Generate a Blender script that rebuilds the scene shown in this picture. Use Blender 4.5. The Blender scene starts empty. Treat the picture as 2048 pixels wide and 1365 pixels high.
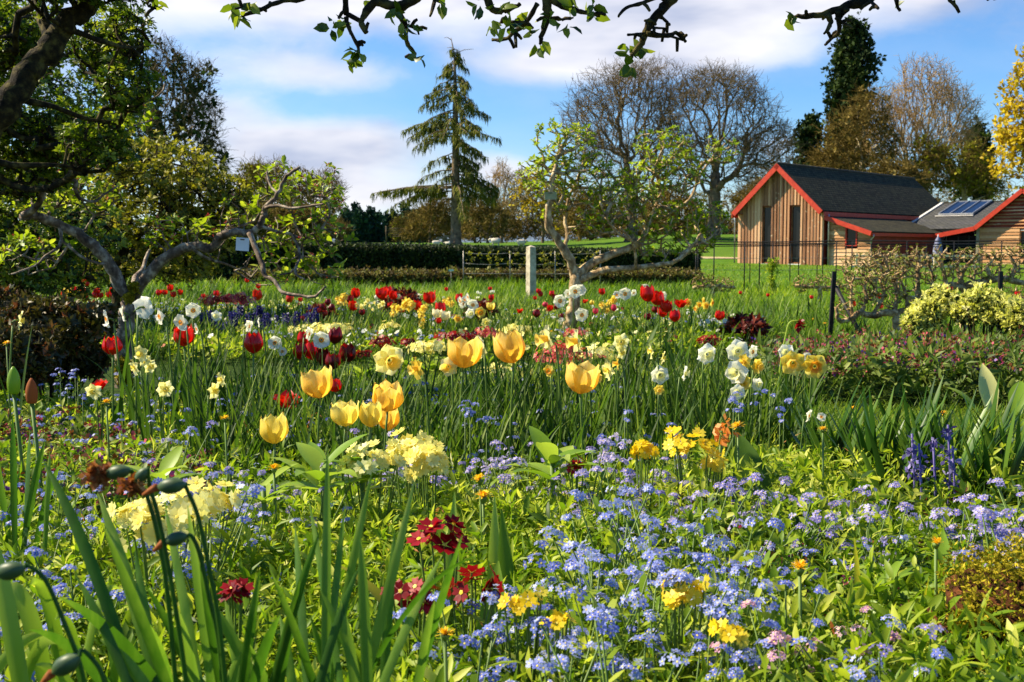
import bpy, math, random
import numpy as np
from mathutils import Matrix, Vector

sc = bpy.context.scene
col = sc.collection
R = math.radians
rng = np.random.default_rng(11)
random.seed(5)

# ------------------------------------------------------------------ camera, sky, sun, exposure
FPX, CX, CY, HOR, EYE = 2300.0, 1024.0, 682.5, 500.0, 0.80
PITCH = math.atan((CY - HOR) / FPX)
cam_d = bpy.data.cameras.new('camera'); cam = bpy.data.objects.new('camera', cam_d); col.objects.link(cam)
cam.location = (0, 0, EYE); cam.rotation_euler = (math.pi / 2 - PITCH, 0, 0)
cam_d.sensor_width = 36; cam_d.lens = 36 * FPX / 2048; cam_d.clip_start = 0.05; cam_d.clip_end = 4000
cam_d.dof.use_dof = True; cam_d.dof.focus_distance = 3.2; cam_d.dof.aperture_fstop = 13
sc.camera = cam
sc.view_settings.view_transform = 'Standard'; sc.view_settings.look = 'None'
sc.view_settings.gamma = 1; sc.view_settings.use_curve_mapping = False
sc.view_settings.exposure = 1.06
SUN_AZ, SUN_EL = R(-78), R(44)          # azimuth from +Y, negative = to the left
sun_dir = Vector((math.sin(SUN_AZ) * math.cos(SUN_EL), math.cos(SUN_AZ) * math.cos(SUN_EL), math.sin(SUN_EL)))
sd = bpy.data.lights.new('sun', 'SUN'); sd.energy = 5.0; sd.angle = R(0.5); sd.color = (1.0, 0.89, 0.66)
so = bpy.data.objects.new('sun', sd); col.objects.link(so); so.rotation_euler = sun_dir.to_track_quat('Z', 'Y').to_euler()
so.location = (-20, 5, 30)

class NT:
    """tiny node-tree helper"""
    def __init__(s, nt): s.nt = nt; s.n = nt.nodes; s.l = nt.links
    def add(s, t, **kw):
        nd = s.n.new(t)
        for k, v in kw.items(): setattr(nd, k, v)
        return nd
    def link(s, a, b): s.l.new(a, b)
    def math(s, op, a, b=None, clamp=False):
        m = s.n.new('ShaderNodeMath'); m.operation = op; m.use_clamp = clamp
        for i, v in enumerate((a, b)):
            if v is None: continue
            if isinstance(v, (int, float)): m.inputs[i].default_value = v
            else: s.l.new(v, m.inputs[i])
        return m.outputs[0]
    def ramp(s, fac, stops, interp='LINEAR'):
        r = s.n.new('ShaderNodeValToRGB'); cr = r.color_ramp; cr.interpolation = interp
        while len(cr.elements) < len(stops): cr.elements.new(0.5)
        for e, (p, c) in zip(cr.elements, stops):
            e.position = p; e.color = (c[0], c[1], c[2], 1)
        s.l.new(fac, r.inputs[0]); return r.outputs[0]
    def mix(s, fac, a, b, blend='MIX'):
        m = s.n.new('ShaderNodeMix'); m.data_type = 'RGBA'; m.blend_type = blend
        for sock, v in ((m.inputs[0], fac), (m.inputs[6], a), (m.inputs[7], b)):
            if isinstance(v, (int, float)): sock.default_value = v
            elif isinstance(v, tuple): sock.default_value = (v[0], v[1], v[2], 1)
            else: s.l.new(v, sock)
        return m.outputs[2]
    def noise(s, vec, scale, detail=4, rough=0.55, dist=0.0):
        n = s.n.new('ShaderNodeTexNoise'); n.inputs['Scale'].default_value = scale
        n.inputs['Detail'].default_value = detail; n.inputs['Roughness'].default_value = rough
        n.inputs['Distortion'].default_value = dist
        if vec is not None: s.l.new(vec, n.inputs['Vector'])
        return n.outputs['Fac']

def srgb(r, g, b):
    f = lambda c: c / 12.92 if c <= 0.04045 else ((c + 0.055) / 1.055) ** 2.4
    return (f(r / 255), f(g / 255), f(b / 255))

world = bpy.data.worlds.new('World'); sc.world = world; world.use_nodes = True
w = NT(world.node_tree); w.n.clear()
wo = w.add('ShaderNodeOutputWorld'); bg = w.add('ShaderNodeBackground')
sky = w.add('ShaderNodeTexSky', sky_type='NISHITA'); sky.sun_disc = False
sky.sun_elevation = SUN_EL; sky.sun_rotation = SUN_AZ
sky.air_density = 1.0; sky.dust_density = 0.3; sky.ozone_density = 2.5
tc = w.add('ShaderNodeTexCoord'); sep = w.add('ShaderNodeSeparateXYZ'); w.link(tc.outputs['Generated'], sep.inputs[0])
az = w.math('ARCTAN2', sep.outputs[0], sep.outputs[1]); el = w.math('ARCSINE', sep.outputs[2])
comb = w.add('ShaderNodeCombineXYZ'); w.link(w.math('MULTIPLY', az, 1.0), comb.inputs[0]); w.link(w.math('MULTIPLY', el, 1.9), comb.inputs[1])
n1 = w.noise(comb.outputs[0], 5.5, 7, 0.56, 0.25)
n2 = w.noise(comb.outputs[0], 16, 5, 0.6, 0.4)
dens = w.math('ADD', w.math('MULTIPLY', w.math('SUBTRACT', n1, 0.5), 1.25), w.math('MULTIPLY', w.math('SUBTRACT', n2, 0.5), 0.35))
BL = [(480, 20, 360, 75, 1.0), (860, 10, 330, 45, .65), (1300, 90, 300, 75, 1.0), (1560, 15, 330, 55, .95), (1860, 30, 80, 40, .55),
      (690, 165, 130, 34, .62), (520, 160, 130, 45, .55), (1130, 140, 170, 30, .6), (1460, 125, 130, 35, .6),
      (640, 282, 220, 36, 1.0), (640, 345, 240, 45, 1.0), (680, 400, 260, 26, .8), (1000, 345, 75, 26, .8), (1560, 300, 60, 26, .5),
      (450, 230, 100, 30, .55), (-200, 150, 300, 120, .8), (2500, 120, 240, 60, .7), (3300, 60, 500, 90, .9), (-1200, 100, 500, 130, .9)]
for (bx, by, rx, ry, am) in BL:
    a0 = math.atan((bx - CX) / FPX); e0 = (HOR - by) / FPX
    dx = w.math('MULTIPLY', w.math('SUBTRACT', az, a0), FPX / rx); dy = w.math('MULTIPLY', w.math('SUBTRACT', el, e0), FPX / ry)
    d2 = w.math('ADD', w.math('MULTIPLY', dx, dx), w.math('MULTIPLY', dy, dy))
    dens = w.math('ADD', dens, w.math('MULTIPLY', w.math('EXPONENT', w.math('MULTIPLY', d2, -0.8)), am))
fac = w.ramp(dens, [(0.0, (0, 0, 0)), (0.30, (.10, .10, .10)), (0.62, (.62, .62, .62)), (1.0, (.95, .95, .95))])
# clouds: brighter tops, greyer bellies (a lower sample of the same noise)
comb2 = w.add('ShaderNodeCombineXYZ'); w.link(az, comb2.inputs[0]); w.link(w.math('MULTIPLY', el, 3.2), comb2.inputs[1])
n3 = w.noise(comb2.outputs[0], 6, 4, 0.5, 0.1)
ccol = w.ramp(n3, [(0.34, srgb(182, 190, 214)), (0.48, srgb(222, 223, 234)), (0.62, srgb(244, 243, 248))])
CLOUD = 4.9
cl = w.add('ShaderNodeVectorMath', operation='SCALE'); w.link(ccol, cl.inputs[0]); cl.inputs['Scale'].default_value = CLOUD
hsv = w.add('ShaderNodeHueSaturation'); hsv.inputs['Saturation'].default_value = 1.22; hsv.inputs['Value'].default_value = 0.66
w.link(w.mix(1.0, sky.outputs[0], (0.82, 0.93, 1.12), 'MULTIPLY'), hsv.inputs['Color'])
w.link(w.mix(fac, hsv.outputs[0], cl.outputs[0]), bg.inputs[0]); bg.inputs[1].default_value = 0.115
w.link(bg.outputs[0], wo.inputs[0])

# ------------------------------------------------------------------ placing
_right = np.array((1.0, 0, 0)); _fwd = np.array((0, math.cos(PITCH), -math.sin(PITCH))); _up = np.array((0, math.sin(PITCH), math.cos(PITCH)))
EYEV = np.array((0, 0, EYE))
def ray(px, py): return _right * (px - CX) / FPX + _up * (CY - py) / FPX + _fwd
def at(px, py, Y):
    d = ray(px, py); return EYEV + d * (Y / d[1])
def sstep(a, b, x):
    t = np.clip((np.asarray(x, float) - a) / (b - a), 0, 1); return t * t * (3 - 2 * t)
def zt(x, y):
    x = np.asarray(x, float); y = np.asarray(y, float)
    z = sstep(52, 100, y) * (1.35 + 0.75 * sstep(2, 14, x)) + 0.0065 * np.maximum(0, y - 100)
    z = z + 0.02 * np.sin(x * 1.3 + y * .7) * np.sin(y * .9 - x * .4) * (1 - sstep(20, 40, y))
    return z
def xs(px, Y): return float((px - CX) / FPX * Y)
def foot(px, Y):
    x = xs(px, Y); return np.array((x, Y, float(zt(x, Y))))

# ------------------------------------------------------------------ mesh builder
class MB:
    def __init__(s): s.V = []; s.Q = []; s.T = []; s.A = []; s.mq = []; s.mt = []; s.n = 0
    def add(s, V, Q=None, T=None, var=0.5, mat=0):
        V = np.asarray(V, float).reshape(-1, 3)
        if Q is not None and len(Q): Q = np.asarray(Q, int).reshape(-1, 4); s.Q.append(Q + s.n); s.mq.append(np.full(len(Q), mat))
        if T is not None and len(T): T = np.asarray(T, int).reshape(-1, 3); s.T.append(T + s.n); s.mt.append(np.full(len(T), mat))
        s.V.append(V); s.A.append(np.broadcast_to(np.asarray(var, float), (len(V),))); s.n += len(V)
        return s
    def stamp(s, tpl, M, var=None, mat=None):
        """tpl: (V,Q,T,varoffset or None) stamped with the matrices M (N,4,4)"""
        V, Q, T, a = tpl; M = np.asarray(M, float); N = len(M)
        if N == 0: return s
        W = np.einsum('nij,vj->nvi', M[:, :3, :3], V) + M[:, None, :3, 3]
        off = (np.arange(N) * len(V))[:, None, None]
        vv = np.broadcast_to((np.zeros(N) + .5 if var is None else np.asarray(var, float))[:, None], (N, len(V))).copy()
        if a is not None: vv = vv + a[None, :]
        s.add(W.reshape(-1, 3), None, None, vv.reshape(-1)); s.n -= N * len(V)
        if Q is not None and len(Q): s.Q.append((Q[None] + off).reshape(-1, 4) + s.n); s.mq.append(np.full(N * len(Q), mat or 0))
        if T is not None and len(T): s.T.append((T[None] + off).reshape(-1, 3) + s.n); s.mt.append(np.full(N * len(T), mat or 0))
        s.n += N * len(V); return s
    def box(s, c, size, rot=None, var=0.5, mat=0):
        h = np.asarray(size, float) / 2
        V = np.array([(x, y, z) for x in (-1, 1) for y in (-1, 1) for z in (-1, 1)]) * h
        if rot is not None: V = V @ np.asarray(rot).T
        return s.add(V + np.asarray(c), [(0, 1, 3, 2), (4, 6, 7, 5), (0, 4, 5, 1), (2, 3, 7, 6), (0, 2, 6, 4), (1, 5, 7, 3)], None, var, mat)
    def hexa(s, P, var=.5, mat=0):
        """8 corners: bottom ring 0-3, top ring 4-7"""
        return s.add(P, [(3, 2, 1, 0), (4, 5, 6, 7), (0, 1, 5, 4), (1, 2, 6, 5), (2, 3, 7, 6), (3, 0, 4, 7)], None, var, mat)
    def tube(s, P, r, sides=6, var=.5, cap=True, mat=0):
        P = np.asarray(P, float); K = len(P); r = np.broadcast_to(np.asarray(r, float), (K,))
        t = np.gradient(P, axis=0); t /= np.linalg.norm(t, axis=1)[:, None] + 1e-12
        ref = np.array((0.31, 0.17, 0.93)) if abs(t[0][2]) < .9 else np.array((0.93, .31, .17))
        u = np.cross(t, ref); u /= np.linalg.norm(u, axis=1)[:, None] + 1e-12; v = np.cross(t, u)
        a = np.arange(sides) * 2 * math.pi / sides
        ring = P[:, None] + r[:, None, None] * (np.cos(a)[None, :, None] * u[:, None] + np.sin(a)[None, :, None] * v[:, None])
        V = ring.reshape(-1, 3); i = np.arange(K - 1)[:, None] * sides; j = np.arange(sides)[None]; jn = (j + 1) % sides
        Q = np.stack([i + j, i + jn, i + sides + jn, i + sides + j], -1).reshape(-1, 4)
        T = []
        if cap:
            V = np.vstack([V, P[:1], P[-1:]]); n0 = K * sides
            T = [(k, n0, (k + 1) % sides) for k in range(sides)] + [((K - 1) * sides + (k + 1) % sides, n0 + 1, (K - 1) * sides + k) for k in range(sides)]
        vv = np.broadcast_to(np.asarray(var, float), (K,)); vv = np.repeat(vv, sides)
        if cap: vv = np.append(vv, [vv[0], vv[-1]])
        return s.add(V, Q, T, vv, mat)
    def segs(s, p0, p1, r0, r1, sides=3, var=.5, mat=0):
        """many separate prisms at once"""
        p0 = np.asarray(p0, float); p1 = np.asarray(p1, float); N = len(p0)
        if N == 0: return s
        t = p1 - p0; t /= np.linalg.norm(t, axis=1)[:, None] + 1e-12
        ref = np.where((np.abs(t[:, 2]) < .8)[:, None], np.array((0, 0, 1.0)), np.array((1.0, 0, 0)))
        u = np.cross(t, ref); u /= np.linalg.norm(u, axis=1)[:, None] + 1e-12; v = np.cross(t, u)
        a = np.arange(sides) * 2 * math.pi / sides
        d = np.cos(a)[None, :, None] * u[:, None] + np.sin(a)[None, :, None] * v[:, None]
        r0 = np.broadcast_to(np.asarray(r0, float), (N,)); r1 = np.broadcast_to(np.asarray(r1, float), (N,))
        V = np.concatenate([p0[:, None] + d * r0[:, None, None], p1[:, None] + d * r1[:, None, None]], 1)
        j = np.arange(sides); jn = (j + 1) % sides
        q = np.stack([j, jn, sides + jn, sides + j], -1)[None] + (np.arange(N) * 2 * sides)[:, None, None]
        var = np.repeat(np.broadcast_to(np.asarray(var, float), (N,)), 2 * sides)
        return s.add(V.reshape(-1, 3), q.reshape(-1, 4), None, var, mat)
    def strips(s, base, d0, L, W, bend, segn=4, var=.5, tip=0.06, side=None, mat=0, fold=0.0, bendir=None, belly=.35):
        """many blades: base (N,3), start direction d0 (N,3), length, width, how far the tip bends over (radians)"""
        base = np.asarray(base, float); N = len(base)
        if N == 0: return s
        d0 = np.asarray(d0, float); d0 = d0 / (np.linalg.norm(d0, axis=1)[:, None] + 1e-12)
        L = np.broadcast_to(np.asarray(L, float), (N,)); W = np.broadcast_to(np.asarray(W, float), (N,)); bend = np.broadcast_to(np.asarray(bend, float), (N,))
        h = d0.copy(); h[:, 2] = 0; hn = np.linalg.norm(h, axis=1)
        ang = rng.uniform(0, 2 * math.pi, N)
        h = np.where((hn > .05)[:, None], h / (hn[:, None] + 1e-9), np.stack([np.cos(ang), np.sin(ang), 0 * ang], -1))
        if bendir is not None: h = np.asarray(bendir, float)
        sd_ = np.cross(h, np.array((0, 0, 1.0))) if side is None else np.asarray(side, float)
        sd_ = sd_ / (np.linalg.norm(sd_, axis=1)[:, None] + 1e-9)
        e0 = np.arcsin(np.clip(d0[:, 2], -1, 1))
        pts = [base]; cur = base.copy(); nrm = []
        for k in range(segn):
            e = e0 - bend * ((k + .5) / segn) ** 1.6
            d = h * np.cos(e)[:, None] + np.array((0, 0, 1.0)) * np.sin(e)[:, None]
            if bendir is not None and k == 0: d = d0
            nrm.append(np.cross(sd_, d)); cur = cur + d * (L / segn)[:, None]; pts.append(cur)
        nrm.append(nrm[-1])
        rows = []
        for k in range(segn + 1):
            t = k / segn
            wdt = W * ((.55 + .45 * min(1, t / belly)) if t < belly else (tip + (1 - tip) * (1 - ((t - belly) / (1 - belly)) ** 1.8)))
            l = pts[k] - sd_ * (wdt / 2)[:, None]; r = pts[k] + sd_ * (wdt / 2)[:, None]
            if fold:
                c = pts[k] - nrm[k] * (wdt * fold)[:, None]; rows += [l, c, r]
            else: rows += [l, r]
        m = 3 if fold else 2
        V = np.stack(rows, 1); nv = V.shape[1]; q = []
        for k in range(segn):
            for c in range(m - 1): q.append((k * m + c, k * m + c + 1, (k + 1) * m + c + 1, (k + 1) * m + c))
        q = np.array(q)[None] + (np.arange(N) * nv)[:, None, None]
        return s.add(V.reshape(-1, 3), q.reshape(-1, 4), None, np.repeat(np.broadcast_to(np.asarray(var, float), (N,)), nv), mat)
    def mesh(s, name, mats, smooth=True):
        me = bpy.data.meshes.new(name)
        V = np.concatenate(s.V) if s.V else np.zeros((0, 3)); A = np.concatenate(s.A) if s.A else np.zeros(0)
        Q = np.concatenate(s.Q) if s.Q else np.zeros((0, 4), int); T = np.concatenate(s.T) if s.T else np.zeros((0, 3), int)
        mi = np.concatenate(s.mq + s.mt) if (s.mq or s.mt) else np.zeros(0)
        me.vertices.add(len(V)); me.vertices.foreach_set('co', V.astype(np.float32).ravel())
        loops = np.concatenate([Q.ravel(), T.ravel()]).astype(np.int32); me.loops.add(len(loops)); me.loops.foreach_set('vertex_index', loops)
        st = np.concatenate([np.arange(len(Q)) * 4, len(Q) * 4 + np.arange(len(T)) * 3]).astype(np.int32)
        me.polygons.add(len(st)); me.polygons.foreach_set('loop_start', st)
        me.polygons.foreach_set('material_index', mi.astype(np.int32)); me.polygons.foreach_set('use_smooth', np.full(len(st), bool(smooth)))
        at_ = me.attributes.new('var', 'FLOAT', 'POINT'); at_.data.foreach_set('value', A.astype(np.float32))
        for m in (mats if isinstance(mats, (list, tuple)) else [mats]): me.materials.append(m)
        me.update(calc_edges=True); me.validate()
        return me
    def obj(s, name, mats, parent=None, smooth=True, loc=None):
        o = bpy.data.objects.new(name, s.mesh(name, mats, smooth)); col.objects.link(o)
        if parent is not None: o.parent = parent
        if loc is not None: o.location = loc
        return o

def mesh_obj(name, me, parent=None, loc=(0, 0, 0), rot=(0, 0, 0), scale=(1, 1, 1)):
    o = bpy.data.objects.new(name, me); col.objects.link(o); o.parent = parent
    o.location = loc; o.rotation_euler = rot; o.scale = scale if hasattr(scale, '__len__') else (scale,) * 3
    return o
def tag(o, label=None, cat=None, group=None, kind=None):
    if label: o['label'] = label
    if cat: o['category'] = cat
    if group: o['group'] = group
    if kind: o['kind'] = kind
    return o
def thing(name, label, cat, loc=(0, 0, 0), rz=0, group=None):
    o = bpy.data.objects.new(name, None); col.objects.link(o); o.empty_display_size = .05
    o.location = tuple(loc); o.rotation_euler = (0, 0, rz)
    return tag(o, label, cat, group)
def copy_tree(o, parent=None):
    c = o.copy(); col.objects.link(c); c.parent = parent
    for ch in o.children: copy_tree(ch, c)
    return c

def mats4(pos, R3, s=1.0):
    pos = np.asarray(pos, float); N = len(pos); M = np.zeros((N, 4, 4)); s = np.broadcast_to(np.asarray(s, float), (N,))
    M[:, :3, :3] = R3 * s[:, None, None]; M[:, :3, 3] = pos; M[:, 3, 3] = 1; return M
def rot_frames(zdir, spin=None):
    """rotation matrices whose local +Z is zdir"""
    z = np.asarray(zdir, float); z = z / (np.linalg.norm(z, axis=1)[:, None] + 1e-12); N = len(z)
    ref = np.where((np.abs(z[:, 2]) < .95)[:, None], np.array((0, 0, 1.0)), np.array((1.0, 0, 0)))
    x = np.cross(ref, z); x /= np.linalg.norm(x, axis=1)[:, None]; y = np.cross(z, x)
    if spin is None: spin = rng.uniform(0, 2 * math.pi, N)
    c, s_ = np.cos(spin)[:, None], np.sin(spin)[:, None]
    return np.stack([x * c + y * s_, -x * s_ + y * c, z], -1)
def rdir(N, zmin=-1.0, zmax=1.0):
    z = rng.uniform(zmin, zmax, N); a = rng.uniform(0, 2 * math.pi, N); r = np.sqrt(np.maximum(0, 1 - z * z))
    return np.stack([r * np.cos(a), r * np.sin(a), z], -1)

# ------------------------------------------------------------------ materials
MATS = {}
def leafmat(name, stops, trans=.4, rough=.5, spec=.35, tboost=(1.15, 1.2, .7), noise=0.0, nscale=30, nstretch=(1, 1, 1)):
    if name in MATS: return MATS[name]
    m = bpy.data.materials.new(name); m.use_nodes = True; t = NT(m.node_tree); t.n.clear()
    out = t.add('ShaderNodeOutputMaterial'); p = t.add('ShaderNodeBsdfPrincipled')
    a = t.add('ShaderNodeAttribute', attribute_name='var')
    f = a.outputs['Fac']
    if noise:
        g = t.add('ShaderNodeTexCoord'); mp = t.add('ShaderNodeMapping'); mp.inputs['Scale'].default_value = nstretch; t.link(g.outputs['Object'], mp.inputs[0]); f = t.math('ADD', f, t.math('MULTIPLY', t.math('SUBTRACT', t.noise(mp.outputs[0], nscale, 4), .5), noise))
    c = t.ramp(f, stops)
    t.link(c, p.inputs['Base Color']); p.inputs['Roughness'].default_value = rough; p.inputs['Specular IOR Level'].default_value = spec
    if trans > 0:
        tr = t.add('ShaderNodeBsdfTranslucent'); t.link(t.mix(1.0, c, tboost, 'MULTIPLY'), tr.inputs['Color'])
        mx = t.add('ShaderNodeMixShader'); mx.inputs[0].default_value = trans
        t.link(p.outputs[0], mx.inputs[1]); t.link(tr.outputs[0], mx.inputs[2]); t.link(mx.outputs[0], out.inputs[0])
    else: t.link(p.outputs[0], out.inputs[0])
    MATS[name] = m; return m
def surfmat(name, c0, c1, scale=8, rough=.8, spec=.3, bump=.3, stretch=(1, 1, 1), detail=5, metal=0, lo=.35, hi=.65, extra=None, bdist=.02, coord='Object'):
    if name in MATS: return MATS[name]
    m = bpy.data.materials.new(name); m.use_nodes = True; t = NT(m.node_tree); p = t.n['Principled BSDF']
    g = t.add('ShaderNodeTexCoord'); mp = t.add('ShaderNodeMapping'); mp.inputs['Scale'].default_value = stretch; t.link(g.outputs[coord], mp.inputs[0])
    f = t.noise(mp.outputs[0], scale, detail, .6)
    stops = [(lo, c0), (hi, c1)] if extra is None else [(lo, c0), ((lo + hi) / 2, extra), (hi, c1)]
    t.link(t.ramp(f, stops), p.inputs['Base Color'])
    p.inputs['Roughness'].default_value = rough; p.inputs['Specular IOR Level'].default_value = spec; p.inputs['Metallic'].default_value = metal
    if bump:
        b = t.add('ShaderNodeBump'); b.inputs['Strength'].default_value = bump; b.inputs['Distance'].default_value = bdist
        t.link(t.noise(mp.outputs[0], scale * 2.5, 4, .65), b.inputs['Height']); t.link(b.outputs[0], p.inputs['Normal'])
    MATS[name] = m; return m

bark_apple = surfmat('apple bark', srgb(104, 82, 54), srgb(214, 192, 150), 26, .85, .2, .6, (1, 1, .6), extra=srgb(164, 138, 98), bdist=.006)
bark_dark = surfmat('dark mossy bark', srgb(24, 20, 14), srgb(92, 82, 42), 22, .9, .15, .9, extra=srgb(48, 40, 24), bdist=.008)
bark_grey = surfmat('grey brown bark', srgb(70, 58, 46), srgb(138, 118, 92), 3, .9, .15, .4, bdist=.03)
bark_pale = surfmat('pale bark', srgb(120, 104, 78), srgb(200, 182, 140), 3, .9, .15, .3, bdist=.03)
bark_esp = surfmat('gnarled pear bark', srgb(92, 68, 44), srgb(216, 190, 142), 22, .9, .2, .6, extra=srgb(156, 126, 86), bdist=.006)
moss = leafmat('moss', [(0, srgb(92, 88, 16)), (.5, srgb(150, 138, 28)), (1, srgb(196, 172, 50))], .15, .9, .1)
# ------------------------------------------------------------------ the ground
def ground_material():
    m = bpy.data.materials.new('ground soil and turf'); m.use_nodes = True; t = NT(m.node_tree); p = t.n['Principled BSDF']
    g = t.add('ShaderNodeTexCoord'); v = g.outputs['Object']
    s = t.add('ShaderNodeSeparateXYZ'); t.link(v, s.inputs[0])
    n = t.noise(v, .55, 8, .68); nf = t.noise(v, 22, 5, .7); nb = t.noise(v, .08, 4, .5)
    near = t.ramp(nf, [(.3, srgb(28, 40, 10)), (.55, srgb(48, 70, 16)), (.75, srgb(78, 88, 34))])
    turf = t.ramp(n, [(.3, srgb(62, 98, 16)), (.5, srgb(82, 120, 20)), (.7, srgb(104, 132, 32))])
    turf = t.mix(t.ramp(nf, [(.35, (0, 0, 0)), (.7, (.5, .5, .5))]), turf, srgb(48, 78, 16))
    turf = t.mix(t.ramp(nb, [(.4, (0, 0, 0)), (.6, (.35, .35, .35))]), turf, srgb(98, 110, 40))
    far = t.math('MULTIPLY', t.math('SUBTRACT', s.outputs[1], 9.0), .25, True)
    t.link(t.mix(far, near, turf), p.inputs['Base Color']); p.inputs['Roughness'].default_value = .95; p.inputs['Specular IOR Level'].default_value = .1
    b = t.add('ShaderNodeBump'); b.inputs['Strength'].default_value = .6; b.inputs['Distance'].default_value = .06
    t.link(nf, b.inputs['Height']); t.link(b.outputs[0], p.inputs['Normal'])
    return m
gy = np.concatenate([np.linspace(-6, 30, 90), np.geomspace(30.6, 1600, 90)]); NXg = 90
V = []
for y in gy:
    half = 14 + 1.1 * max(y, 0)
    x = np.linspace(-half, half, NXg); V.append(np.stack([x, np.full(NXg, y), zt(x, np.full(NXg, y))], -1))
V = np.concatenate(V); i = (np.arange(len(gy) - 1)[:, None] * NXg + np.arange(NXg - 1)[None]).ravel()
gmb = MB().add(V, np.stack([i, i + 1, i + NXg + 1, i + NXg], -1))
tag(gmb.obj('ground', ground_material()), kind='structure')
# light gravel path beside the building and a low blue hill far away
pm = surfmat('pale gravel', srgb(150, 130, 92), srgb(190, 172, 132), 6, .95, .1, .3)
px_ = np.linspace(7.5, 14.5, 16); V = []
for x in px_:
    yc = 66.5 - (x - 7.5) * .55
    for d in (-.9, .9): V.append((x, yc + d, float(zt(x, yc + d)) + .03))
i = np.arange(15) * 2
tag(MB().add(V, np.stack([i, i + 2, i + 3, i + 1], -1)).obj('path', pm), kind='structure')
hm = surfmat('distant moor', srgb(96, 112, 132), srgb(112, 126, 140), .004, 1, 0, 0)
hx = np.linspace(-700, 300, 60); V = []
for x in hx:
    hz = 20 + 7 * math.sin(x * .006 + 1) + 3 * math.sin(x * .021)
    V += [(x, 900, 4), (x, 960, hz * .75 + 4), (x, 1060, hz + 6), (x, 1300, hz + 2)]
i = (np.arange(59)[:, None] * 4 + np.arange(3)[None]).ravel()
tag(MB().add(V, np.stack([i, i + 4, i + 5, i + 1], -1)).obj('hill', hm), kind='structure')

# ------------------------------------------------------------------ growing trees
def grow(P0, par0, targets, wgt=.6, step=.6, jit=.12, r_=None):
    """joins every target to the tree by the shortest way home; returns nodes and parents"""
    targets = np.asarray(targets, float); P0 = np.asarray(P0, float)
    order = np.argsort(np.min(np.linalg.norm(targets[:, None] - P0[None], axis=2), axis=1)) if len(P0) < 60 else np.argsort(np.linalg.norm(targets - P0[0], axis=1))
    cap = len(P0) + len(targets) * 5 + 1000
    P = np.zeros((cap, 3)); L = np.zeros(cap); par = np.full(cap, -1); n = len(P0)
    P[:n] = P0; par[:n] = par0
    for k in range(n):
        if par[k] >= 0: L[k] = L[par[k]] + np.linalg.norm(P[k] - P[par[k]])
    for q in targets[order]:
        dv = P[:n] - q; d = np.sqrt((dv * dv).sum(1)); j = int(np.argmin(d + wgt * L[:n])); dj = d[j]
        k = max(1, int(math.ceil(dj / step)))
        if n + k >= cap: break
        a = P[j]
        for m in range(1, k + 1):
            p = a + (q - a) * (m / k)
            if m < k: p = p + rng.normal(0, jit * step, 3)
            P[n] = p; par[n] = j; L[n] = L[j] + np.linalg.norm(P[n] - P[j]); j = n; n += 1
    return P[:n], par[:n]
def pipe(par, r0, e=2.3):
    n = len(par); a = np.zeros(n); hasc = np.zeros(n, bool); hasc[par[par >= 0]] = True
    a[~hasc] = r0 ** e
    for k in range(n - 1, -1, -1):
        if par[k] >= 0: a[par[k]] += a[k]
    return a ** (1 / e), ~hasc
def crown_pts(c, rad, n, shell=.5, lump=.25, lower=-.6, rg=rng):
    """points in a lumpy ellipsoid, more of them towards its outside"""
    out = []; lobes = rdir(9); amp = rg.uniform(.5, 1, 9)
    while len(out) < n:
        d = rdir(n * 2, lower, 1)
        rr = 1 + lump * ((np.maximum(0, d @ lobes.T) ** 6) * amp).max(1) - lump * .5
        u = rg.uniform(0, 1, n * 2) ** (1 / 3); u = u * (1 - shell) + shell * np.sqrt(rg.uniform(.35, 1, n * 2))
        out = list(np.asarray(c) + d * (rr * u)[:, None] * np.asarray(rad))[:n]
    return np.array(out)
def wood(mb, P, par, r, sides=4, minr=0, sel=None, var=.5):
    k = np.nonzero(par >= 0)[0]
    if sel is not None: k = k[sel[k]]
    rc = np.maximum(r[k], minr); rp = np.maximum(np.minimum(r[par[k]], rc * 1.5), minr)
    big = rc > np.quantile(rc, .85) if len(rc) > 30 else np.zeros(len(rc), bool)
    mb.segs(P[par[k]][~big], P[k][~big], rp[~big], rc[~big], sides, var)
    mb.segs(P[par[k]][big], P[k][big], rp[big], rc[big], max(sides, 7), var)
def fuzz(mb, P, dirs, n, L, r, spread=.8, sides=3, up=.2):
    """fine twigs bursting from points"""
    N = len(P); p0 = np.repeat(P, n, 0); d = np.repeat(dirs, n, 0) + rng.normal(0, spread, (N * n, 3)); d[:, 2] += up
    d /= np.linalg.norm(d, axis=1)[:, None] + 1e-9; ll = L * rng.uniform(.4, 1.1, N * n)
    p1 = p0 + d * ll[:, None]; mb.segs(p0, p1, r, r * .5, sides)
    # side twiglets
    t = rng.uniform(.3, .9, N * n); q0 = p0 + (p1 - p0) * t[:, None]; d2 = d + rng.normal(0, .7, d.shape); d2 /= np.linalg.norm(d2, axis=1)[:, None]
    mb.segs(q0, q0 + d2 * (ll * .5)[:, None], r * .8, r * .4, sides)
def quadleaf(n=5, size=1.0, flat=.35, seed=0):
    """a clump of n small folded leaves around the origin"""
    g = np.random.default_rng(seed); V = []; Q = []; A = []
    for k in range(n):
        d = g.normal(0, 1, 3); d[2] = abs(d[2]) * .8; d /= np.linalg.norm(d); s_ = np.cross(d, g.normal(0, 1, 3)); s_ /= np.linalg.norm(s_)
        nn = np.cross(s_, d); c = d * .12; L = size * g.uniform(.7, 1.1); Wd = L * flat
        b = len(V); V += [c, c + d * L * .5 - s_ * Wd + nn * .05, c + d * L, c + d * L * .5 + s_ * Wd + nn * .05]; Q.append((b, b + 1, b + 2, b + 3)); A += [g.uniform(-.15, .15)] * 4
    return (np.array(V), np.array(Q), None, np.array(A))
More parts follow.
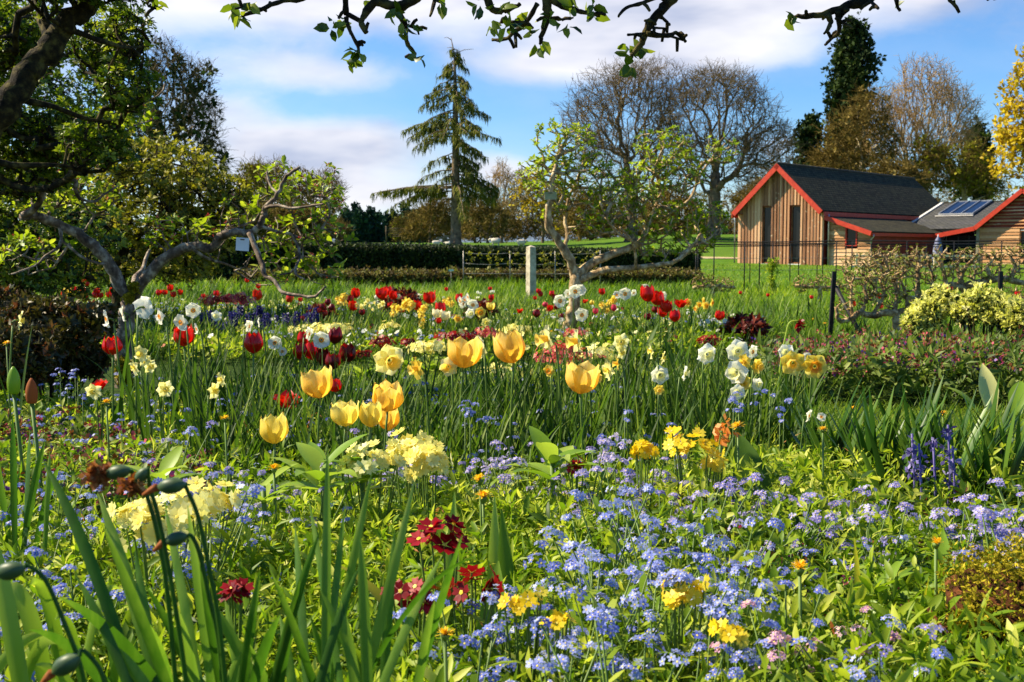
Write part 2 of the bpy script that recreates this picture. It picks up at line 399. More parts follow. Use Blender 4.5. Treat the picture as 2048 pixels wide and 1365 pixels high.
CLUMPS = [quadleaf(5, 1.0, .33, s) for s in range(5)]
def clumps(mb, pts, size, dirs=None, var=None, tpls=CLUMPS, vs=.28, mat=0):
    N = len(pts); Rm = rot_frames(rdir(N, -.2, 1) if dirs is None else dirs); s = size * rng.uniform(.65, 1.3, N)
    var = (rng.normal(.5, vs, N) if var is None else var); pick = rng.integers(0, len(tpls), N)
    for k, tp in enumerate(tpls):
        m = pick == k; mb.stamp(tp, mats4(pts[m], Rm[m], s[m]), var[m], mat)

twig_brown = leafmat('bare twigs', [(0, srgb(78, 64, 40)), (.5, srgb(114, 96, 64)), (1, srgb(150, 132, 94))], 0, .9, .1)
twig_pale = leafmat('pale bare twigs', [(0, srgb(138, 108, 62)), (.5, srgb(172, 142, 92)), (1, srgb(204, 178, 128))], 0, .9, .1)
twig_gold = leafmat('golden brown buds', [(0, srgb(80, 66, 30)), (.5, srgb(120, 102, 50)), (1, srgb(164, 142, 82))], .25, .8, .1)
leaf_yellow = leafmat('yellow spring leaf', [(0, srgb(150, 120, 14)), (.5, srgb(206, 176, 30)), (1, srgb(232, 208, 70))], .4, .6, .2)
leaf_olive = leafmat('olive young leaf', [(0, srgb(84, 86, 16)), (.5, srgb(126, 126, 26)), (1, srgb(164, 158, 48))], .35, .7, .2)
needle_dark = leafmat('dark needles', [(0, srgb(22, 36, 14)), (.5, srgb(44, 62, 24)), (1, srgb(78, 92, 36))], .1, .8, .15)
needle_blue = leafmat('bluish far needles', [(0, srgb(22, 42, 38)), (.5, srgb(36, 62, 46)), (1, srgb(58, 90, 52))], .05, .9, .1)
needle_larch = leafmat('larch needles', [(0, srgb(52, 62, 20)), (.5, srgb(92, 98, 32)), (1, srgb(136, 132, 46))], .25, .8, .15)

def bare_tree(name, label, cat, px, Y, ellipses, trunk_top, n, r0, trunk_r, barkm, twm, group=None, step=.7, fz=(2, .7, .018), wgt=.55, minr=.012, base_dy=0, extra=None, depth_f=.8, base=None):
    """ellipses: (px, py, rx, ry) of the crown in the photograph, each turned into a real ellipsoid at distance Y"""
    b = foot(px, Y) if base is None else base; t = thing(name, label, cat, b, 0, group)
    k = Y / FPX
    tp = at(px + trunk_top[0], trunk_top[1], Y) - b
    trunk = np.array([[0, 0, -.2], [0.02, 0, tp[2] * .3], [tp[0] * .5, .05, tp[2] * .7], tp]); par0 = np.array([-1, 0, 1, 2])
    tg = []
    tot = sum(e[2] * e[3] for e in ellipses)
    for (ex, ey, rx, ry) in ellipses:
        c = at(ex, ey, Y) - b; tg.append(crown_pts(c, (rx * k, rx * k * depth_f, ry * k), max(12, int(n * rx * ry / tot)), .55, .22, -.75))
    P, par = grow(trunk, par0, np.concatenate(tg), wgt, step, .2)
    r, tips = pipe(par, r0); r = r * (trunk_r / r[0]) ** np.clip((r / r[0]), 0, 1)
    mb = MB(); wood(mb, P, par, r, 4, 0, r > .035); rr = np.maximum(r, .03)
    # flared trunk
    mb.tube(np.vstack([trunk[:1], trunk[1:2] * .15, trunk[1:]]), [trunk_r * 1.7, trunk_r * 1.15, trunk_r, trunk_r * .9, trunk_r * .75], 9)
    mb.obj('trunk', barkm, t)
    mt = MB(); wood(mt, P, par, r, 3, minr, r <= .035, rng.uniform(.2, .8))
    d = P - P[np.maximum(par, 0)]; d /= np.linalg.norm(d, axis=1)[:, None] + 1e-9
    far = tips | (rng.uniform(0, 1, len(P)) < .35) & (r < .06)
    fuzz(mt, P[far], d[far], fz[0], fz[1], fz[2])
    mt.obj('crown', twm, t)
    if extra is not None: extra(t, P, par, r, tips, d)
    return t
def add_clumps(mat, size, frac, name='foliage', sel=None, vs=.28):
    def f(t, P, par, r, tips, d):
        m = (r < .06) & (rng.uniform(0, 1, len(P)) < frac)
        if sel is not None: m &= sel(P)
        mb = MB(); clumps(mb, P[m] + rng.normal(0, size * .5, (m.sum(), 3)), size, None, None, CLUMPS, vs); mb.obj(name, mat, t)
    return f

# two big bare oaks, the ivy-dark tree on the far side, bare and golden trees behind the building
bare_tree('oak_tree', 'broad bare oak with domed crown directly behind the leafy apple tree', 'tree', 1262, 86, [(1255, 235, 128, 112), (1230, 330, 105, 60), (1290, 180, 90, 62), (1180, 250, 60, 60)], (-8, 340), 2300, .013, .42, bark_grey, twig_brown, None, 1.0, (3, 1.0, .016), .5)
bare_tree('oak_tree', 'wide bare oak beside the red-edged gable, the closer of the two to the building', 'tree', 1425, 84, [(1440, 245, 130, 112), (1430, 330, 120, 62), (1430, 185, 90, 55), (1540, 300, 60, 70)], (6, 345), 2400, .013, .45, bark_grey, twig_brown, None, 1.0, (3, 1.0, .016), .5)
bare_tree('bare_tree', 'tall bare tree with pale upright limbs rising behind the slate roof', 'tree', 1835, 92, [(1850, 250, 105, 100), (1900, 240, 65, 85), (1790, 270, 70, 90), (1850, 165, 60, 52)], (0, 380), 1500, .014, .36, bark_pale, twig_pale, None, 1.0, (3, 1.0, .018), .75)
bare_tree('bare_tree', 'slim bare tree between the larch and the leafy apple tree', 'tree', 1003, 120, [(1005, 385, 34, 48), (1003, 350, 20, 22)], (0, 420), 260, .016, .16, bark_grey, twig_pale, None, 1.2, (3, 1.0, .022), .7)
bare_tree('ivy_clad_tree', 'tall dark ivy-clad tree with feathery twigs behind the dense apple crown', 'tree', 335, 60, [(335, 210, 92, 110), (395, 250, 62, 85), (320, 120, 42, 45), (400, 155, 38, 32), (420, 330, 45, 50), (270, 260, 70, 90)], (0, 300), 1500, .012, .36, bark_dark, twig_brown, None, .8, (3, .7, .012), .6,
          extra=add_clumps(needle_dark, .30, .42, 'ivy', lambda P: rng.uniform(0, 1, len(P)) < .75))
bare_tree('beech_tree', 'golden brown budding tree leaning over the ridge of the slate roof', 'tree', 1720, 88, [(1720, 290, 85, 80), (1690, 340, 80, 55), (1740, 225, 50, 52), (1660, 350, 55, 45)], (4, 330), 1100, .013, .3, bark_pale, twig_gold, None, .9, (3, 1.0, .02), .5, extra=add_clumps(twig_gold, .26, .75))
bare_tree('beech_tree', 'low brown budding tree behind the skylight roof', 'tree', 1925, 86, [(1915, 340, 75, 60), (1870, 350, 60, 52), (1960, 370, 50, 40), (1850, 310, 40, 40)], (4, 380), 900, .013, .24, bark_pale, twig_gold, None, .9, (3, .9, .02), .5, extra=add_clumps(leaf_olive, .26, .8))
bare_tree('maple_tree', 'bright yellow leafy tree at the edge above the boarded porch gable', 'tree', 2085, 76, [(2060, 230, 70, 120), (2040, 320, 62, 80), (2085, 140, 55, 70), (2030, 260, 45, 70), (2100, 330, 80, 90)], (0, 330), 900, .013, .3, bark_grey, twig_gold, None, .8, (1, .6, .015), .5, extra=add_clumps(leaf_yellow, .34, 1.0, 'foliage'))
SCRUB = [  # px, Y, ellipses, mat, label
    (1085, 105, [(1080, 400, 55, 60), (1050, 380, 32, 45), (1110, 430, 40, 48)], leaf_yellow, 'yellowing willow bush beside the slim bare tree'),
    (860, 118, [(865, 440, 52, 40), (880, 420, 35, 36)], twig_gold, 'rusty brown thicket to one side of the larch trunk, next to the gate'),
    (975, 112, [(975, 445, 55, 42), (960, 420, 40, 36)], twig_gold, 'rusty brown thicket between the larch trunk and the slim bare tree'),
    (1180, 98, [(1180, 440, 60, 52)], twig_gold, 'brown budding scrub at the foot of the two oaks, nearest the concrete post'),
    (1345, 102, [(1340, 430, 65, 58)], twig_gold, 'brown budding scrub between the two oak trunks'),
    (1530, 99, [(1520, 420, 60, 62)], twig_gold, 'brown scrub close beside the gable end of the building'),
    (1790, 80, [(1790, 370, 70, 45)], twig_gold, 'brown scrub behind the middle of the slate roof'),
    (540, 95, [(535, 385, 62, 62), (510, 360, 40, 36)], leaf_olive, 'olive green budding tree beyond the low hedge'),
    (640, 118, [(640, 400, 55, 55), (600, 380, 40, 44)], twig_gold, 'brown twiggy tree beyond the low hedge, beside the conifer wood'),
    (488, 62, [(492, 452, 52, 40), (455, 462, 40, 34)], leaf_olive, 'dark olive shrub rising right behind the clipped hedge, near the square plant label'),
    (575, 66, [(580, 456, 60, 38), (630, 466, 40, 28)], twig_gold, 'brown olive shrub behind the clipped hedge, farther from the big leaning trunk'),
    (660, 150, [(662, 462, 38, 26)], twig_gold, 'low rusty bush in front of the conifer wood'),
    (800, 160, [(800, 462, 17, 26)], leaf_olive, 'small pale green bush beside the field gate'),
]
for k, px in enumerate([470, 590, 845, 905, 950, 1000, 1050, 1110, 1160, 1215, 1270, 1320, 1370, 1410, 1470, 1505, 1560, 1620, 1760, 1850, 1900, 1990]):
    top = [392, 400, 420, 412, 405, 398, 385, 380, 372, 366, 372, 380, 388, 380, 376, 366, 372, 400, 380, 380, 380, 360][k]
    SCRUB.append((px, 126 + (k * 7) % 13, [(px, (top + 486) / 2, 40, (486 - top) / 2 + 3), (px + 14, 460, 34, 28), (px - 16, 466, 32, 24)], (twig_gold, leaf_olive, twig_gold, twig_brown)[k % 4], 'brown and olive budding tree in the close-grown belt along the far field edge'))
for (px, Y, els, m, lab) in SCRUB:
    bare_tree('budding_tree', lab, 'tree', px, Y, els, (0, els[0][1] + els[0][3] * .5), 420, .016, .13, bark_grey, twig_gold if m is not leaf_yellow else twig_brown, 'budding trees and scrub along the field edge', 1.1, (3, 1.0, .024), .45, extra=add_clumps(m, .30, .75))
for (px, Y, els, lab) in [(545, 130, [(545, 350, 55, 34), (530, 375, 60, 40)], 'bare brown tree with a rounded top over the olive green tree'),
                          (655, 135, [(655, 385, 38, 45)], 'bare twiggy tree on the skyline next to the conifer wood'),
                          (1575, 96, [(1565, 330, 36, 60), (1545, 380, 40, 60)], 'thin bare tree filling the gap between oak and gable')]:
    bare_tree('bare_tree', lab, 'tree', px, Y, els, (0, els[0][1] + 20), 300, .016, .15, bark_grey, twig_brown, None, 1.1, (3, 1.0, .024), .5)

# ------------------------------------------------------------------ conifers
def needle_tree(name, label, px, Y, prof, mat, n, size, trunk_r, group=None, barkm=bark_dark, lump=.35, cluster=9):
    """prof: list of (py, half-width px left, right) from the top down"""
    b = foot(px, Y); t = thing(name, label, 'tree', b, 0, group); k = Y / FPX
    ys = np.array([p[0] for p in prof], float); hl = np.array([p[1] for p in prof]) * k; hr = np.array([p[2] for p in prof]) * k
    zs = np.array([at(px, y, Y)[2] for y in ys]) - b[2]
    nb = max(6, n // cluster); wgt_ = np.interp(np.linspace(zs[-1], zs[0], 80), zs[::-1], (hl + hr)[::-1]) + .2
    zb = rng.choice(np.linspace(zs[-1], zs[0], 80), nb, p=wgt_ / wgt_.sum()) + rng.uniform(-.2, .2, nb)
    a = rng.uniform(0, 2 * math.pi, nb); side = np.cos(a)
    W = np.where(side < 0, np.interp(zb, zs[::-1], hl[::-1]), np.interp(zb, zs[::-1], hr[::-1])) * rng.uniform(1 - lump, 1.05, nb)
    tip = np.stack([np.cos(a) * W, np.sin(a) * W * .8, zb], -1); root = np.stack([0 * a, 0 * a, np.clip(zb + W * .2, 0, zs[0])], -1)
    mb = MB(); mb.tube([(0, 0, -.2), (0, 0, zs[0] * .5), (0, 0, zs[0] * .97)], [trunk_r * 1.3, trunk_r * .8, .03], 7); mb.segs(root, tip, .05, .02, 3); mb.obj('trunk', barkm, t)
    f = rng.uniform(.25, 1.0, (nb, cluster)); pts = root[:, None] + (tip - root)[:, None] * f[..., None]
    pts = (pts + rng.normal(0, size * .55, pts.shape)).reshape(-1, 3)
    mf = MB(); clumps(mf, pts, size, None, np.repeat(rng.normal(.5, .22, nb), cluster) + rng.normal(0, .1, nb * cluster)); mf.obj('crown', mat, t)
    return t
needle_tree('giant_conifer', 'tall dark evergreen with ragged outline standing above the golden tree', 1690, 100, [(46, 10, 10), (60, 22, 28), (90, 30, 45), (125, 40, 60), (160, 52, 55), (200, 55, 48), (250, 50, 45), (300, 46, 42), (350, 44, 40)], needle_dark, 3600, .42, .45, None, bark_dark, .4)
needle_tree('conifer_tree', 'dark evergreen peeping out between the oak and the golden tree', 1612, 104, [(238, 10, 16), (260, 26, 28), (300, 34, 28), (340, 38, 30), (420, 42, 34)], needle_dark, 1300, .42, .3)
needle_tree('conifer_tree', 'dark rounded evergreen between the bare tree and the yellow tree', 1945, 100, [(258, 16, 14), (285, 32, 26), (330, 40, 34), (390, 44, 40)], needle_dark, 1100, .42, .3)
for k in range(11):
    px = 692 + k * 16.5 + rng.uniform(-4, 4); top = 417 + rng.uniform(-3, 16) + (8 if k > 7 else 0)
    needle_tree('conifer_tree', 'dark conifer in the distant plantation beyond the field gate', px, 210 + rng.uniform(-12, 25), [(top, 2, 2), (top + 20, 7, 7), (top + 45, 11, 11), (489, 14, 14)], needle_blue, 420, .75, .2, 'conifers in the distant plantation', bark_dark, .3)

# the larch: whorls of drooping boughs, a bare broken top, one long low bough
def larch():
    px, Y = 912, 88; b = foot(px, Y); k = Y / FPX
    t = thing('larch_tree', 'tall drooping larch with a thin dead top standing alone behind the low hedge', 'tree', b)
    z = lambda py: float(at(px, py, Y)[2] - b[2])
    mb = MB(); mb.tube([(0, 0, -.2), (.02, 0, .3), (0, 0, z(430)), (.02, 0, z(300)), (0, 0, z(180)), (-.05, 0, z(110)), (-.3, 0, z(76))], [.72, .42, .36, .27, .16, .07, .02], 10)
    for (dx, y0, dx2, y1) in [(0, 100, -16, 96), (0, 108, 36, 98), (0, 118, -12, 114), (-8, 80, -22, 76)]:
        mb.tube([(dx * k, 0, z(y0)), ((dx + dx2) / 2 * k, 0, z((y0 + y1) / 2 - 3)), (dx2 * k, .1, z(y1))], [.03, .025, .012], 4)
    prof = [(112, 10, 8), (130, 30, 14), (142, 44, 18), (165, 38, 28), (190, 50, 44), (215, 62, 66), (240, 70, 60), (262, 104, 62), (285, 84, 84), (310, 70, 70), (335, 66, 60), (365, 72, 72), (395, 60, 74), (405, 150, 40)]
    prof = [(a_, b_ * 1.14, c_ * 1.18) for a_, b_, c_ in prof]; ys = [p[0] for p in prof]; hang = MB(); nP = []; mbB = mb
    def bough(py, az, L, droop, dens=1.0):
        if abs(math.sin(az)) > .8: az += .5
        s = np.linspace(0, 1, 9); o = L * s; dz = .10 * L * s + .02 * L * np.sin(s * 7 + az) - droop * L * s ** 1.7 + .16 * L * np.maximum(0, s - .75)
        p = np.stack([np.cos(az) * o, np.sin(az) * o, z(py) + dz], -1) + rng.normal(0, .03, (9, 3)) * s[:, None] * 2; mbB.tube(p, np.linspace(.06, .015, 9) * min(1, .5 + L / 4), 4, cap=False)
        # side sprays
        n = int((6 + 12 * L) * dens); f = rng.uniform(.12, 1, n) ** .8; idx = f * 8; i0 = np.minimum(idx.astype(int), 7); q = p[i0] + (p[i0 + 1] - p[i0]) * (idx - i0)[:, None]
        sd = rng.choice([-1, 1], n); sv = np.array((-math.sin(az), math.cos(az), 0)); ln = rng.uniform(.15, .55, n) * min(1.2, .4 + L / 3) * (1.1 - f * .6)
        d = sv * (sd * rng.uniform(.2, 1, n))[:, None] + np.array((math.cos(az), math.sin(az), 0)) * rng.uniform(.1, .8, n)[:, None] + np.array((0, 0, -1)) * rng.uniform(.1, 1.0, n)[:, None]
        d /= np.linalg.norm(d, axis=1)[:, None]
        hang.strips(q, d, ln * 1.5, rng.uniform(.05, .12, n), rng.uniform(.3, 1.1, n), 3, rng.normal(.45, .25, n), .1)
        e = q + d * (ln * .8)[:, None]; m = 2
        hang.strips(np.repeat(e, m, 0) + rng.normal(0, .08, (n * m, 3)), np.repeat(d, m, 0) * .4 + np.array((0, 0, -1.0)) + rng.normal(0, .35, (n * m, 3)), rng.uniform(.25, .7, n * m), rng.uniform(.04, .09, n * m), .2, 2, rng.normal(.5, .25, n * m), .1)
    for py in np.linspace(114, 408, 46):
        for c in range(2):
            a = rng.uniform(0, 2 * math.pi); sx = math.cos(a)
            Wp = np.interp(py, ys, [p[1 if sx < 0 else 2] for p in prof])
            if rng.uniform() < .22: Wp *= .5
            bough(py - 14 - Wp * .12, a, Wp * k * rng.uniform(.75, 1.08), rng.uniform(.32, .6))
    for (py, a, L, dr) in [(372, math.pi, 6.4, .22), (376, math.pi + .12, 5.6, .20), (368, math.pi - .15, 5.0, .26), (382, math.pi - .3, 4.2, .3), (240, math.pi, 4.0, .34), (250, math.pi + .1, 3.7, .42), (345, .05, 3.3, .62), (350, -.1, 3.0, .7), (375, .3, 3.1, .5)]: bough(py, a, L, dr, 1.3)
    mb.obj('trunk', bark_grey, t); hang.obj('foliage', needle_larch, t)
larch()
# field gate, stone wall by the larch, sheep
gm = surfmat('weathered oak rail', srgb(66, 58, 46), srgb(104, 94, 76), 5, .9, .1, .2)
g = foot(805, 128); ga = thing('field_gate', 'five-barred timber field gate far across the grass', 'gate', g)
for k in range(5): MB().box((0, 0, .75 + k * .22), (3.1, .06, .09)).obj('rail', gm, ga)
for x in (-1.75, 1.75): MB().box((x, 0, .95), (.16, .16, 1.9)).obj('post', gm, ga)
MB().box((0, .05, 1.15), (.09, .05, 1.1), rot=Matrix.Rotation(.9, 3, 'Y')).obj('brace', gm, ga)
def sheep_mesh():
    mb = MB(); a = np.linspace(0, math.pi, 9); x = -np.cos(a) * .48
    mb.tube(np.stack([x, 0 * x, .52 + .03 * np.sin(a * 3)], -1), .02 + .26 * np.sin(a) ** .55, 10)
    mb.tube([(.40, 0, .58), (.55, 0, .66), (.70, 0, .60), (.76, 0, .55)], [.13, .11, .085, .05], 8)
    for sy in (-1, 1):
        mb.tube([(.55, sy * .07, .70), (.54, sy * .19, .69)], [.035, .02], 5)
        for sx in (-.28, .28): mb.tube([(sx, sy * .12, .42), (sx + .02, sy * .12, .2), (sx, sy * .12, 0)], [.06, .035, .03], 6)
    return mb.mesh('sheep', leafmat('wool', [(0, srgb(190, 178, 156)), (1, srgb(222, 214, 198))], 0, .95, .05))
shm = sheep_mesh()
for (px, Y, rz, s, lab) in [(873, 84, .2, .6, 'white lamb standing beyond the hedge just before the larch trunk'), (896, 86, 2.8, .42, 'small lamb lying at the foot of the larch'), (992, 86, 2.9, .78, 'sheep grazing between larch and concrete post'),
                            (1042, 84, .3, .7, 'dull brown sheep lying nearest the concrete post'), (1437, 96, 3.0, .7, 'pale sheep in the shade under the oak nearest the building')]:
    o = mesh_obj('sheep', shm, None, foot(px, Y), (0, 0, rz), s); tag(o, lab, 'sheep', 'sheep in the field')
sm = surfmat('field stone', srgb(92, 84, 74), srgb(136, 126, 110), 3, .95, .1, .6)
w0 = foot(893, 91); wt = MB()
for k in range(26): wt.box((rng.uniform(-.9, .9), rng.uniform(-.1, .1), .08 + .14 * (k // 6)), (rng.uniform(.3, .5), .3, .15), Matrix.Rotation(rng.uniform(-.1, .1), 3, 'Z'))
tag(wt.obj('stone_wall', sm, None, False, tuple(w0)), 'short tumbled stone wall end beside the larch trunk', 'wall')
# ------------------------------------------------------------------ the timber building
BA = R(42); fh = np.array((math.cos(BA), -math.sin(BA), 0)); rh = np.array((math.sin(BA), math.cos(BA), 0)); BO = np.array((15.12, 56.0, 0.0))
ROTB = np.stack([fh, rh, np.array((0, 0, 1.0))], 1)
house = thing('timber_building', 'timber-boarded gabled building with red bargeboards and dark slate roofs', 'building', BO, -BA)
def board_mat(name, stops, stretch, sc_=6):
    m = bpy.data.materials.new(name); m.use_nodes = True; t = NT(m.node_tree); p = t.n['Principled BSDF']
    a = t.add('ShaderNodeAttribute', attribute_name='var'); g = t.add('ShaderNodeTexCoord'); mp = t.add('ShaderNodeMapping'); mp.inputs['Scale'].default_value = stretch; t.link(g.outputs['Object'], mp.inputs[0])
    n = t.noise(mp.outputs[0], sc_, 6, .65, .6); f = t.math('ADD', t.math('MULTIPLY', a.outputs['Fac'], .75), t.math('MULTIPLY', t.math('SUBTRACT', n, .38), 1.0))
    c = t.ramp(f, stops)
    kn = t.noise(g.outputs['Object'], 5.5, 2, .5); c = t.mix(t.ramp(kn, [(.66, (0, 0, 0)), (.74, (.6, .6, .6))]), c, srgb(236, 212, 176))
    t.link(c, p.inputs['Base Color']); p.inputs['Roughness'].default_value = .8; p.inputs['Specular IOR Level'].default_value = .2
    return m
board_v = board_mat('larch boards', [(.05, srgb(92, 62, 46)), (.3, srgb(160, 112, 80)), (.55, srgb(198, 144, 104)), (.9, srgb(222, 178, 138))], (14, 14, .5))
board_h = board_mat('waney boards', [(.1, srgb(128, 88, 58)), (.4, srgb(184, 132, 88)), (.7, srgb(206, 160, 114)), (.95, srgb(224, 188, 146))], (1.2, 1.2, 12))
red = surfmat('red paint', srgb(172, 44, 18), srgb(200, 62, 30), 4, .5, .4, .1)
red_soffit = surfmat('red stained boards', srgb(112, 34, 18), srgb(146, 52, 28), 4, .6, .3, .1)
def slate_mat(name, c0, c1, sx, sy):
    m = bpy.data.materials.new(name); m.use_nodes = True; t = NT(m.node_tree); p = t.n['Principled BSDF']
    uv = t.add('ShaderNodeUVMap', uv_map='roof'); br = t.add('ShaderNodeTexBrick'); t.link(uv.outputs[0], br.inputs['Vector'])
    br.inputs['Scale'].default_value = 1; br.inputs['Brick Width'].default_value = sx; br.inputs['Row Height'].default_value = sy; br.inputs['Mortar Size'].default_value = .022
    br.inputs['Color1'].default_value = (*c0, 1); br.inputs['Color2'].default_value = (*c1, 1); br.inputs['Mortar'].default_value = (*[c * .22 for c in c0], 1)
    g = t.add('ShaderNodeTexCoord'); n = t.noise(g.outputs['Object'], 1.6, 6, .7)
    c = t.mix(t.ramp(n, [(.4, (0, 0, 0)), (.7, (.5, .5, .5))]), br.outputs['Color'], srgb(66, 66, 46))
    t.link(c, p.inputs['Base Color']); p.inputs['Roughness'].default_value = .85; p.inputs['Specular IOR Level'].default_value = .12
    b = t.add('ShaderNodeBump'); b.inputs['Strength'].default_value = .8; b.inputs['Distance'].default_value = .02; t.link(br.outputs['Fac'], b.inputs['Height']); b.invert = True; t.link(b.outputs[0], p.inputs['Normal'])
    return m
slate_dark = slate_mat('dark slate', srgb(50, 47, 36), srgb(82, 75, 56), .28, .17)
slate_grey = slate_mat('grey slate', srgb(74, 74, 78), srgb(98, 96, 94), .28, .17)
glass = bpy.data.materials.new('window glass'); glass.use_nodes = True; gp = glass.node_tree.nodes['Principled BSDF']
gp.inputs['Base Color'].default_value = (.012, .014, .016, 1); gp.inputs['Roughness'].default_value = .06; gp.inputs['Specular IOR Level'].default_value = .22
frame_m = surfmat('window frame oak', srgb(96, 62, 36), srgb(136, 92, 56), 5, .7, .2, .1)
metal_m = surfmat('galvanised metal', srgb(150, 152, 154), srgb(190, 190, 190), 5, .4, .5, 0, metal=.6)
lead_m = surfmat('pale flashing', srgb(206, 200, 190), srgb(232, 226, 216), 4, .6, .3, 0)
stone_m = surfmat('stone plinth', srgb(150, 134, 104), srgb(196, 178, 142), 5, .9, .1, .4)
def roof_slab(name, a, b, c, d, th, mat, parent=house):
    """a-b lower edge, d-c upper edge (local coordinates), th thick"""
    a, b, c, d = (np.asarray(p, float) for p in (a, b, c, d)); n = np.cross(b - a, d - a); n /= np.linalg.norm(n); n = n if n[2] > 0 else -n
    P = [p - n * th for p in (a, b, c, d)] + [a, b, c, d]; mb = MB().hexa(P); o = mb.obj(name, mat, parent, False)
    me = o.data; uv = me.uv_layers.new(name='roof'); U = (b - a) / np.linalg.norm(b - a); Vv = np.cross(n, U)
    for l in me.loops:
        p = np.array(me.vertices[l.vertex_index].co) - a; uv.data[l.index].uv = (float(p @ U), float(p @ Vv))
    return o
def beam(name, a, b, w, h, mat, parent=house, up=(0, 0, 1)):
    a, b = np.asarray(a, float), np.asarray(b, float); d = b - a; d /= np.linalg.norm(d); s_ = np.cross(d, np.asarray(up, float)); s_ /= np.linalg.norm(s_); u = np.cross(s_, d)
    q = [(-1, -1), (1, -1), (1, 1), (-1, 1)]
    return MB().hexa([a + s_ * x * w / 2 + u * y * h / 2 for x, y in q] + [b + s_ * x * w / 2 + u * y * h / 2 for x, y in q]).obj(name, mat, parent, False)
W_, LEN, ZE, ZA = 4.74, 15.8, 2.82, 5.05; uc = -W_ / 2; slope = (ZA - ZE) / (W_ / 2)
ztop = lambda u: ZA - abs(u - uc) * slope - .12
wins = [(-3.36, -2.84, .12, 2.97), (-1.78, -1.22, .12, 2.97)]
# gable front of upright boards, one mesh; core wall behind
cl = MB(); u = -W_; k = 0
while u < -.02:
    wd = rng.uniform(.075, .105); u1 = min(u + wd, 0); um = (u + u1) / 2; prj = .055 if k % 2 else .02; ww = (u1 - u) * (1.0 if k % 2 else .98); vb = rng.uniform(0, 1)
    w_in = [w for w in wins if w[0] - .02 < um < w[1] + .02]
    spans = [(0.02, ztop(um))] if not w_in else [(w_in[0][3] + .03, ztop(um))]
    for (z0, z1) in spans: cl.box((um, -prj, (z0 + z1) / 2), (ww, .04, z1 - z0), None, vb)
    u = u1; k += 1
cl.obj('cladding', board_v, house, False)
core = MB(); zs_ = lambda u: max(.1, ztop(u) - .02)
edges = [-W_, -3.36, -2.84, uc, -1.78, -1.22, 0]
dark_in = surfmat('dark interior', srgb(20, 18, 16), srgb(34, 30, 26), 3, .9, .1, 0)
for a, b in zip(edges[:-1], edges[1:]):
    wn = [w for w in wins if abs(w[0] - a) < .01]; z0 = wn[0][3] if wn else -.3
    core.hexa([(a, .02, z0), (b, .02, z0), (b, .14, z0), (a, .14, z0), (a, .02, zs_(a)), (b, .02, zs_(b)), (b, .14, zs_(b)), (a, .14, zs_(a))])
core.hexa([(-W_, .14, -.3), (-W_ + .12, .14, -.3), (-W_ + .12, LEN, -.3), (-W_, LEN, -.3), (-W_, .14, ZE - .15), (-W_ + .12, .14, ZE - .05), (-W_ + .12, LEN, ZE - .05), (-W_, LEN, ZE - .15)])
core.hexa([(-.12, .14, -.3), (0, .14, -.3), (0, LEN, -.3), (-.12, LEN, -.3), (-.12, .14, ZE - .05), (0, .14, ZE - .15), (0, LEN, ZE - .15), (-.12, LEN, ZE - .05)])
core.hexa([(-W_ + .12, LEN - .12, -.3), (-.12, LEN - .12, -.3), (-.12, LEN, -.3), (-W_ + .12, LEN, -.3), (-W_ + .12, LEN - .12, ZE - .1), (-.12, LEN - .12, ZE - .1), (-.12, LEN, ZE - .1), (-W_ + .12, LEN, ZE - .1)])
core.obj('wall', red_soffit, house, False)
MB().box((uc, LEN / 2, .0), (W_ - .3, LEN - .5, .1)).obj('floor_slab', dark_in, house, False)
for (a, b, z0, z1) in wins:
    fo = MB().box(((a + b) / 2, .10, z0 + .03), (b - a, .10, .06)).box((a + .03, .10, (z0 + z1) / 2), (.06, .10, z1 - z0 - .12)).box((b - .03, .10, (z0 + z1) / 2), (.06, .10, z1 - z0 - .12)).box(((a + b) / 2, .10, z1 - .03), (b - a, .10, .06)).obj('window', frame_m, house, False)
    MB().box(((a + b) / 2, .115, (z0 + z1) / 2), (b - a - .12, .02, z1 - z0 - .12)).obj('pane', glass, fo, False)
    MB().box(((a + b) / 2, -.03, z0 - .05), (b - a + .1, .14, .07)).obj('sill', lead_m, fo, False)
MB().box((uc, -.04, -.12), (W_ + .16, .26, .26)).obj('plinth', stone_m, house, False)
oh, fo_ = .14, -.42   # eaves and gable overhang
for sgn in (-1, 1):
    e = (uc + sgn * (W_ / 2 + oh), fo_, ZE - oh * slope); e2 = (e[0], LEN + .3, e[2]); r1 = (uc, fo_, ZA); r2 = (uc, LEN + .3, ZA)
    roof_slab('roof', e, e2, r2, r1, .09, slate_dark)
    nrm = np.array((sgn * slope, 0, 1.0)); nrm /= np.linalg.norm(nrm)
    beam('bargeboard', np.array(e) - nrm * .13 + np.array((0, -.03, 0)), np.array(r1) - nrm * .13 + np.array((sgn * .02, -.03, 0)), .05, .25, red, up=nrm)
    beam('fascia', np.array(e) + np.array((sgn * .03, .05, -.16)), np.array(e2) + np.array((sgn * .03, 0, -.16)), .04, .2, red)
    roofu = np.array(e) - nrm * .11; beam('soffit', roofu + np.array((-sgn * .2, .02, .0)), roofu + np.array((-sgn * .2, LEN, 0)), .3, .03, red_soffit)
MB().tube([(uc, fo_, ZA + .01), (uc, LEN + .3, ZA + .01)], .07, 6).obj('ridge', slate_dark_r := surfmat('ridge tile', srgb(52, 50, 46), srgb(74, 70, 62), 3, .8, .2, .2), house)
for (u_, v_) in ((-W_ - .2, -.02), (.2, .10)):
    MB().tube([(u_ - .02, v_, ZE - .3), (u_, v_, ZE - .5), (u_, v_, -.1)], .04, 7).obj('downpipe', metal_m, house)
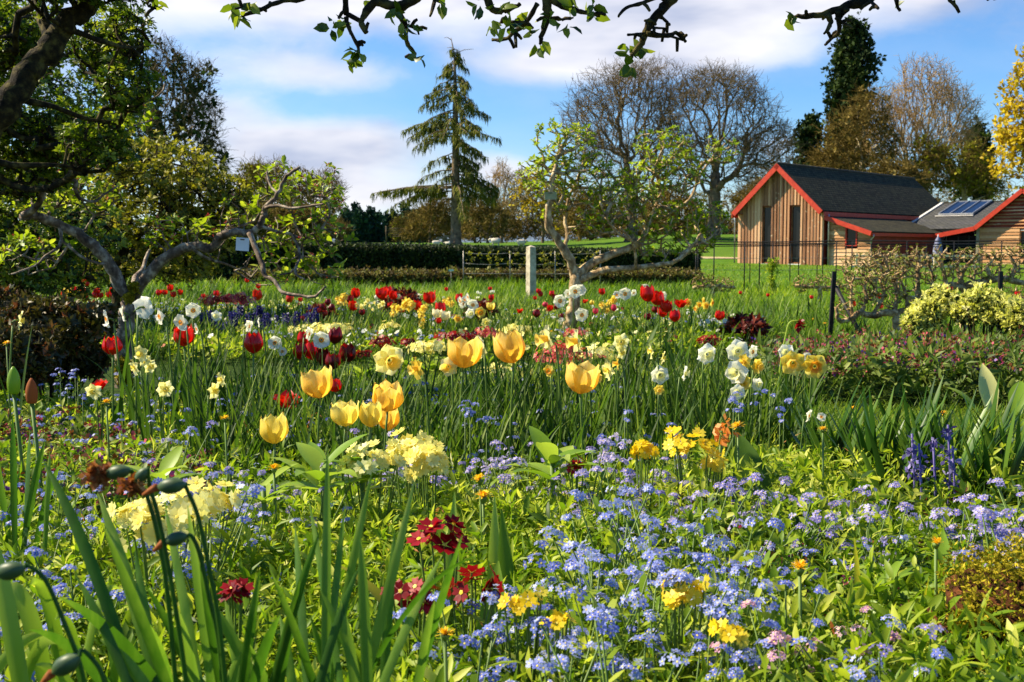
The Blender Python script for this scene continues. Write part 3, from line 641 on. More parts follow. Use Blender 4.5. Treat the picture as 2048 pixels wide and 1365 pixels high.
# lean-to wing on the near side: level boards, one window, mono-pitch roof
LW, LZ0, LZ1, LL, LV = 2.3, 2.46, 1.72, 9.0, .25
lz = lambda u: LZ0 - (LZ0 - LZ1) * u / LW - .12
def level_boards(name, u0, u1, v, z0, ztopf, holes, parent=house, bw=.17):
    mb = MB(); z = z0; k = 0
    while True:
        zt_ = z + bw
        # the span of this board under the roof line
        us = np.linspace(u0, u1, 40); ok = [x for x in us if ztopf(x) > z + .02]
        if not ok: break
        a, b = min(ok), max(ok); cuts = [(a, b)]
        for (h0, h1, y0, y1) in holes:
            if y0 < zt_ - .02 and y1 > z + .02:
                cuts = [c for (p, q) in cuts for c in ((p, min(q, h0)), (max(p, h1), q)) if c[1] - c[0] > .02]
        vb = rng.uniform(.1, 1)
        for (p, q) in cuts:
            t0, t1 = min(zt_, ztopf(p)), min(zt_, ztopf(q)); w0, w1 = rng.uniform(-.012, .012, 2)
            mb.hexa([(p, v - .055, z + w0), (q, v - .055, z + w1), (q, v, z), (p, v, z), (p, v - .02, t0), (q, v - .02, t1), (q, v, t1), (p, v, t0)], vb)
        z = zt_; k += 1
        if k > 60: break
    return mb.obj(name, board_h, parent, False)
lwin = [(1.02, 1.62, .95, 1.88)]
level_boards('cladding', .12, LW, LV, .0, lambda u: lz(u) - .02, [(a - .02, b + .02, c, d) for a, b, c, d in lwin])
lc = MB()
lc.hexa([(.12, LV + .01, -.3), (1.02, LV + .01, -.3), (1.02, LV + .1, -.3), (.12, LV + .1, -.3), (.12, LV + .01, lz(.12) - .03), (1.02, LV + .01, lz(1.02) - .03), (1.02, LV + .1, lz(1.02) - .03), (.12, LV + .1, lz(.12) - .03)])
lc.hexa([(1.62, LV + .01, -.3), (LW, LV + .01, -.3), (LW, LV + .1, -.3), (1.62, LV + .1, -.3), (1.62, LV + .01, lz(1.62) - .03), (LW, LV + .01, lz(LW) - .03), (LW, LV + .1, lz(LW) - .03), (1.62, LV + .1, lz(1.62) - .03)])
lc.box((1.32, LV + .055, .3), (.6, .09, 1.2)); lc.box((LW - .06, LV + LL / 2, .6), (.1, LL - .3, 1.9)); lc.obj('wall', red_soffit, house, False)
a, b, z0, z1 = lwin[0]
fo = MB().box((a + .03, LV + .0, (z0 + z1) / 2), (.06, .14, z1 - z0)).box((b - .03, LV, (z0 + z1) / 2), (.06, .14, z1 - z0)).box(((a + b) / 2, LV, z0 + .03), (b - a - .12, .14, .06)).obj('window', red, house, False)
MB().box(((a + b) / 2, LV + .03, (z0 + z1) / 2 + .03), (b - a - .12, .02, z1 - z0 - .06)).obj('pane', glass, fo, False)
beam('bargeboard', (.06, LV - .36, LZ0 - .1), (LW + .16, LV - .36, LZ1 - .16), .05, .22, red)
roof_slab('roof', (LW + .2, LV - .32, LZ1 - .05), (LW + .2, LL, LZ1 - .05), (.03, LL, LZ0), (.03, LV - .32, LZ0), .08, slate_dark)
beam('fascia', (LW + .17, LV - .3, LZ1 - .2), (LW + .17, LL, LZ1 - .2), .04, .16, red)
MB().tube([(LW + .22, LV - .2, LZ1 - .2), (LW + .2, LV - .18, LZ1 - .32), (LW + .06, LV - .1, LZ1 - .42), (LW + .05, LV - .1, -.1)], .035, 7).obj('downpipe', metal_m, house)
# link roof with the skylight, then the porch gable
GU = lambda p: np.array(((p - BO) @ fh, (p - BO) @ rh, 0))
g0 = GU(np.array((22.07, 60.0, 0))); gu, gv = g0[0], g0[1]            # tip of the low eave in building coordinates
kn, apx, end = gu + 2.06, gu + 4.34, gu + 6.9
zg = lambda u: (1.60 + (u - gu) / 2.06 * .37) if u < kn else (1.97 + (u - kn) / (apx - kn) * 1.85 if u < apx else 3.82 - (u - apx) / (apx - kn) * 1.85)
LKz1, LKv1, LKz0, LKv0 = 3.45, gv + 6.4, 1.9, gv + .9
roof_slab('roof', (.15, LKv0, LKz0), (apx + 1, LKv0, LKz0), (apx + 1, LKv1, LKz1), (.15, LKv1, LKz1), .1, slate_grey)
beam('flashing', (.22, LKv1 - .1, LKz1 + .02), (.22, LKv0 + .6, LKz0 + .2), .14, .05, lead_m)
beam('ridge', (.15, LKv1 + .02, LKz1 + .02), (apx + 1, LKv1 + .02, LKz1 + .02), .16, .08, slate_dark_r)
ls = lambda u, t, up=0: np.array((u, LKv0 + (LKv1 - LKv0) * t, LKz0 + (LKz1 - LKz0) * t + up))
sk = None
s0, s1, t0, t1 = 1.15, 3.0, .48, .98
sky_glass = bpy.data.materials.new('skylight glass'); sky_glass.use_nodes = True; q_ = sky_glass.node_tree.nodes['Principled BSDF']; q_.inputs['Base Color'].default_value = (.010, .018, .045, 1); q_.inputs['Roughness'].default_value = .2; q_.inputs['Specular IOR Level'].default_value = .12
rails = MB()
for (p, q) in [((s0, t0), (s1, t0)), ((s0, t1), (s1, t1))]:
    a, b = ls(*p, .1), ls(*q, .1); rails.box((a + b) / 2, (abs(b[0] - a[0]) + .06, .07, .08))
for k in range(4):
    u = s0 + (s1 - s0) * k / 3; a, b = ls(u, t0, .11), ls(u, t1, .11); d = b - a; d /= np.linalg.norm(d); n_ = np.array((0, -d[2], d[1]))
    x = np.array((.024, 0, 0)); h_ = n_ * .05; rails.hexa([a - x - h_, a + x - h_, b + x - h_, b - x - h_, a - x + h_, a + x + h_, b + x + h_, b - x + h_])
sk = rails.obj('skylight', metal_m, house, False)
for k in range(3):
    ua, ub = s0 + (s1 - s0) * k / 3 + .05, s0 + (s1 - s0) * (k + 1) / 3 - .05
    P = [ls(ua, t0 + .01, .06), ls(ub, t0 + .01, .06), ls(ub, t1 - .01, .06), ls(ua, t1 - .01, .06)]; P += [p + np.array((0, 0, .05)) for p in P]
    MB().hexa(P).obj('pane', sky_glass, sk, False)
beam('skylight_apron', ls(s0 - .1, t0 - .03, .05), ls(s1 + .1, t0 - .03, .05), .2, .05, lead_m)
pw = [(kn + 2.1, kn + 3.0, .35, 1.75)]
level_boards('cladding', kn + .15, end - .3, gv, .0, lambda u: zg(u) - .16, pw)
pc = MB()
for a, b in ((kn + .15, pw[0][0]), (pw[0][1], end - .35)):
    us = np.linspace(a, b, 9)
    for p, q in zip(us[:-1], us[1:]): pc.hexa([(p, gv + .01, -.3), (q, gv + .01, -.3), (q, gv + .12, -.3), (p, gv + .12, -.3), (p, gv + .01, zg(p) - .18), (q, gv + .01, zg(q) - .18), (q, gv + .12, zg(q) - .18), (p, gv + .12, zg(p) - .18)])
us = np.linspace(pw[0][0], pw[0][1], 5)
for p, q in zip(us[:-1], us[1:]): pc.hexa([(p, gv + .01, 1.78), (q, gv + .01, 1.78), (q, gv + .12, 1.78), (p, gv + .12, 1.78), (p, gv + .01, zg(p) - .18), (q, gv + .01, zg(q) - .18), (q, gv + .12, zg(q) - .18), (p, gv + .12, zg(p) - .18)])
pc.box((kn + .2, gv + 3, .7), (.1, 5.6, 2.0)); pc.obj('wall', red_soffit, house, False)
a, b, z0, z1 = pw[0]
fo = MB().box((a + .03, gv + .03, (z0 + z1) / 2), (.06, .1, z1 - z0)).box((b - .03, gv + .03, (z0 + z1) / 2), (.06, .1, z1 - z0)).box(((a + b) / 2, gv + .03, z1 - .03), (b - a - .12, .1, .06)).box(((a + b) / 2, gv + .03, z0 + .03), (b - a - .12, .1, .06)).obj('window', frame_m, house, False)
MB().box(((a + b) / 2, gv + .07, (z0 + z1) / 2), (b - a - .12, .02, z1 - z0 - .12)).obj('pane', glass, fo, False)
for (p, q) in ((gu - .05, kn), (kn, apx), (apx, end)):
    A_, B_ = np.array((p, gv - .34, zg(p))), np.array((q, gv - .34, zg(q)))
    beam('bargeboard', A_ + np.array((0, -.04, -.1)), B_ + np.array((0, -.04, -.1)), .05, .22, red)
    far = 6.2 if p > gu else 2.2
    up = [A_ + np.array((0, far, 0)), B_ + np.array((0, far, 0))]
    roof_slab('roof', A_, up[0], up[1], B_, .08, slate_grey if p < apx - .1 else slate_dark)
# glazed porch under the low eave, with its posts
MB().box((kn + .08, gv - .05, .9), (.14, .14, 2.0)).obj('porch_post', surfmat('grey oak post', srgb(128, 118, 96), srgb(160, 150, 126), 5, .8, .2, .2), house, False)
gl = MB().box(((gu + .35 + kn) / 2, gv + .35, .72), (kn - gu - .5, .03, 1.6)).obj('glazed_screen', glass, house, False)
for u in (gu + .35, gu + 1.0, gu + 1.55): MB().box((u, gv + .33, .72), (.05, .06, 1.62)).obj('mullion', surfmat('dark window frame', srgb(40, 38, 36), srgb(58, 54, 50), 5, .5, .3, 0), gl, False)
MB().box((1.9, gv + 3.6, .8), (2.4, .1, 1.9)).obj('wall', red_soffit, house, False)
# closed parasol in the yard
pb = foot(1873, 53.5); ps = thing('closed_parasol', 'folded grey-blue parasol standing before the glazed porch', 'parasol', pb)
cm = surfmat('blue grey canvas', srgb(86, 90, 118), srgb(134, 136, 160), 6, .9, .1, .4)
a = np.arange(20) * 2 * math.pi / 20; prof = [(0.10, .14), (.16, .22), (.45, .20), (.95, .16), (1.25, .10), (1.42, .02)]; V = []
for (z, r) in prof: V += [(r * (1 + .22 * (k % 2)) * math.cos(x), r * (1 + .22 * (k % 2)) * math.sin(x), z) for k, x in enumerate(a)]
i = (np.arange(5)[:, None] * 20 + np.arange(20)[None]); j = np.arange(5)[:, None] * 20 + (np.arange(20)[None] + 1) % 20
MB().add(V, np.stack([i, j, j + 20, i + 20], -1).reshape(-1, 4)).obj('canopy', cm, ps)
MB().tube([(0, 0, 0), (0, 0, 1.5)], .025, 8).obj('pole', metal_m, ps); MB().tube([(0, 0, 0), (0, 0, .06)], [.28, .25], 14).obj('base', stone_m, ps)
# garden bench and rail seen through the espalier in the yard
bm_ = surfmat('orange timber', srgb(188, 104, 44), srgb(214, 134, 66), 5, .7, .2, .1)
bx = foot(1830, 47); bt = thing('timber_rail', 'pale timber yard rail partly hidden behind the gnarled espalier', 'rail', bx)
rm = surfmat('pale sawn timber', srgb(206, 180, 132), srgb(232, 212, 170), 5, .8, .2, .1)
for z in (.55, .12): MB().box((0, 0, z), (5.2, .06, .09)).obj('rail', rm, bt, False)
for x in (-2.4, -.8, .8, 2.4): MB().box((x, .06, .3), (.1, .06, .7)).obj('post', rm, bt, False)
# ------------------------------------------------------------------ leaf rosettes
def leaf_tris(c, d, side, up, L, W, curl=.18):
    """4 triangles of one folded leaf"""
    m = c + d * L * .48; tip = c + d * L - up * L * curl
    return [c, m - side * W / 2 + up * W * .22, m, m + side * W / 2 + up * W * .22, tip], [(0, 1, 2), (0, 2, 3), (1, 4, 2), (2, 4, 3)]
def leaf_ovate(c, d, side, up, L, W, curl=.16):
    m1 = c + d * L * .30 + up * L * .03; m2 = c + d * L * .68 - up * L * curl * .35; tip = c + d * L - up * L * curl
    return [c, m1 - side * W * .44 + up * W * .16, m1, m1 + side * W * .44 + up * W * .16, m2 - side * W * .40 + up * W * .12, m2, m2 + side * W * .40 + up * W * .12, tip], [(0, 1, 2), (0, 2, 3), (1, 4, 5), (1, 5, 2), (2, 5, 6), (2, 6, 3), (4, 7, 5), (5, 7, 6)]
def rosette(n, L, wr, elev=(.2, .9), seed=0, bud=False, lf=None):
    g = np.random.default_rng(seed); V = []; T = []; A = []
    for k in range(n):
        a = k * 2.4 + g.uniform(-.4, .4); e = g.uniform(*elev); d = np.array((math.cos(a) * math.cos(e), math.sin(a) * math.cos(e), math.sin(e)))
        s = np.cross(d, (0, 0, 1.0)); s /= np.linalg.norm(s); u = np.cross(s, d); l = L * g.uniform(.6, 1.15)
        v, t = (lf or leaf_tris)(d * L * .12, d, s, u, l, l * wr); b = len(V); V += v; T += [tuple(b + x for x in q) for q in t]; A += [g.uniform(-.16, .16)] * len(v)
    return (np.array(V), None, np.array(T), np.array(A))
ROS = [rosette(6, 1.0, .56, (.1, 1.0), s) for s in range(6)]; ROS_N = [rosette(5, 1.0, .56, (-.1, 1.0), s + 60, False, leaf_ovate) for s in range(6)]
ROS_S = [rosette(5, 1.0, .5, (.2, 1.1), s + 20) for s in range(5)]
leaf_apple = leafmat('young apple leaf', [(0, srgb(88, 110, 14)), (.5, srgb(146, 166, 28)), (1, srgb(196, 200, 70))], .5, .45, .45)
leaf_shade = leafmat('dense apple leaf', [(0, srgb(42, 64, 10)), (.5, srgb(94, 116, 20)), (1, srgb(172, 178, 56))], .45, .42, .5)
leaf_gold = leafmat('small olive leaf', [(0, srgb(74, 80, 14)), (.5, srgb(136, 134, 30)), (1, srgb(194, 180, 72))], .45, .5, .4)
bud_pink = leafmat('pink blossom buds', [(0, srgb(150, 34, 44)), (.5, srgb(196, 66, 74)), (1, srgb(226, 140, 140))], .25, .5, .3)
def smooth(P, n=4):
    P = np.asarray(P, float); K = len(P); out = []
    for i in range(K - 1):
        p0, p1, p2, p3 = P[max(i - 1, 0)], P[i], P[i + 1], P[min(i + 2, K - 1)]
        for j in range(n):
            t = j / n; out.append(.5 * ((2 * p1) + (-p0 + p2) * t + (2 * p0 - 5 * p1 + 4 * p2 - p3) * t * t + (-p0 + 3 * p1 - 3 * p2 + p3) * t ** 3))
    out.append(P[-1]); return np.array(out)
def limb(mb, pts, r0, r1, Y, org, dY=0.0, sides=8, knob=.06, n=4, y0=None):
    """pts in photograph pixels; Y the distance, dY how much it goes away (+) or comes nearer along its length"""
    K = len(pts); d0 = y0 if y0 is not None else 0
    W = np.array([at(p[0], p[1], Y + d0 + dY * (i / max(1, K - 1))) - org for i, p in enumerate(pts)])
    W = smooth(W, n); k = len(W); r = np.linspace(r0, r1, k) * (1 + rng.normal(0, knob, k))
    W[1:-1] += rng.normal(0, r0 * .10, (k - 2, 3)); mb.tube(W, r, sides); return W
def apple(name, label, px, Y, limbs, ellipses, ntg, twigm, barkm, leafm, lsize, r0=.0028, frac=.8, step=.12, jit=.16, wgt=.35, depth=.35, buds=0, leaf_var=.25, group=None, base=None, lower=-1, ros=ROS, nper=1):
    """limbs: list of (pts px, radius px start, radius px end, dY)"""
    b = foot(px, Y) if base is None else base; t = thing(name, label, 'tree', b, 0, group); k = Y / FPX
    mb = MB(); N0 = []; p0 = []; starts = []
    for li in limbs:
        pts, ra, rb, dY = li[:4]; W = limb(mb, pts, ra * k, rb * k, Y, b, dY, 9 if ra > 4 else 6, y0=li[4] if len(li) > 4 else None)
        N0.append(W)
    nodes = np.concatenate(N0); par0 = np.full(len(nodes), -1)
    tg = []; tot = sum(e[2] * e[3] for e in ellipses)
    for e in ellipses:
        ex, ey, rx, ry = e[:4]; dz = e[4] if len(e) > 4 else 0
        c = at(ex, ey, Y + dz) - b; tg.append(crown_pts(c, (rx * k, max(rx, ry) * k * depth * 2, ry * k), max(6, int(ntg * rx * ry / tot)), .35, .3, lower))
    tg = np.concatenate(tg)
    P, par = grow(nodes, par0, tg, wgt, step, jit)
    r, tips = pipe(par, r0, 2.5); r = np.minimum(r, .012 + .2 * r); n0 = len(nodes)
    sel = np.arange(len(P)) >= n0; wood(mb, P, par, r, 4, r0, sel); mb.obj('trunk', barkm, t)
    d = P - P[np.maximum(par, 0)]; d[:, 2] += .03; d /= np.linalg.norm(d, axis=1)[:, None] + 1e-9
    m = sel & (tips | (rng.uniform(0, 1, len(P)) < frac)) & (r < r0 * 6); pts = P[m]; dd = d[m]
    if nper > 1: pts = np.repeat(pts, nper, 0) + rng.normal(0, lsize * .8, (len(pts) * nper, 3)); dd = np.repeat(dd, nper, 0) + rng.normal(0, .5, (len(dd) * nper, 3))
    ml = MB(); clumps(ml, pts, lsize, dd + rng.normal(0, .35, dd.shape) + np.array((0, 0, .3)), rng.normal(.5, leaf_var, len(pts)), ros, .25)
    if buds:
        q = P[sel & tips]; q = q[rng.uniform(0, 1, len(q)) < buds]; q = np.repeat(q, 4, 0) + rng.normal(0, lsize * .22, (len(q) * 4, 3)) + np.array((0, 0, lsize * .25))
        clumps(ml, q, lsize * .22, None, None, CLUMPS, .28, 1)
    ml.obj('foliage', [leafm, bud_pink], t)
    return t

# ------------------------------------------------------------------ the apple tree in the middle of the garden
apple('apple_tree', 'leafy dwarf apple tree with a forked silvery trunk rising from the tulip bed', 1134, 9.4, [
    ([(1132, 702), (1135, 668), (1141, 630), (1150, 590), (1152, 552)], 15, 11.5, 0),
    ([(1150, 556), (1140, 520), (1118, 485), (1099, 455), (1096, 425), (1102, 400), (1103, 372), (1108, 345)], 10, 4, -.2),
    ([(1152, 552), (1190, 522), (1230, 507), (1275, 490), (1292, 465), (1305, 430), (1315, 403), (1318, 370), (1317, 335), (1325, 300)], 9.5, 3, .25),
    ([(1315, 415), (1345, 416), (1378, 402), (1395, 362), (1420, 322), (1450, 288)], 5, 2, .2, .2),
    ([(1152, 566), (1182, 550), (1228, 539), (1272, 536), (1312, 530), (1352, 524), (1385, 492), (1402, 468)], 8, 2.5, -.3),
    ([(1128, 500), (1135, 470), (1130, 440), (1136, 400), (1150, 370), (1165, 330)], 4.5, 2, .3),
    ([(1280, 488), (1240, 470), (1215, 440), (1200, 405)], 3, 1.5, -.3), ([(1272, 536), (1270, 505), (1262, 480), (1240, 455)], 3.5, 1.5, -.3, -.15), ([(1352, 524), (1372, 500), (1415, 480), (1440, 455)], 3, 1.5, .2, -.2)],
    [(1108, 300, 62, 58), (1150, 290, 50, 50), (1100, 350, 70, 45), (1190, 350, 55, 50), (1325, 300, 62, 52), (1290, 370, 70, 55), (1240, 390, 75, 40), (1370, 340, 50, 50), (1445, 300, 38, 35), (1360, 440, 62, 45), (1395, 480, 45, 35), (1110, 400, 45, 40), (1200, 430, 60, 45), (1290, 450, 50, 40), (1425, 440, 42, 36), (1320, 500, 50, 30)],
    1000, bark_apple, bark_apple, leaf_apple, .040, .0050, .85, .09, .30, .3, .42, 0, .22)
# ------------------------------------------------------------------ the forked apple tree at the front
bark_front = surfmat('smooth apple bark', srgb(62, 48, 38), srgb(186, 170, 148), 20, .75, .3, .5, (1, 1, .8), extra=srgb(112, 94, 78), bdist=.005)
apple('apple_tree', 'old forked apple tree with smooth arching limbs, sparse leaves and pink buds', 246, 6.6, [
    ([(246, 800), (249, 745), (244, 690), (253, 640), (262, 604)], 17.6, 15.6, 0),
    ([(262, 606), (236, 560), (205, 510), (165, 474), (118, 450), (66, 432), (46, 432)], 13.6, 7.8, -.3),
    ([(46, 432), (66, 420), (80, 403), (94, 367), (131, 359), (150, 323), (164, 298), (187, 281), (194, 244), (218, 221), (221, 200)], 7.2, 2.3, -.3, -.3),
    ([(194, 244), (235, 226), (276, 211), (319, 190), (330, 168)], 3.2, 1.6, .1, -.5), ([(187, 248), (160, 240), (129, 239), (110, 250)], 3.2, 1.6, .2, -.5),
    ([(94, 367), (70, 350), (35, 330), (0, 324)], 4.8, 2.3, -.2, -.4), ([(150, 376), (158, 396), (187, 404), (206, 391), (235, 372)], 4.0, 1.6, .2, -.45), ([(131, 359), (152, 362), (150, 376)], 4.0, 3.9, .0, -.45), ([(160, 300), (160, 275), (172, 262)], 3.2, 1.6, .1, -.5),
    ([(262, 606), (288, 560), (332, 515), (378, 494), (421, 496), (441, 475), (462, 465), (499, 466), (519, 452), (528, 430), (531, 416), (556, 388), (571, 353), (600, 335)], 12.0, 2.7, -.3),
    ([(531, 416), (554, 412), (585, 417), (626, 411), (648, 408)], 3.6, 1.6, -.2, -.25), ([(519, 452), (550, 462), (585, 470), (606, 480), (626, 468), (650, 460), (680, 457)], 4.0, 1.6, .3, -.2), ([(640, 462), (660, 425), (646, 385), (653, 345)], 2.8, 1.6, .2, -.1),
    ([(499, 466), (512, 500), (525, 530), (530, 552), (548, 562), (565, 585), (600, 592), (628, 594), (640, 584), (652, 574)], 5.6, 1.7, -.4, -.25), ([(585, 470), (600, 510), (590, 545), (610, 560)], 3.2, 1.6, -.2, -.1),
    ([(378, 494), (420, 520), (450, 528), (500, 550)], 4.0, 1.6, .4, -.2), ([(275, 585), (268, 560), (283, 540), (300, 500)], 8.0, 3.1, .4, 0), ([(118, 450), (122, 472), (118, 494), (92, 512), (68, 533), (22, 549)], 4.0, 1.6, -.2, -.2), ([(215, 530), (175, 520), (145, 500), (122, 480)], 3.2, 2.3, -.1, -.1), ([(556, 388), (540, 370), (533, 345)], 2.4, 1.6, .1, -.3)],
    [(150, 290, 80, 60), (260, 225, 60, 45), (80, 380, 80, 60), (200, 400, 50, 45), (560, 370, 60, 50), (640, 400, 50, 60), (600, 460, 80, 40), (560, 530, 80, 50), (420, 470, 60, 40), (650, 540, 45, 40), (60, 510, 60, 45), (480, 430, 50, 40), (655, 345, 16, 14), (330, 470, 50, 40), (690, 470, 22, 25)],
    640, bark_front, bark_front, leaf_apple, .048, .0026, .22, .10, .24, .3, .4, .45, .2, None, None, -1, ROS_N)
mo = MB(); mb_ = foot(246, 6.6)
for (px, py, s, dy) in [(247, 730, .045, -.06), (246, 748, .05, -.07), (251, 765, .04, -.05), (268, 575, .035, -.05), (258, 595, .03, -.06)]:
    c = at(px, py, 6.6 + dy); q = c + rng.normal(0, s * .42, (260, 3)); clumps(mo, q, .013)
tag(mo.obj('moss_cushion', moss), 'yellow moss cushions growing on the forked apple trunk', 'moss')
# ------------------------------------------------------------------ dense trees on the far side of it
apple('apple_tree', 'big dark apple tree with a thick leaning trunk and a dense leafy crown', -260, 5.0, [
    ([(-260, 868), (-170, 480), (-40, 275), (20, 195), (62, 140), (100, 92), (140, 38), (172, 10), (205, -50), (240, -140)], 34, 17, .3),
    ([(60, 150), (98, 90), (80, 20), (62, -60)], 17, 9, .4, .1), ([(-40, 262), (-60, 120), (-50, -60)], 18, 10, -.4, .05), ([(125, 55), (210, 85), (262, 96), (300, 88)], 7, 2, .5, .15), ([(20, 195), (110, 215), (180, 240), (240, 245)], 8, 2, .6, .1), ([(-80, 300), (20, 330), (110, 330), (170, 345)], 9, 3, .7, 0)],
    [(20, 70, 90, 90, 1.0), (200, 100, 70, 70, .9), (250, 60, 50, 60, .6), (255, 170, 60, 70, .6), (130, 270, 120, 70, 1.2), (40, 350, 110, 80, 1.2), (-70, 200, 110, 150, 1.0), (190, 290, 80, 60, .7), (180, -60, 120, 60), (60, -80, 120, 80)],
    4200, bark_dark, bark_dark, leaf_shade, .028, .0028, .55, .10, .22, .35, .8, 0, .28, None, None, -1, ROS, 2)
apple('apple_tree', 'olive-leaved apple tree with rounded crown standing behind the forked apple tree', 236, 11.2, [
    ([(236, 665), (238, 560), (246, 500), (255, 440)], 15, 10, 0), ([(246, 500), (300, 450), (350, 400), (380, 350)], 8, 3, .2), ([(255, 440), (230, 390), (240, 340)], 8, 3, -.2), ([(250, 480), (180, 450), (140, 400)], 7, 3, .1), ([(300, 450), (380, 440), (440, 400), (470, 380)], 6, 2, -.3), ([(246, 520), (330, 510), (400, 500), (460, 490)], 6, 2, .3)],
    [(330, 350, 110, 70), (420, 390, 75, 60), (250, 330, 80, 60), (300, 440, 120, 60), (420, 470, 85, 50), (180, 420, 90, 70), (230, 520, 120, 40), (350, 530, 90, 36), (470, 420, 40, 50)],
    2100, bark_dark, bark_dark, leaf_gold, .048, .0045, .6, .13, .22, .35, .8, 0, .25, None, None, -1, ROS, 2)
apple('apple_tree', 'shaded apple tree filling the gap behind the big leaning trunk', 40, 9.6, [
    ([(40, 700), (45, 600), (70, 500), (60, 420)], 18, 12, 0), ([(70, 500), (130, 450), (190, 430)], 9, 4, .2), ([(60, 430), (0, 380), (-40, 340)], 9, 3, .1), ([(60, 560), (120, 545), (190, 560)], 6, 3, -.2)],
    [(40, 400, 130, 80), (140, 470, 110, 60), (60, 500, 120, 60), (-60, 450, 90, 120), (130, 560, 90, 34), (20, 570, 70, 36)],
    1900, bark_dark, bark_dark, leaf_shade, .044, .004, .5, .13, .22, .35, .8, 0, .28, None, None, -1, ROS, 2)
apple('apple_tree', 'tall shadowy tree closing the gaps behind the big leaning trunk', -40, 18.5, [
    ([(-40, 630), (-30, 400), (10, 220), (40, 80)], 16, 7, 0), ([(-30, 380), (80, 300), (180, 230)], 8, 3, .3), ([(0, 250), (90, 150), (160, 90)], 7, 3, -.2), ([(-20, 300), (-90, 200), (-120, 100)], 8, 3, 0)],
    [(30, 60, 140, 100), (150, 150, 110, 90), (40, 220, 160, 110), (180, 280, 120, 80), (80, 360, 160, 80), (-90, 250, 120, 200)],
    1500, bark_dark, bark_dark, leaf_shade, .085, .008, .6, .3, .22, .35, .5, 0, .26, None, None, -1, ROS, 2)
# dark leafy shrubs at the foot
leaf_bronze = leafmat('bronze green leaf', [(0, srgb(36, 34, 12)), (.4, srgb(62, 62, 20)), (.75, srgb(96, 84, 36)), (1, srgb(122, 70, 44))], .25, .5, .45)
def shrub(name, label, blobs, Y, mat, n, size, cat='shrub', tpls=ROS_S, group=None, stemm=bark_dark, vs=.28, stems=24, flowers=None):
    """blobs: (px, py, rx, ry, dY)"""
    b = foot(blobs[0][0], Y); t = thing(name, label, cat, b, 0, group); k = Y / FPX; pts = []; tot = sum(q[2] * q[3] for q in blobs)
    for (ex, ey, rx, ry, dY) in blobs: pts.append(crown_pts(at(ex, ey, Y + dY) - b, (rx * k, rx * k * .7, ry * k), max(8, int(n * rx * ry / tot)), .5, .3, -.9))
    pts = np.concatenate(pts); pts = pts[pts[:, 2] > .02]
    ms = MB(); q = pts[rng.integers(0, len(pts), stems)]; ms.segs(np.stack([q[:, 0] * .4, q[:, 1] * .4, 0 * q[:, 2]], -1), q, .008, .004, 4); ms.obj('stems', stemm, t)
    ml = MB(); clumps(ml, pts, size, None, None, tpls, vs); ml.obj('foliage', mat, t)
    if flowers: flowers(t, pts)
    return t
shrub('shrub', 'dark bronze-leaved shrub in deep shade below the forked apple tree', [(90, 660, 130, 70, 0), (30, 720, 100, 70, -.3), (150, 720, 80, 50, .2), (0, 620, 90, 50, .3), (200, 640, 40, 40, .6)], 5.6, leaf_bronze, 2600, .042)
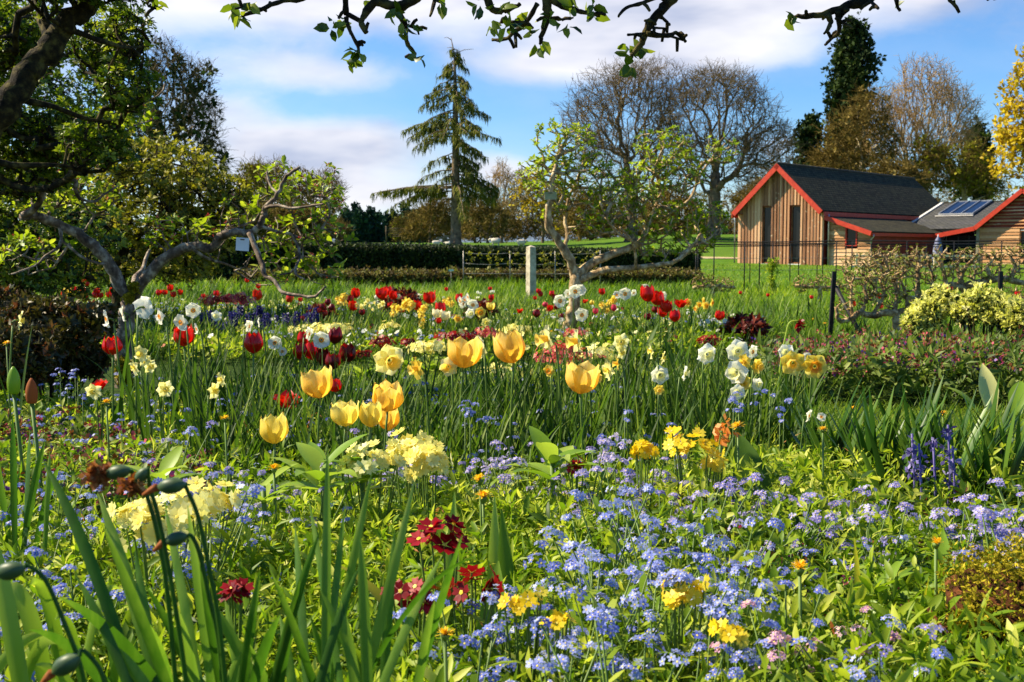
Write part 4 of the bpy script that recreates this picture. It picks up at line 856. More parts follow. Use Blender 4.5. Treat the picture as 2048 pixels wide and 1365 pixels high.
# ------------------------------------------------------------------ the boughs hanging in at the top
def overhang():
    Y = 3.1; k = Y / FPX; b = np.array((2.9, 3.4, 0)); t = thing('overhanging_apple_tree', 'dark apple boughs with fresh leaves hanging in against the sky', 'tree', b)
    mb = MB(); L = lambda pts, a, c, dY=0, y0=0: limb(mb, pts, a * k, c * k, Y, b, dY, 7, .1, 4, y0)
    trunk = smooth(np.array([(0, 0, -.1), (.05, 0, .8), (-.1, -.05, 1.35), (-.5, -.2, 1.62)]), 4); mb.tube(trunk, np.linspace(.12, .055, len(trunk)), 9)
    main = smooth(np.array([trunk[-1]] + [at(x, y, Y) - b for (x, y) in ((1900, -75), (1700, -85), (1400, -70), (1150, -80), (900, -60), (650, -75), (420, -60))]), 4); mb.tube(main, np.linspace(.055, .018, len(main)), 8)
    tips = []; T = []
    spec = [([(660, -74), (617, -8), (567, 2), (520, 20), (483, 33)], 7, 3), ([(520, 20), (500, 12), (470, 18)], 3, 2), ([(880, -62), (830, -5), (796, 14), (750, 7), (723, 43), (733, 66)], 13, 5), ([(723, 43), (693, 30), (700, 63), (716, 93), (716, 118)], 5, 3), ([(693, 30), (690, -20), (700, -60)], 6, 5),
            ([(796, 20), (810, 53), (813, 83), (826, 102), (832, 112)], 7, 2.5), ([(812, 50), (832, 58), (838, 70)], 3, 2), ([(880, -60), (870, 0), (860, 33)], 5, 2.5), ([(868, 0), (888, 8), (884, 20)], 3, 2), ([(960, -65), (975, 0), (992, 22), (1015, 20), (1040, 8)], 9, 4), ([(1120, -80), (1094, 0), (1097, 33), (1086, 67), (1080, 88)], 12, 3), ([(1075, 8), (1052, 46), (1030, 63), (1012, 78), (984, 80)], 5, 3.5), ([(1030, 63), (1031, 92)], 2, 1.5),
            ([(1100, -5), (1125, 12), (1150, 20), (1176, 27), (1200, 32)], 8, 3), ([(1097, 33), (1118, 40), (1146, 36)], 3, 2), ([(1052, 46), (1020, 44), (1000, 46)], 3, 2), ([(1400, -70), (1345, -4), (1317, 27), (1293, 60), (1283, 87), (1264, 110), (1256, 122)], 13, 3), ([(1293, 68), (1336, 72), (1352, 66), (1366, 80)], 6, 3), ([(1336, 72), (1372, 82)], 3, 2), ([(1290, 68), (1256, 70)], 3.5, 2.5), ([(1317, 27), (1334, 45), (1339, 50)], 4, 2.5), ([(1300, 55), (1335, 58)], 3, 2), ([(1345, -20), (1286, 6), (1252, 16), (1237, 34)], 5, 2.5), ([(1300, 40), (1290, 42)], 3, 2.5),
            ([(1800, -78), (1739, -3), (1700, 10), (1656, 27), (1613, 33), (1583, 33)], 12, 4), ([(1676, 22), (1678, 63), (1662, 78), (1650, 90)], 6, 2.5), ([(1656, 30), (1660, 50), (1648, 68)], 7, 2.5), ([(1678, 45), (1690, 48), (1704, 57)], 4, 2), ([(1738, 0), (1756, 17)], 4, 3), ([(1690, 25), (1698, 20)], 3, 2), ([(1800, -60), (1792, 0), (1800, 23)], 5, 3), ([(1910, -70), (1898, -5), (1910, 5)], 5, 3), ([(1980, -70), (1990, 0)], 5, 3), ([(700, -70), (560, -60), (430, -40), (300, 2), (312, 18)], 6, 2)]
    for (pts, a, c) in spec: W = L(pts, a, c, rng.uniform(-.12, .12)); T.append(W)
    # little spurs
    for W in T:
        for _ in range(2):
            i = rng.integers(1, len(W) - 1); d = rng.normal(0, 1, 3); d /= np.linalg.norm(d); mb.tube([W[i], W[i] + d * .018, W[i] + d * .03 + (0, 0, -.006)], [.005, .005, .004], 5)
    mb.obj('branch', bark_dark, t)
    lv = MB(); P = []; big = [(483, 33, 4), (500, 12, 3), (470, 22, 2), (660, 55, 4), (695, 45, 4), (705, 122, 7), (716, 105, 5), (790, 25, 4), (820, 52, 4), (833, 112, 2), (812, 70, 2), (985, 45, 3), (1005, 20, 4), (1040, 40, 4), (1060, 62, 3), (1080, 88, 2), (1100, 35, 3), (1150, 10, 4), (1185, 32, 3), (1130, 55, 2), (1256, 100, 4), (1262, 135, 3), (1286, 100, 2), (1576, 26, 4), (1926, 20, 1), (1800, 22, 1), (880, 5, 2), (740, 5, 3), (1015, 50, 3), (1190, 15, 3), (305, 12, 3), (960, 15, 3)]
    for (px, py, n) in big:
        n = n + 2 if n > 1 else n
        c = at(px, py, Y + rng.uniform(-.08, .08)) - b
        for _ in range(n):
            d = rng.normal(0, 1, 3); d[2] -= .45; d /= np.linalg.norm(d); s = np.cross(d, rng.normal(0, 1, 3)); s /= np.linalg.norm(s); u = np.cross(s, d); l = rng.uniform(.030, .046)
            V, Tt = leaf_ovate(c + rng.normal(0, .006, 3), d, s, u, l, l * .6); lv.add(V, None, Tt, rng.normal(.5, .25))
    lv.obj('foliage', leaf_shade, t)
overhang()
# ------------------------------------------------------------------ clipped hedge and the low brown row in front of it
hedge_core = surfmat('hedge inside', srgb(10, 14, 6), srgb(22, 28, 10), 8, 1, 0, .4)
leaf_box = leafmat('box leaf', [(0, srgb(20, 30, 10)), (.5, srgb(42, 56, 16)), (1, srgb(84, 94, 34))], .15, .6, .3)
leaf_brown = leafmat('brown and olive leaf', [(0, srgb(54, 42, 18)), (.45, srgb(106, 88, 44)), (.75, srgb(110, 112, 46)), (1, srgb(150, 146, 80))], .3, .6, .3)
def hedge(name, label, ends, mat, n, size, depth, tops, n_seg=40, jag=.03, coreon=True):
    (pa, Ya), (pb, Yb) = ends; A = foot(pa, Ya); B = foot(pb, Yb); o = thing(name, label, 'hedge', A)
    s = np.linspace(0, 1, n_seg); ln = np.linalg.norm(B - A); dirv = (B - A) / ln; nv = np.array((-dirv[1], dirv[0], 0)); top = np.interp(s, [0, 1], tops); mb = MB()
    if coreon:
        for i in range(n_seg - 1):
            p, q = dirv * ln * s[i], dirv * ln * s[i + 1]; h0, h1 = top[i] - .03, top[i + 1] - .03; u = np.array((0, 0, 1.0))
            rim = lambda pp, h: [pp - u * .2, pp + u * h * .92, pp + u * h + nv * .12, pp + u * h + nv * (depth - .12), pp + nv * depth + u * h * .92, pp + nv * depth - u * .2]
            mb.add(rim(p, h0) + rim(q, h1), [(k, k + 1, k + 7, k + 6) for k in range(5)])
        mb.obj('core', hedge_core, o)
    f = rng.uniform(0, 1, n); pick = rng.uniform(0, 1, n); T_ = np.interp(f, [0, 1], tops); P = dirv[None] * (f * ln)[:, None]
    facez = np.where(pick < .5, rng.uniform(0, 1, n) * T_, T_ + rng.normal(0, jag, n)); off = np.where(pick < .5, rng.normal(0, .03, n), rng.uniform(0, depth, n))
    P = P + nv[None] * off[:, None]; P[:, 2] += facez
    ml = MB(); clumps(ml, P, size); ml.obj('foliage', mat, o); return o
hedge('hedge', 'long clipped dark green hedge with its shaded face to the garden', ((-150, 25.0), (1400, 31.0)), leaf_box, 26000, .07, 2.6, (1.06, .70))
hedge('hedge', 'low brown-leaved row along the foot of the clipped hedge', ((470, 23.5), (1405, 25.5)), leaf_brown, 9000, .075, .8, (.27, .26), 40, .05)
# ------------------------------------------------------------------ posts, wires, tags
conc = surfmat('old concrete', srgb(150, 138, 116), srgb(204, 192, 168), 10, .9, .15, .35, bdist=.01)
black = surfmat('black iron', srgb(14, 13, 12), srgb(34, 30, 27), 14, .6, .35, .2)
wire_m = surfmat('old wire', srgb(110, 106, 98), srgb(160, 154, 142), 14, .5, .4, 0, metal=.5)
cp = foot(1062, 18.6); w2, hh = .062, .885
P = [(-w2, -w2, -.2), (w2, -w2, -.2), (w2, w2, -.2), (-w2, w2, -.2)]; P = P + [(x * .93, y * .93, hh - .03) for x, y, _ in P]; cmb = MB().hexa(P); q = np.array(P[4:]); cmb.add(np.vstack([q, [[0, 0, hh]]]), None, [(0, 1, 4), (1, 2, 4), (2, 3, 4), (3, 0, 4)])
co = cmb.obj('concrete_post', conc, None, False, tuple(cp)); co.rotation_euler = (0, 0, R(32)); tag(co, 'square concrete post with a low pointed top standing in the grass', 'post')
def rod(mb, a, b, r, sides=6): mb.tube([a, (np.asarray(a) + np.asarray(b)) / 2, b], r, sides); return mb
tr = thing('wire_trellis', 'thin wire trellis with trained shoots in front of the dark hedge', 'trellis', foot(990, 24.2)); to = np.array(tr.location)
for px in (927, 1020, 1110, 1200): p = foot(px, 24.2) - to; rod(MB(), p, p + (0, 0, .78), .012).obj('post', wire_m, tr)
for z, sg in ((.735, .025), (.52, .03), (.3, .0)):
    for pa, pb in ((927, 1020), (1020, 1110), (1110, 1200)):
        xs_w = np.linspace(pa, pb, 7); MB().tube([foot(x, 24.2) - to + (0, 0, z - sg * math.sin(math.pi * (x - pa) / (pb - pa))) for x in xs_w], .007, 4).obj('wire', wire_m, tr)
sh = MB(); q = np.array([foot(rng.uniform(930, 1200), 24.2) - to + (0, rng.normal(0, .02), rng.choice([.72, .5, .6]) + rng.normal(0, .02)) for _ in range(130)]); clumps(sh, q, .06, None, None, ROS_S); sh.obj('shoots', leaf_gold, tr)
lb = MB().box((0, 0, .0), (.10, .012, .04)); lo_ = lb.obj('plant_label', surfmat('green enamel', srgb(120, 170, 140), srgb(214, 230, 214), 30, .4, .4, 0), None, False, tuple(at(902, 541, 23.2))); tag(lo_, 'tiny pale green plant label by the low brown row', 'label')
rod(MB(), (0, .01, 0), (0, .01, -float(at(902, 541, 23.2)[2])), .006).obj('stake', wire_m, lo_)
def card(px, py, Y, w, h, mat, lab, tilt):
    o = MB().box((0, 0, 0), (w, .004, h)).box((0, -.004, h * .36), (w * .3, .004, h * .08), None, .5, 1).obj('plant_label', [mat, black], None, False, tuple(at(px, py, Y))); o.rotation_euler = tilt; tag(o, lab, 'label')
    MB().tube([(0, 0, h / 2), (.004, .0, h / 2 + .03), (0, .01, h / 2 + .06)], .0015, 4).obj('tie', wire_m, o)
card(485, 489, 6.0, .072, .068, surfmat('white plastic card', srgb(222, 222, 224), srgb(240, 240, 240), 5, .4, .4, 0), 'white square plant label hanging in the forked apple tree', (0, R(4), R(-12)))
card(1101, 392, 9.0, .10, .058, surfmat('faded card', srgb(150, 150, 104), srgb(184, 178, 128), 12, .7, .2, 0), 'faded khaki label hanging in the leafy dwarf apple tree', (0, R(-2), R(15)))
def iron_fence(label, Y0, Y1, posts, rails, top):
    o = thing('wire_fence', label, 'fence', foot(1700, (Y0 + Y1) / 2)); og = np.array(o.location); x0, x1 = posts[0], posts[-1]; yy = lambda px: Y0 + (Y1 - Y0) * (px - x0) / (x1 - x0)
    for px in posts: p = foot(px, yy(px)) - og; MB().tube([p - (0, 0, .1), p + (0, 0, top * .5), p + (0, 0, top)], .011, 6).obj('post', black, o)
    for z, r in rails: MB().tube([foot(px, yy(px)) - og + (0, 0, z) for px in np.linspace(x0, x1, 14)], r, 5).obj('rail', black if r > .006 else wire_m, o)
iron_fence('black iron trellis fence nearest the garden grass, with slim uprights and a top rail', 21.0, 20.0, [1391, 1427, 1488, 1518, 1544, 1671, 1702, 1811, 1905, 2000, 2090], [(.955, .011), (.90, .008), (.45, .003)], .96)
iron_fence('black iron trellis fence close to the building, running behind a similar one', 26.5, 25.5, [1395, 1499, 1579, 1596, 1633, 1644, 1690, 1740, 1850, 1962, 2070], [(.93, .011), (.875, .009), (.6, .004)], .93)
bp = thing('iron_post', 'black iron end post with a slanting brace beside the gnarled espalier', 'post', foot(1664, 10.2)); q0 = np.array(bp.location)
MB().box((0, 0, .26), (.034, .034, .74), Matrix.Rotation(R(2.5), 3, 'Y')).obj('upright', black, bp, False)
rod(MB(), at(1671, 574, 10.2) - q0, at(1734, 682, 9.9) - q0 - (0, 0, .05), .02, 7).obj('brace', black, bp)
b2 = MB().box((0, 0, .25), (.034, .034, .68)).obj('iron_post', black, None, False, tuple(foot(2000, 10.6))); tag(b2, 'plain black iron post holding up the far arm of the espalier', 'post')
# ------------------------------------------------------------------ gnarled espaliers
leaf_esp = leafmat('small espalier leaf', [(0, srgb(66, 74, 18)), (.5, srgb(122, 128, 40)), (1, srgb(176, 172, 84))], .4, .5, .4)
def espalier(label, px, Y, limbs, ells, n, lsize=.028, r0=.005, name='espalier_pear_tree', barkm=bark_esp, lf=leaf_esp, frac=.12, nper=1):
    return apple(name, label, px, Y, limbs, ells, n, barkm, barkm, lf, lsize, r0, frac, .055, .34, .12, .25, 0, .25, 'espalier pears', None, -1, ROS_S, nper)
espalier('gnarled espalier pear with one low mossy arm reaching to the black end post', 1792, 9.8, [
    ([(1793, 690), (1793, 655), (1792, 626)], 9, 8, 0), ([(1792, 626), (1770, 625), (1745, 632), (1720, 627), (1704, 636), (1685, 643), (1676, 639), (1672, 614)], 8, 3.5, -.05), ([(1795, 626), (1814, 619), (1832, 613), (1850, 616)], 7, 3, .1),
    ([(1722, 626), (1733, 597), (1729, 572), (1745, 548)], 5, 3, .05), ([(1745, 630), (1768, 590), (1760, 560)], 4, 2.5, 0), ([(1790, 624), (1793, 590), (1792, 550)], 4.5, 2.5, 0), ([(1704, 634), (1702, 600), (1704, 565)], 4, 2, 0), ([(1815, 618), (1812, 590), (1800, 560)], 4, 2, 0)],
    [(1715, 575, 36, 42), (1750, 560, 34, 46), (1790, 560, 36, 50), (1690, 610, 22, 26), (1770, 600, 40, 22), (1825, 590, 28, 28)], 430)
espalier('gnarled espalier pear with long horizontal arms and thick twisted spurs', 1929, 11.0, [
    ([(1930, 672), (1929, 625), (1931, 580)], 10, 9, 0), ([(1929, 580), (1919, 574), (1898, 572), (1881, 577), (1850, 590), (1829, 596), (1808, 592), (1800, 586)], 8, 4, 0), ([(1933, 572), (1958, 566), (1986, 561), (2004, 557), (2018, 560), (2050, 566), (2100, 566)], 8, 5, 0),
    ([(1838, 592), (1835, 560), (1838, 525), (1834, 500)], 5.5, 3, 0), ([(1893, 574), (1888, 545), (1880, 520), (1893, 500)], 5, 2.5, 0), ([(1918, 573), (1926, 545), (1945, 520), (1962, 503)], 5, 2.5, 0), ([(1931, 580), (1915, 540), (1922, 505)], 5, 2.5, .05), ([(1985, 560), (1975, 535), (1990, 515)], 5, 2.5, 0), ([(2018, 560), (2030, 535), (2020, 512), (2035, 512)], 5, 2.5, 0), ([(1860, 586), (1866, 560), (1858, 530)], 4, 2, 0), ([(1800, 588), (1785, 560), (1772, 525), (1780, 505)], 4.5, 2, .1)],
    [(1840, 535, 40, 48), (1885, 530, 36, 42), (1930, 530, 40, 42), (1975, 525, 36, 40), (2025, 525, 40, 42), (1780, 530, 40, 44), (1735, 530, 34, 36)], 780)
espalier('twiggy low espalier row between the iron uprights, at the foot of the gable end', 1640, 17.5, [([(1640, 605), (1640, 575)], 5, 4, 0), ([(1590, 572), (1640, 576), (1690, 572)], 4, 3, 0)], [(1610, 568, 26, 22), (1650, 565, 26, 24), (1690, 570, 24, 22)], 200, .04, .006)
espalier('twiggy low espalier row next to the leafy dwarf apple tree', 1425, 17.8, [([(1425, 603), (1425, 575)], 5, 4, 0), ([(1385, 576), (1430, 572), (1470, 576)], 4, 3, 0)], [(1405, 565, 26, 24), (1445, 570, 28, 20)], 170, .04, .006)
espalier('twiggy espalier beyond the plain iron post', 2040, 13.5, [([(2040, 636), (2040, 600)], 6, 5, 0), ([(1990, 602), (2040, 598), (2100, 602)], 5, 4, 0)], [(2005, 588, 30, 22), (2045, 590, 30, 24), (2085, 590, 30, 22)], 160, .035, .006)
espalier('twiggy espalier hidden deep behind the two gnarled ones, close to the yard rail', 1750, 15.0, [([(1750, 622), (1750, 560)], 5, 4, 0), ([(1700, 556), (1760, 560), (1830, 552)], 4, 3, 0)], [(1710, 535, 40, 34), (1770, 525, 46, 36), (1840, 530, 40, 34)], 260, .04, .006)
cl_ = thing('climbing_plant', 'young green climber twining up one slim iron upright', 'climber', foot(1544, 20.6)); q = np.stack([rng.normal(0, .045, 150), rng.normal(0, .03, 150), rng.uniform(.05, .66, 150)], -1)
m_ = MB(); clumps(m_, q, .05, None, None, ROS_S); m_.obj('foliage', leaf_apple, cl_); MB().tube([(0.02, 0, 0), (-.02, .02, .3), (.02, 0, .68)], .008, 5).obj('stem', bark_dark, cl_)
# ------------------------------------------------------------------ grass and ground cover
grass_mat = leafmat('orchard grass', [(0, srgb(54, 86, 10)), (.5, srgb(104, 136, 18)), (1, srgb(170, 180, 52))], .5, .5, .3)
lawn_mat = leafmat('short lawn grass', [(0, srgb(72, 98, 16)), (.5, srgb(116, 144, 28)), (1, srgb(172, 176, 66))], .45, .5, .3)
bulb_mat = leafmat('dark bulb leaves', [(0, srgb(30, 54, 18)), (.5, srgb(76, 106, 32)), (1, srgb(146, 162, 66))], .46, .55, .25)
cover_mat = leafmat('ground cover leaves', [(0, srgb(56, 84, 12)), (.42, srgb(112, 144, 24)), (.75, srgb(170, 182, 48)), (1, srgb(212, 212, 96))], .48, .5, .35)
def wedge(n, y0, y1, pw=1.0, x0=None, x1=None, margin=.6):
    """random ground spots, denser near the viewer; x limits in metres at the spot or the whole view"""
    u = rng.uniform(0, 1, n)
    if abs(pw - 1) < 1e-6: y = y0 * (y1 / y0) ** u
    else: y = (y0 ** (1 - pw) + u * (y1 ** (1 - pw) - y0 ** (1 - pw))) ** (1 / (1 - pw))
    h = y * .452 + margin; x = rng.uniform(-1, 1, n) * h
    if x0 is not None: x = rng.uniform(0, 1, n) * (np.minimum(x1, h) - np.maximum(x0, -h)) + np.maximum(x0, -h)
    return np.stack([x, y, zt(x, y)], -1)
def inpoly(p, poly):
    """p: ground spots; poly in photograph pixels of the ground (py) turned to ground coordinates"""
    q = np.array([(xs(px, Y), Y) for px, Y in poly]); x, y = p[:, 0], p[:, 1]; c = np.zeros(len(p), bool); j = len(q) - 1
    for i in range(len(q)):
        cond = ((q[i, 1] > y) != (q[j, 1] > y)) & (x < (q[j, 0] - q[i, 0]) * (y - q[i, 1]) / (q[j, 1] - q[i, 1] + 1e-12) + q[i, 0]); c ^= cond; j = i
    return c
def patchy(p, sc_=1.2, seed=0):
    g = np.random.default_rng(seed); v = np.zeros(len(p))
    for k in range(6):
        a = g.uniform(0, 2 * math.pi); f = sc_ * g.uniform(.5, 2.2); v += np.sin((p[:, 0] * math.cos(a) + p[:, 1] * math.sin(a)) * f + g.uniform(0, 6))
    return v / 6
PULM = [(1500, 6.9), (1570, 5.9), (2300, 5.7), (2500, 8.6), (1640, 8.3)]
BED = [(-300, 5.2), (380, 6.4), (700, 8.2), (1000, 8.3), (1290, 7.8), (1480, 8.6), (1560, 10.5), (1360, 12.2), (1060, 13.5), (560, 15.5), (-100, 16.5), (-500, 12)]
gp = wedge(60000, 8.6, 26, 1.15); gp = gp[~inpoly(gp, BED) & ~inpoly(gp, PULM)]; N = len(gp)
pv = patchy(gp, 1.5, 3); tall = .10 + .10 * (pv > .05) + .05 * rng.uniform(0, 1, N) + .04 * (gp[:, 1] > 12); tall = tall * np.where(gp[:, 0] > .17 * gp[:, 1], .6, 1)
d = rdir(N, .75, 1.0)
pv = pv + .8 * patchy(gp, .5, 15)
mb = MB().strips(gp, d, tall * rng.uniform(.7, 1.3, N), np.maximum(.0045, .00052 * gp[:, 1]) * rng.uniform(.7, 1.4, N), rng.uniform(.2, 1.1, N), 3, .42 + .34 * pv + rng.normal(0, .2, N), .1)
tag(mb.obj('orchard_grass', grass_mat), 'bright green meadow grass between the trees', 'grass', kind='stuff')
fp = wedge(30000, 26, 58, 1.0); N = len(fp)
mb = MB().strips(fp, rdir(N, .6, 1), rng.uniform(.05, .13, N), .00055 * fp[:, 1] * rng.uniform(.7, 1.4, N), rng.uniform(.2, 1.1, N), 2, .46 + .3 * patchy(fp, .6, 33) + rng.normal(0, .2, N), .1)
tag(mb.obj('pasture_grass', lawn_mat), 'grazed pasture grass between the fences and the building', 'grass', kind='stuff')
lp = wedge(56000, 4.6, 9.5, 1.2); lp = lp[~inpoly(lp, PULM) & ~inpoly(lp, BED)]; N = len(lp)
mb = MB().strips(lp, rdir(N, .55, 1), rng.uniform(.035, .085, N), np.maximum(.003, .0006 * lp[:, 1]), rng.uniform(.2, 1.2, N), 2, .5 + .25 * patchy(lp, 2.0, 4) + rng.normal(0, .2, N), .1)
tag(mb.obj('lawn_grass', lawn_mat), 'short mown grass of the path between the beds', 'grass', kind='stuff')
# bulb leaves in the far bed and the thick stand of daffodil leaves near by
bp_ = wedge(20000, 8.0, 16, 1.1); bp_ = bp_[inpoly(bp_, BED)]; bp_ = bp_[patchy(bp_, 2.2, 9) > -.22]; bp_ = bp_[~((np.abs(bp_[:, 0] / bp_[:, 1] * FPX + CX - 1138) < 34) & (bp_[:, 1] < 9.6))]; N = len(bp_)
tc_ = wedge(210, 9, 23, 1.1); tq = np.repeat(tc_, 22, 0) + np.concatenate([rng.normal(0, .08, (210 * 22, 2)), np.zeros((210 * 22, 1))], 1); tq[:, 2] = zt(tq[:, 0], tq[:, 1]); bp_ = np.concatenate([bp_, tq]); N = len(bp_)
mb = MB().strips(bp_, rdir(N, .86, 1), rng.uniform(.16, .36, N), rng.uniform(.010, .019, N), rng.uniform(.1, .8, N), 4, .5 + .2 * patchy(bp_, 2, 6) + rng.normal(0, .22, N), .08)
tag(mb.obj('bulb_leaves', bulb_mat), 'upright tulip and daffodil leaves of the far bed', 'leaves', kind='stuff')
# positions of the narcissus stand: px of foot, distance
DAF = [(330, 4.3), (420, 3.5), (700, 3.35), (1000, 3.3), (1300, 3.3), (1480, 3.5), (1640, 3.9), (1620, 4.4), (1420, 4.9), (1000, 4.9), (640, 5.0), (420, 5.3), (250, 5.2)]
dp = wedge(9000, 3.2, 5.4, .6); dp = dp[inpoly(dp, DAF)]; keep = patchy(dp, 5.5, 12) > -.16; dp = dp[keep][:3600]; N = len(dp)
mb = MB().strips(dp, rdir(N, .9, 1), rng.uniform(.24, .47, N) * (.85 + .25 * sstep(3.3, 4.2, dp[:, 1])), rng.uniform(.007, .013, N), rng.uniform(.02, .7, N), 5, .42 + .18 * patchy(dp, 4, 2) + rng.normal(0, .2, N), .06, None, 0, .12)
tag(mb.obj('daffodil_leaves', bulb_mat), 'dense stand of dark upright daffodil leaves', 'leaves', kind='stuff')
# leafy ground cover: lance leaves, several greens
LEAF1 = rosette(5, 1.0, .30, (.1, 1.2), 41, False, leaf_ovate); LEAF2 = rosette(4, .8, .40, (-.1, 1.0), 42, False, leaf_ovate); LEAF3 = rosette(6, 1.0, .17, (.3, 1.3), 43); LEAF4 = rosette(6, .7, .34, (0, 1.2), 44); LEAFS = [LEAF1, LEAF2, LEAF3, LEAF4]
def cover(name, pts, hgt, size, mat, lab, vseed=0, vs=.2, tpls=LEAFS):
    N = len(pts); P = pts.copy(); P[:, 2] += rng.uniform(0, 1, N) ** .7 * hgt; mb = MB(); clumps(mb, P, size * rng.uniform(.7, 1.3, N) if False else size, rdir(N, .45, 1), .48 + .26 * patchy(pts, 3.0, vseed) + rng.normal(0, vs, N), tpls, vs)
    return tag(mb.obj(name, mat), lab, 'ground cover', kind='stuff')
c1 = wedge(21000, 1.15, 3.5, 1.0); cover('forget_me_not_leaves', c1, .20 + .06 * patchy(c1, 3, 1), .041, cover_mat, 'leafy green carpet under the forget-me-nots', 5)
c2 = wedge(9000, 3.3, 6.2, .6, -3.5, 3.6); c2 = c2[(patchy(c2, 2, 7) > -.2) & ((c2[:, 0] < xs(1000, 1) * c2[:, 1] * 1.0) | (c2[:, 1] < 4.4))]; cover('woodland_herbs', c2, .12, .055, cover_mat, 'low green herbs among the daffodil leaves', 8)
c3 = wedge(13000, 7.9, 16, 1.1); c3 = c3[inpoly(c3, BED)]; cover('bed_herbs', c3, .13, .075, cover_mat, 'low leafy growth filling the far flower bed', 9)
b3 = wedge(620, 1.3, 3.6, .9); N = len(b3); b3[:, 2] += rng.uniform(0, .10, N)
mb = MB().strips(b3, rdir(N, .35, .95), rng.uniform(.09, .20, N), rng.uniform(.022, .050, N), rng.uniform(.4, 1.5, N), 6, rng.normal(.5, .26, N), .05, None, 0, .16, None, .42)
tag(mb.obj('broad_ground_leaves', leafmat('mixed broad leaves', [(0, srgb(30, 58, 20)), (.4, srgb(68, 102, 34)), (.8, srgb(132, 156, 52)), (1, srgb(190, 176, 84))], .4, .45, .4, (1.15, 1.2, .7), .5, 14)), 'mixed broad leaves breaking through the flower carpet', 'leaves', kind='stuff')
# thin grass blades through the foreground
g3 = wedge(5200, 1.2, 3.4, .9); N = len(g3)
mb = MB().strips(g3, rdir(N, .6, 1), rng.uniform(.10, .27, N), rng.uniform(.003, .0075, N), rng.uniform(.2, 1.4, N), 4, .58 + rng.normal(0, .22, N), .06)
tag(mb.obj('thin_grass', lawn_mat), 'thin grass blades growing through the flower carpet', 'grass', kind='stuff')

# ------------------------------------------------------------------ flowers: shapes
def petalmat(name, a, b, c, trans=.45, rough=.45, spec=.3): return leafmat(name, [(0, a), (.5, b), (1, c)], trans, rough, spec, (1.06, 1.08, .95), .85, 6, (4, 4, .5))
P_RED = petalmat('red petal', srgb(150, 8, 4), srgb(206, 16, 6), srgb(228, 50, 24), .38, .3, .5)
P_DARK = petalmat('maroon petal', srgb(70, 4, 8), srgb(118, 8, 10), srgb(160, 24, 18), .36, .35, .5)
P_YEL = petalmat('warm yellow petal', srgb(222, 154, 30), srgb(247, 206, 74), srgb(252, 232, 150), .5)
P_LEM = petalmat('lemon petal', srgb(216, 180, 40), srgb(240, 216, 88), srgb(248, 236, 156), .5)
P_PALE = petalmat('pale yellow petal', srgb(238, 222, 110), srgb(246, 238, 160), srgb(250, 248, 206), .45)
P_WHITE = petalmat('white petal', srgb(228, 224, 204), srgb(244, 242, 230), srgb(250, 250, 246), .5)
P_ORANGE = petalmat('orange cup', srgb(226, 110, 14), srgb(240, 150, 30), srgb(248, 184, 60), .4)
P_PINK = petalmat('pink petal', srgb(180, 30, 60), srgb(214, 60, 90), srgb(236, 130, 140), .4)
P_CREAM = petalmat('cream petal', srgb(240, 216, 130), srgb(248, 236, 190), srgb(250, 246, 224), .4)
P_BLUE = petalmat('forget-me-not blue', srgb(96, 106, 196), srgb(130, 142, 220), srgb(186, 194, 240), .4)
P_LILAC = petalmat('lilac pink petal', srgb(160, 112, 180), srgb(206, 152, 190), srgb(236, 194, 200), .4)
P_MUSC = petalmat('violet bell', srgb(34, 28, 84), srgb(54, 48, 122), srgb(92, 86, 160), .2)
stem_mat = leafmat('green stem', [(0, srgb(66, 92, 30)), (.5, srgb(98, 124, 46)), (1, srgb(140, 156, 74))], .1, .5, .4)
eye_mat = leafmat('yellow eye', [(0, srgb(238, 200, 40)), (1, srgb(250, 226, 120))], .1, .5, .2)
pod_mat = leafmat('grey green seed pod', [(0, srgb(30, 48, 34)), (.5, srgb(62, 82, 44)), (1, srgb(124, 138, 96))], 0, .45, .3, noise=.5, nscale=60)
dry_mat = leafmat('dry brown flower', [(0, srgb(96, 46, 18)), (.5, srgb(160, 92, 44)), (1, srgb(206, 152, 96))], .3, .7, .2)
broad_mat = leafmat('broad fresh leaf', [(0, srgb(86, 124, 24)), (.5, srgb(134, 164, 44)), (1, srgb(186, 200, 84))], .45, .4, .45)
glauc_mat = leafmat('strap leaf', [(0, srgb(34, 66, 20)), (.45, srgb(66, 106, 32)), (.8, srgb(112, 146, 54)), (1, srgb(164, 178, 90))], .4, .38, .5)

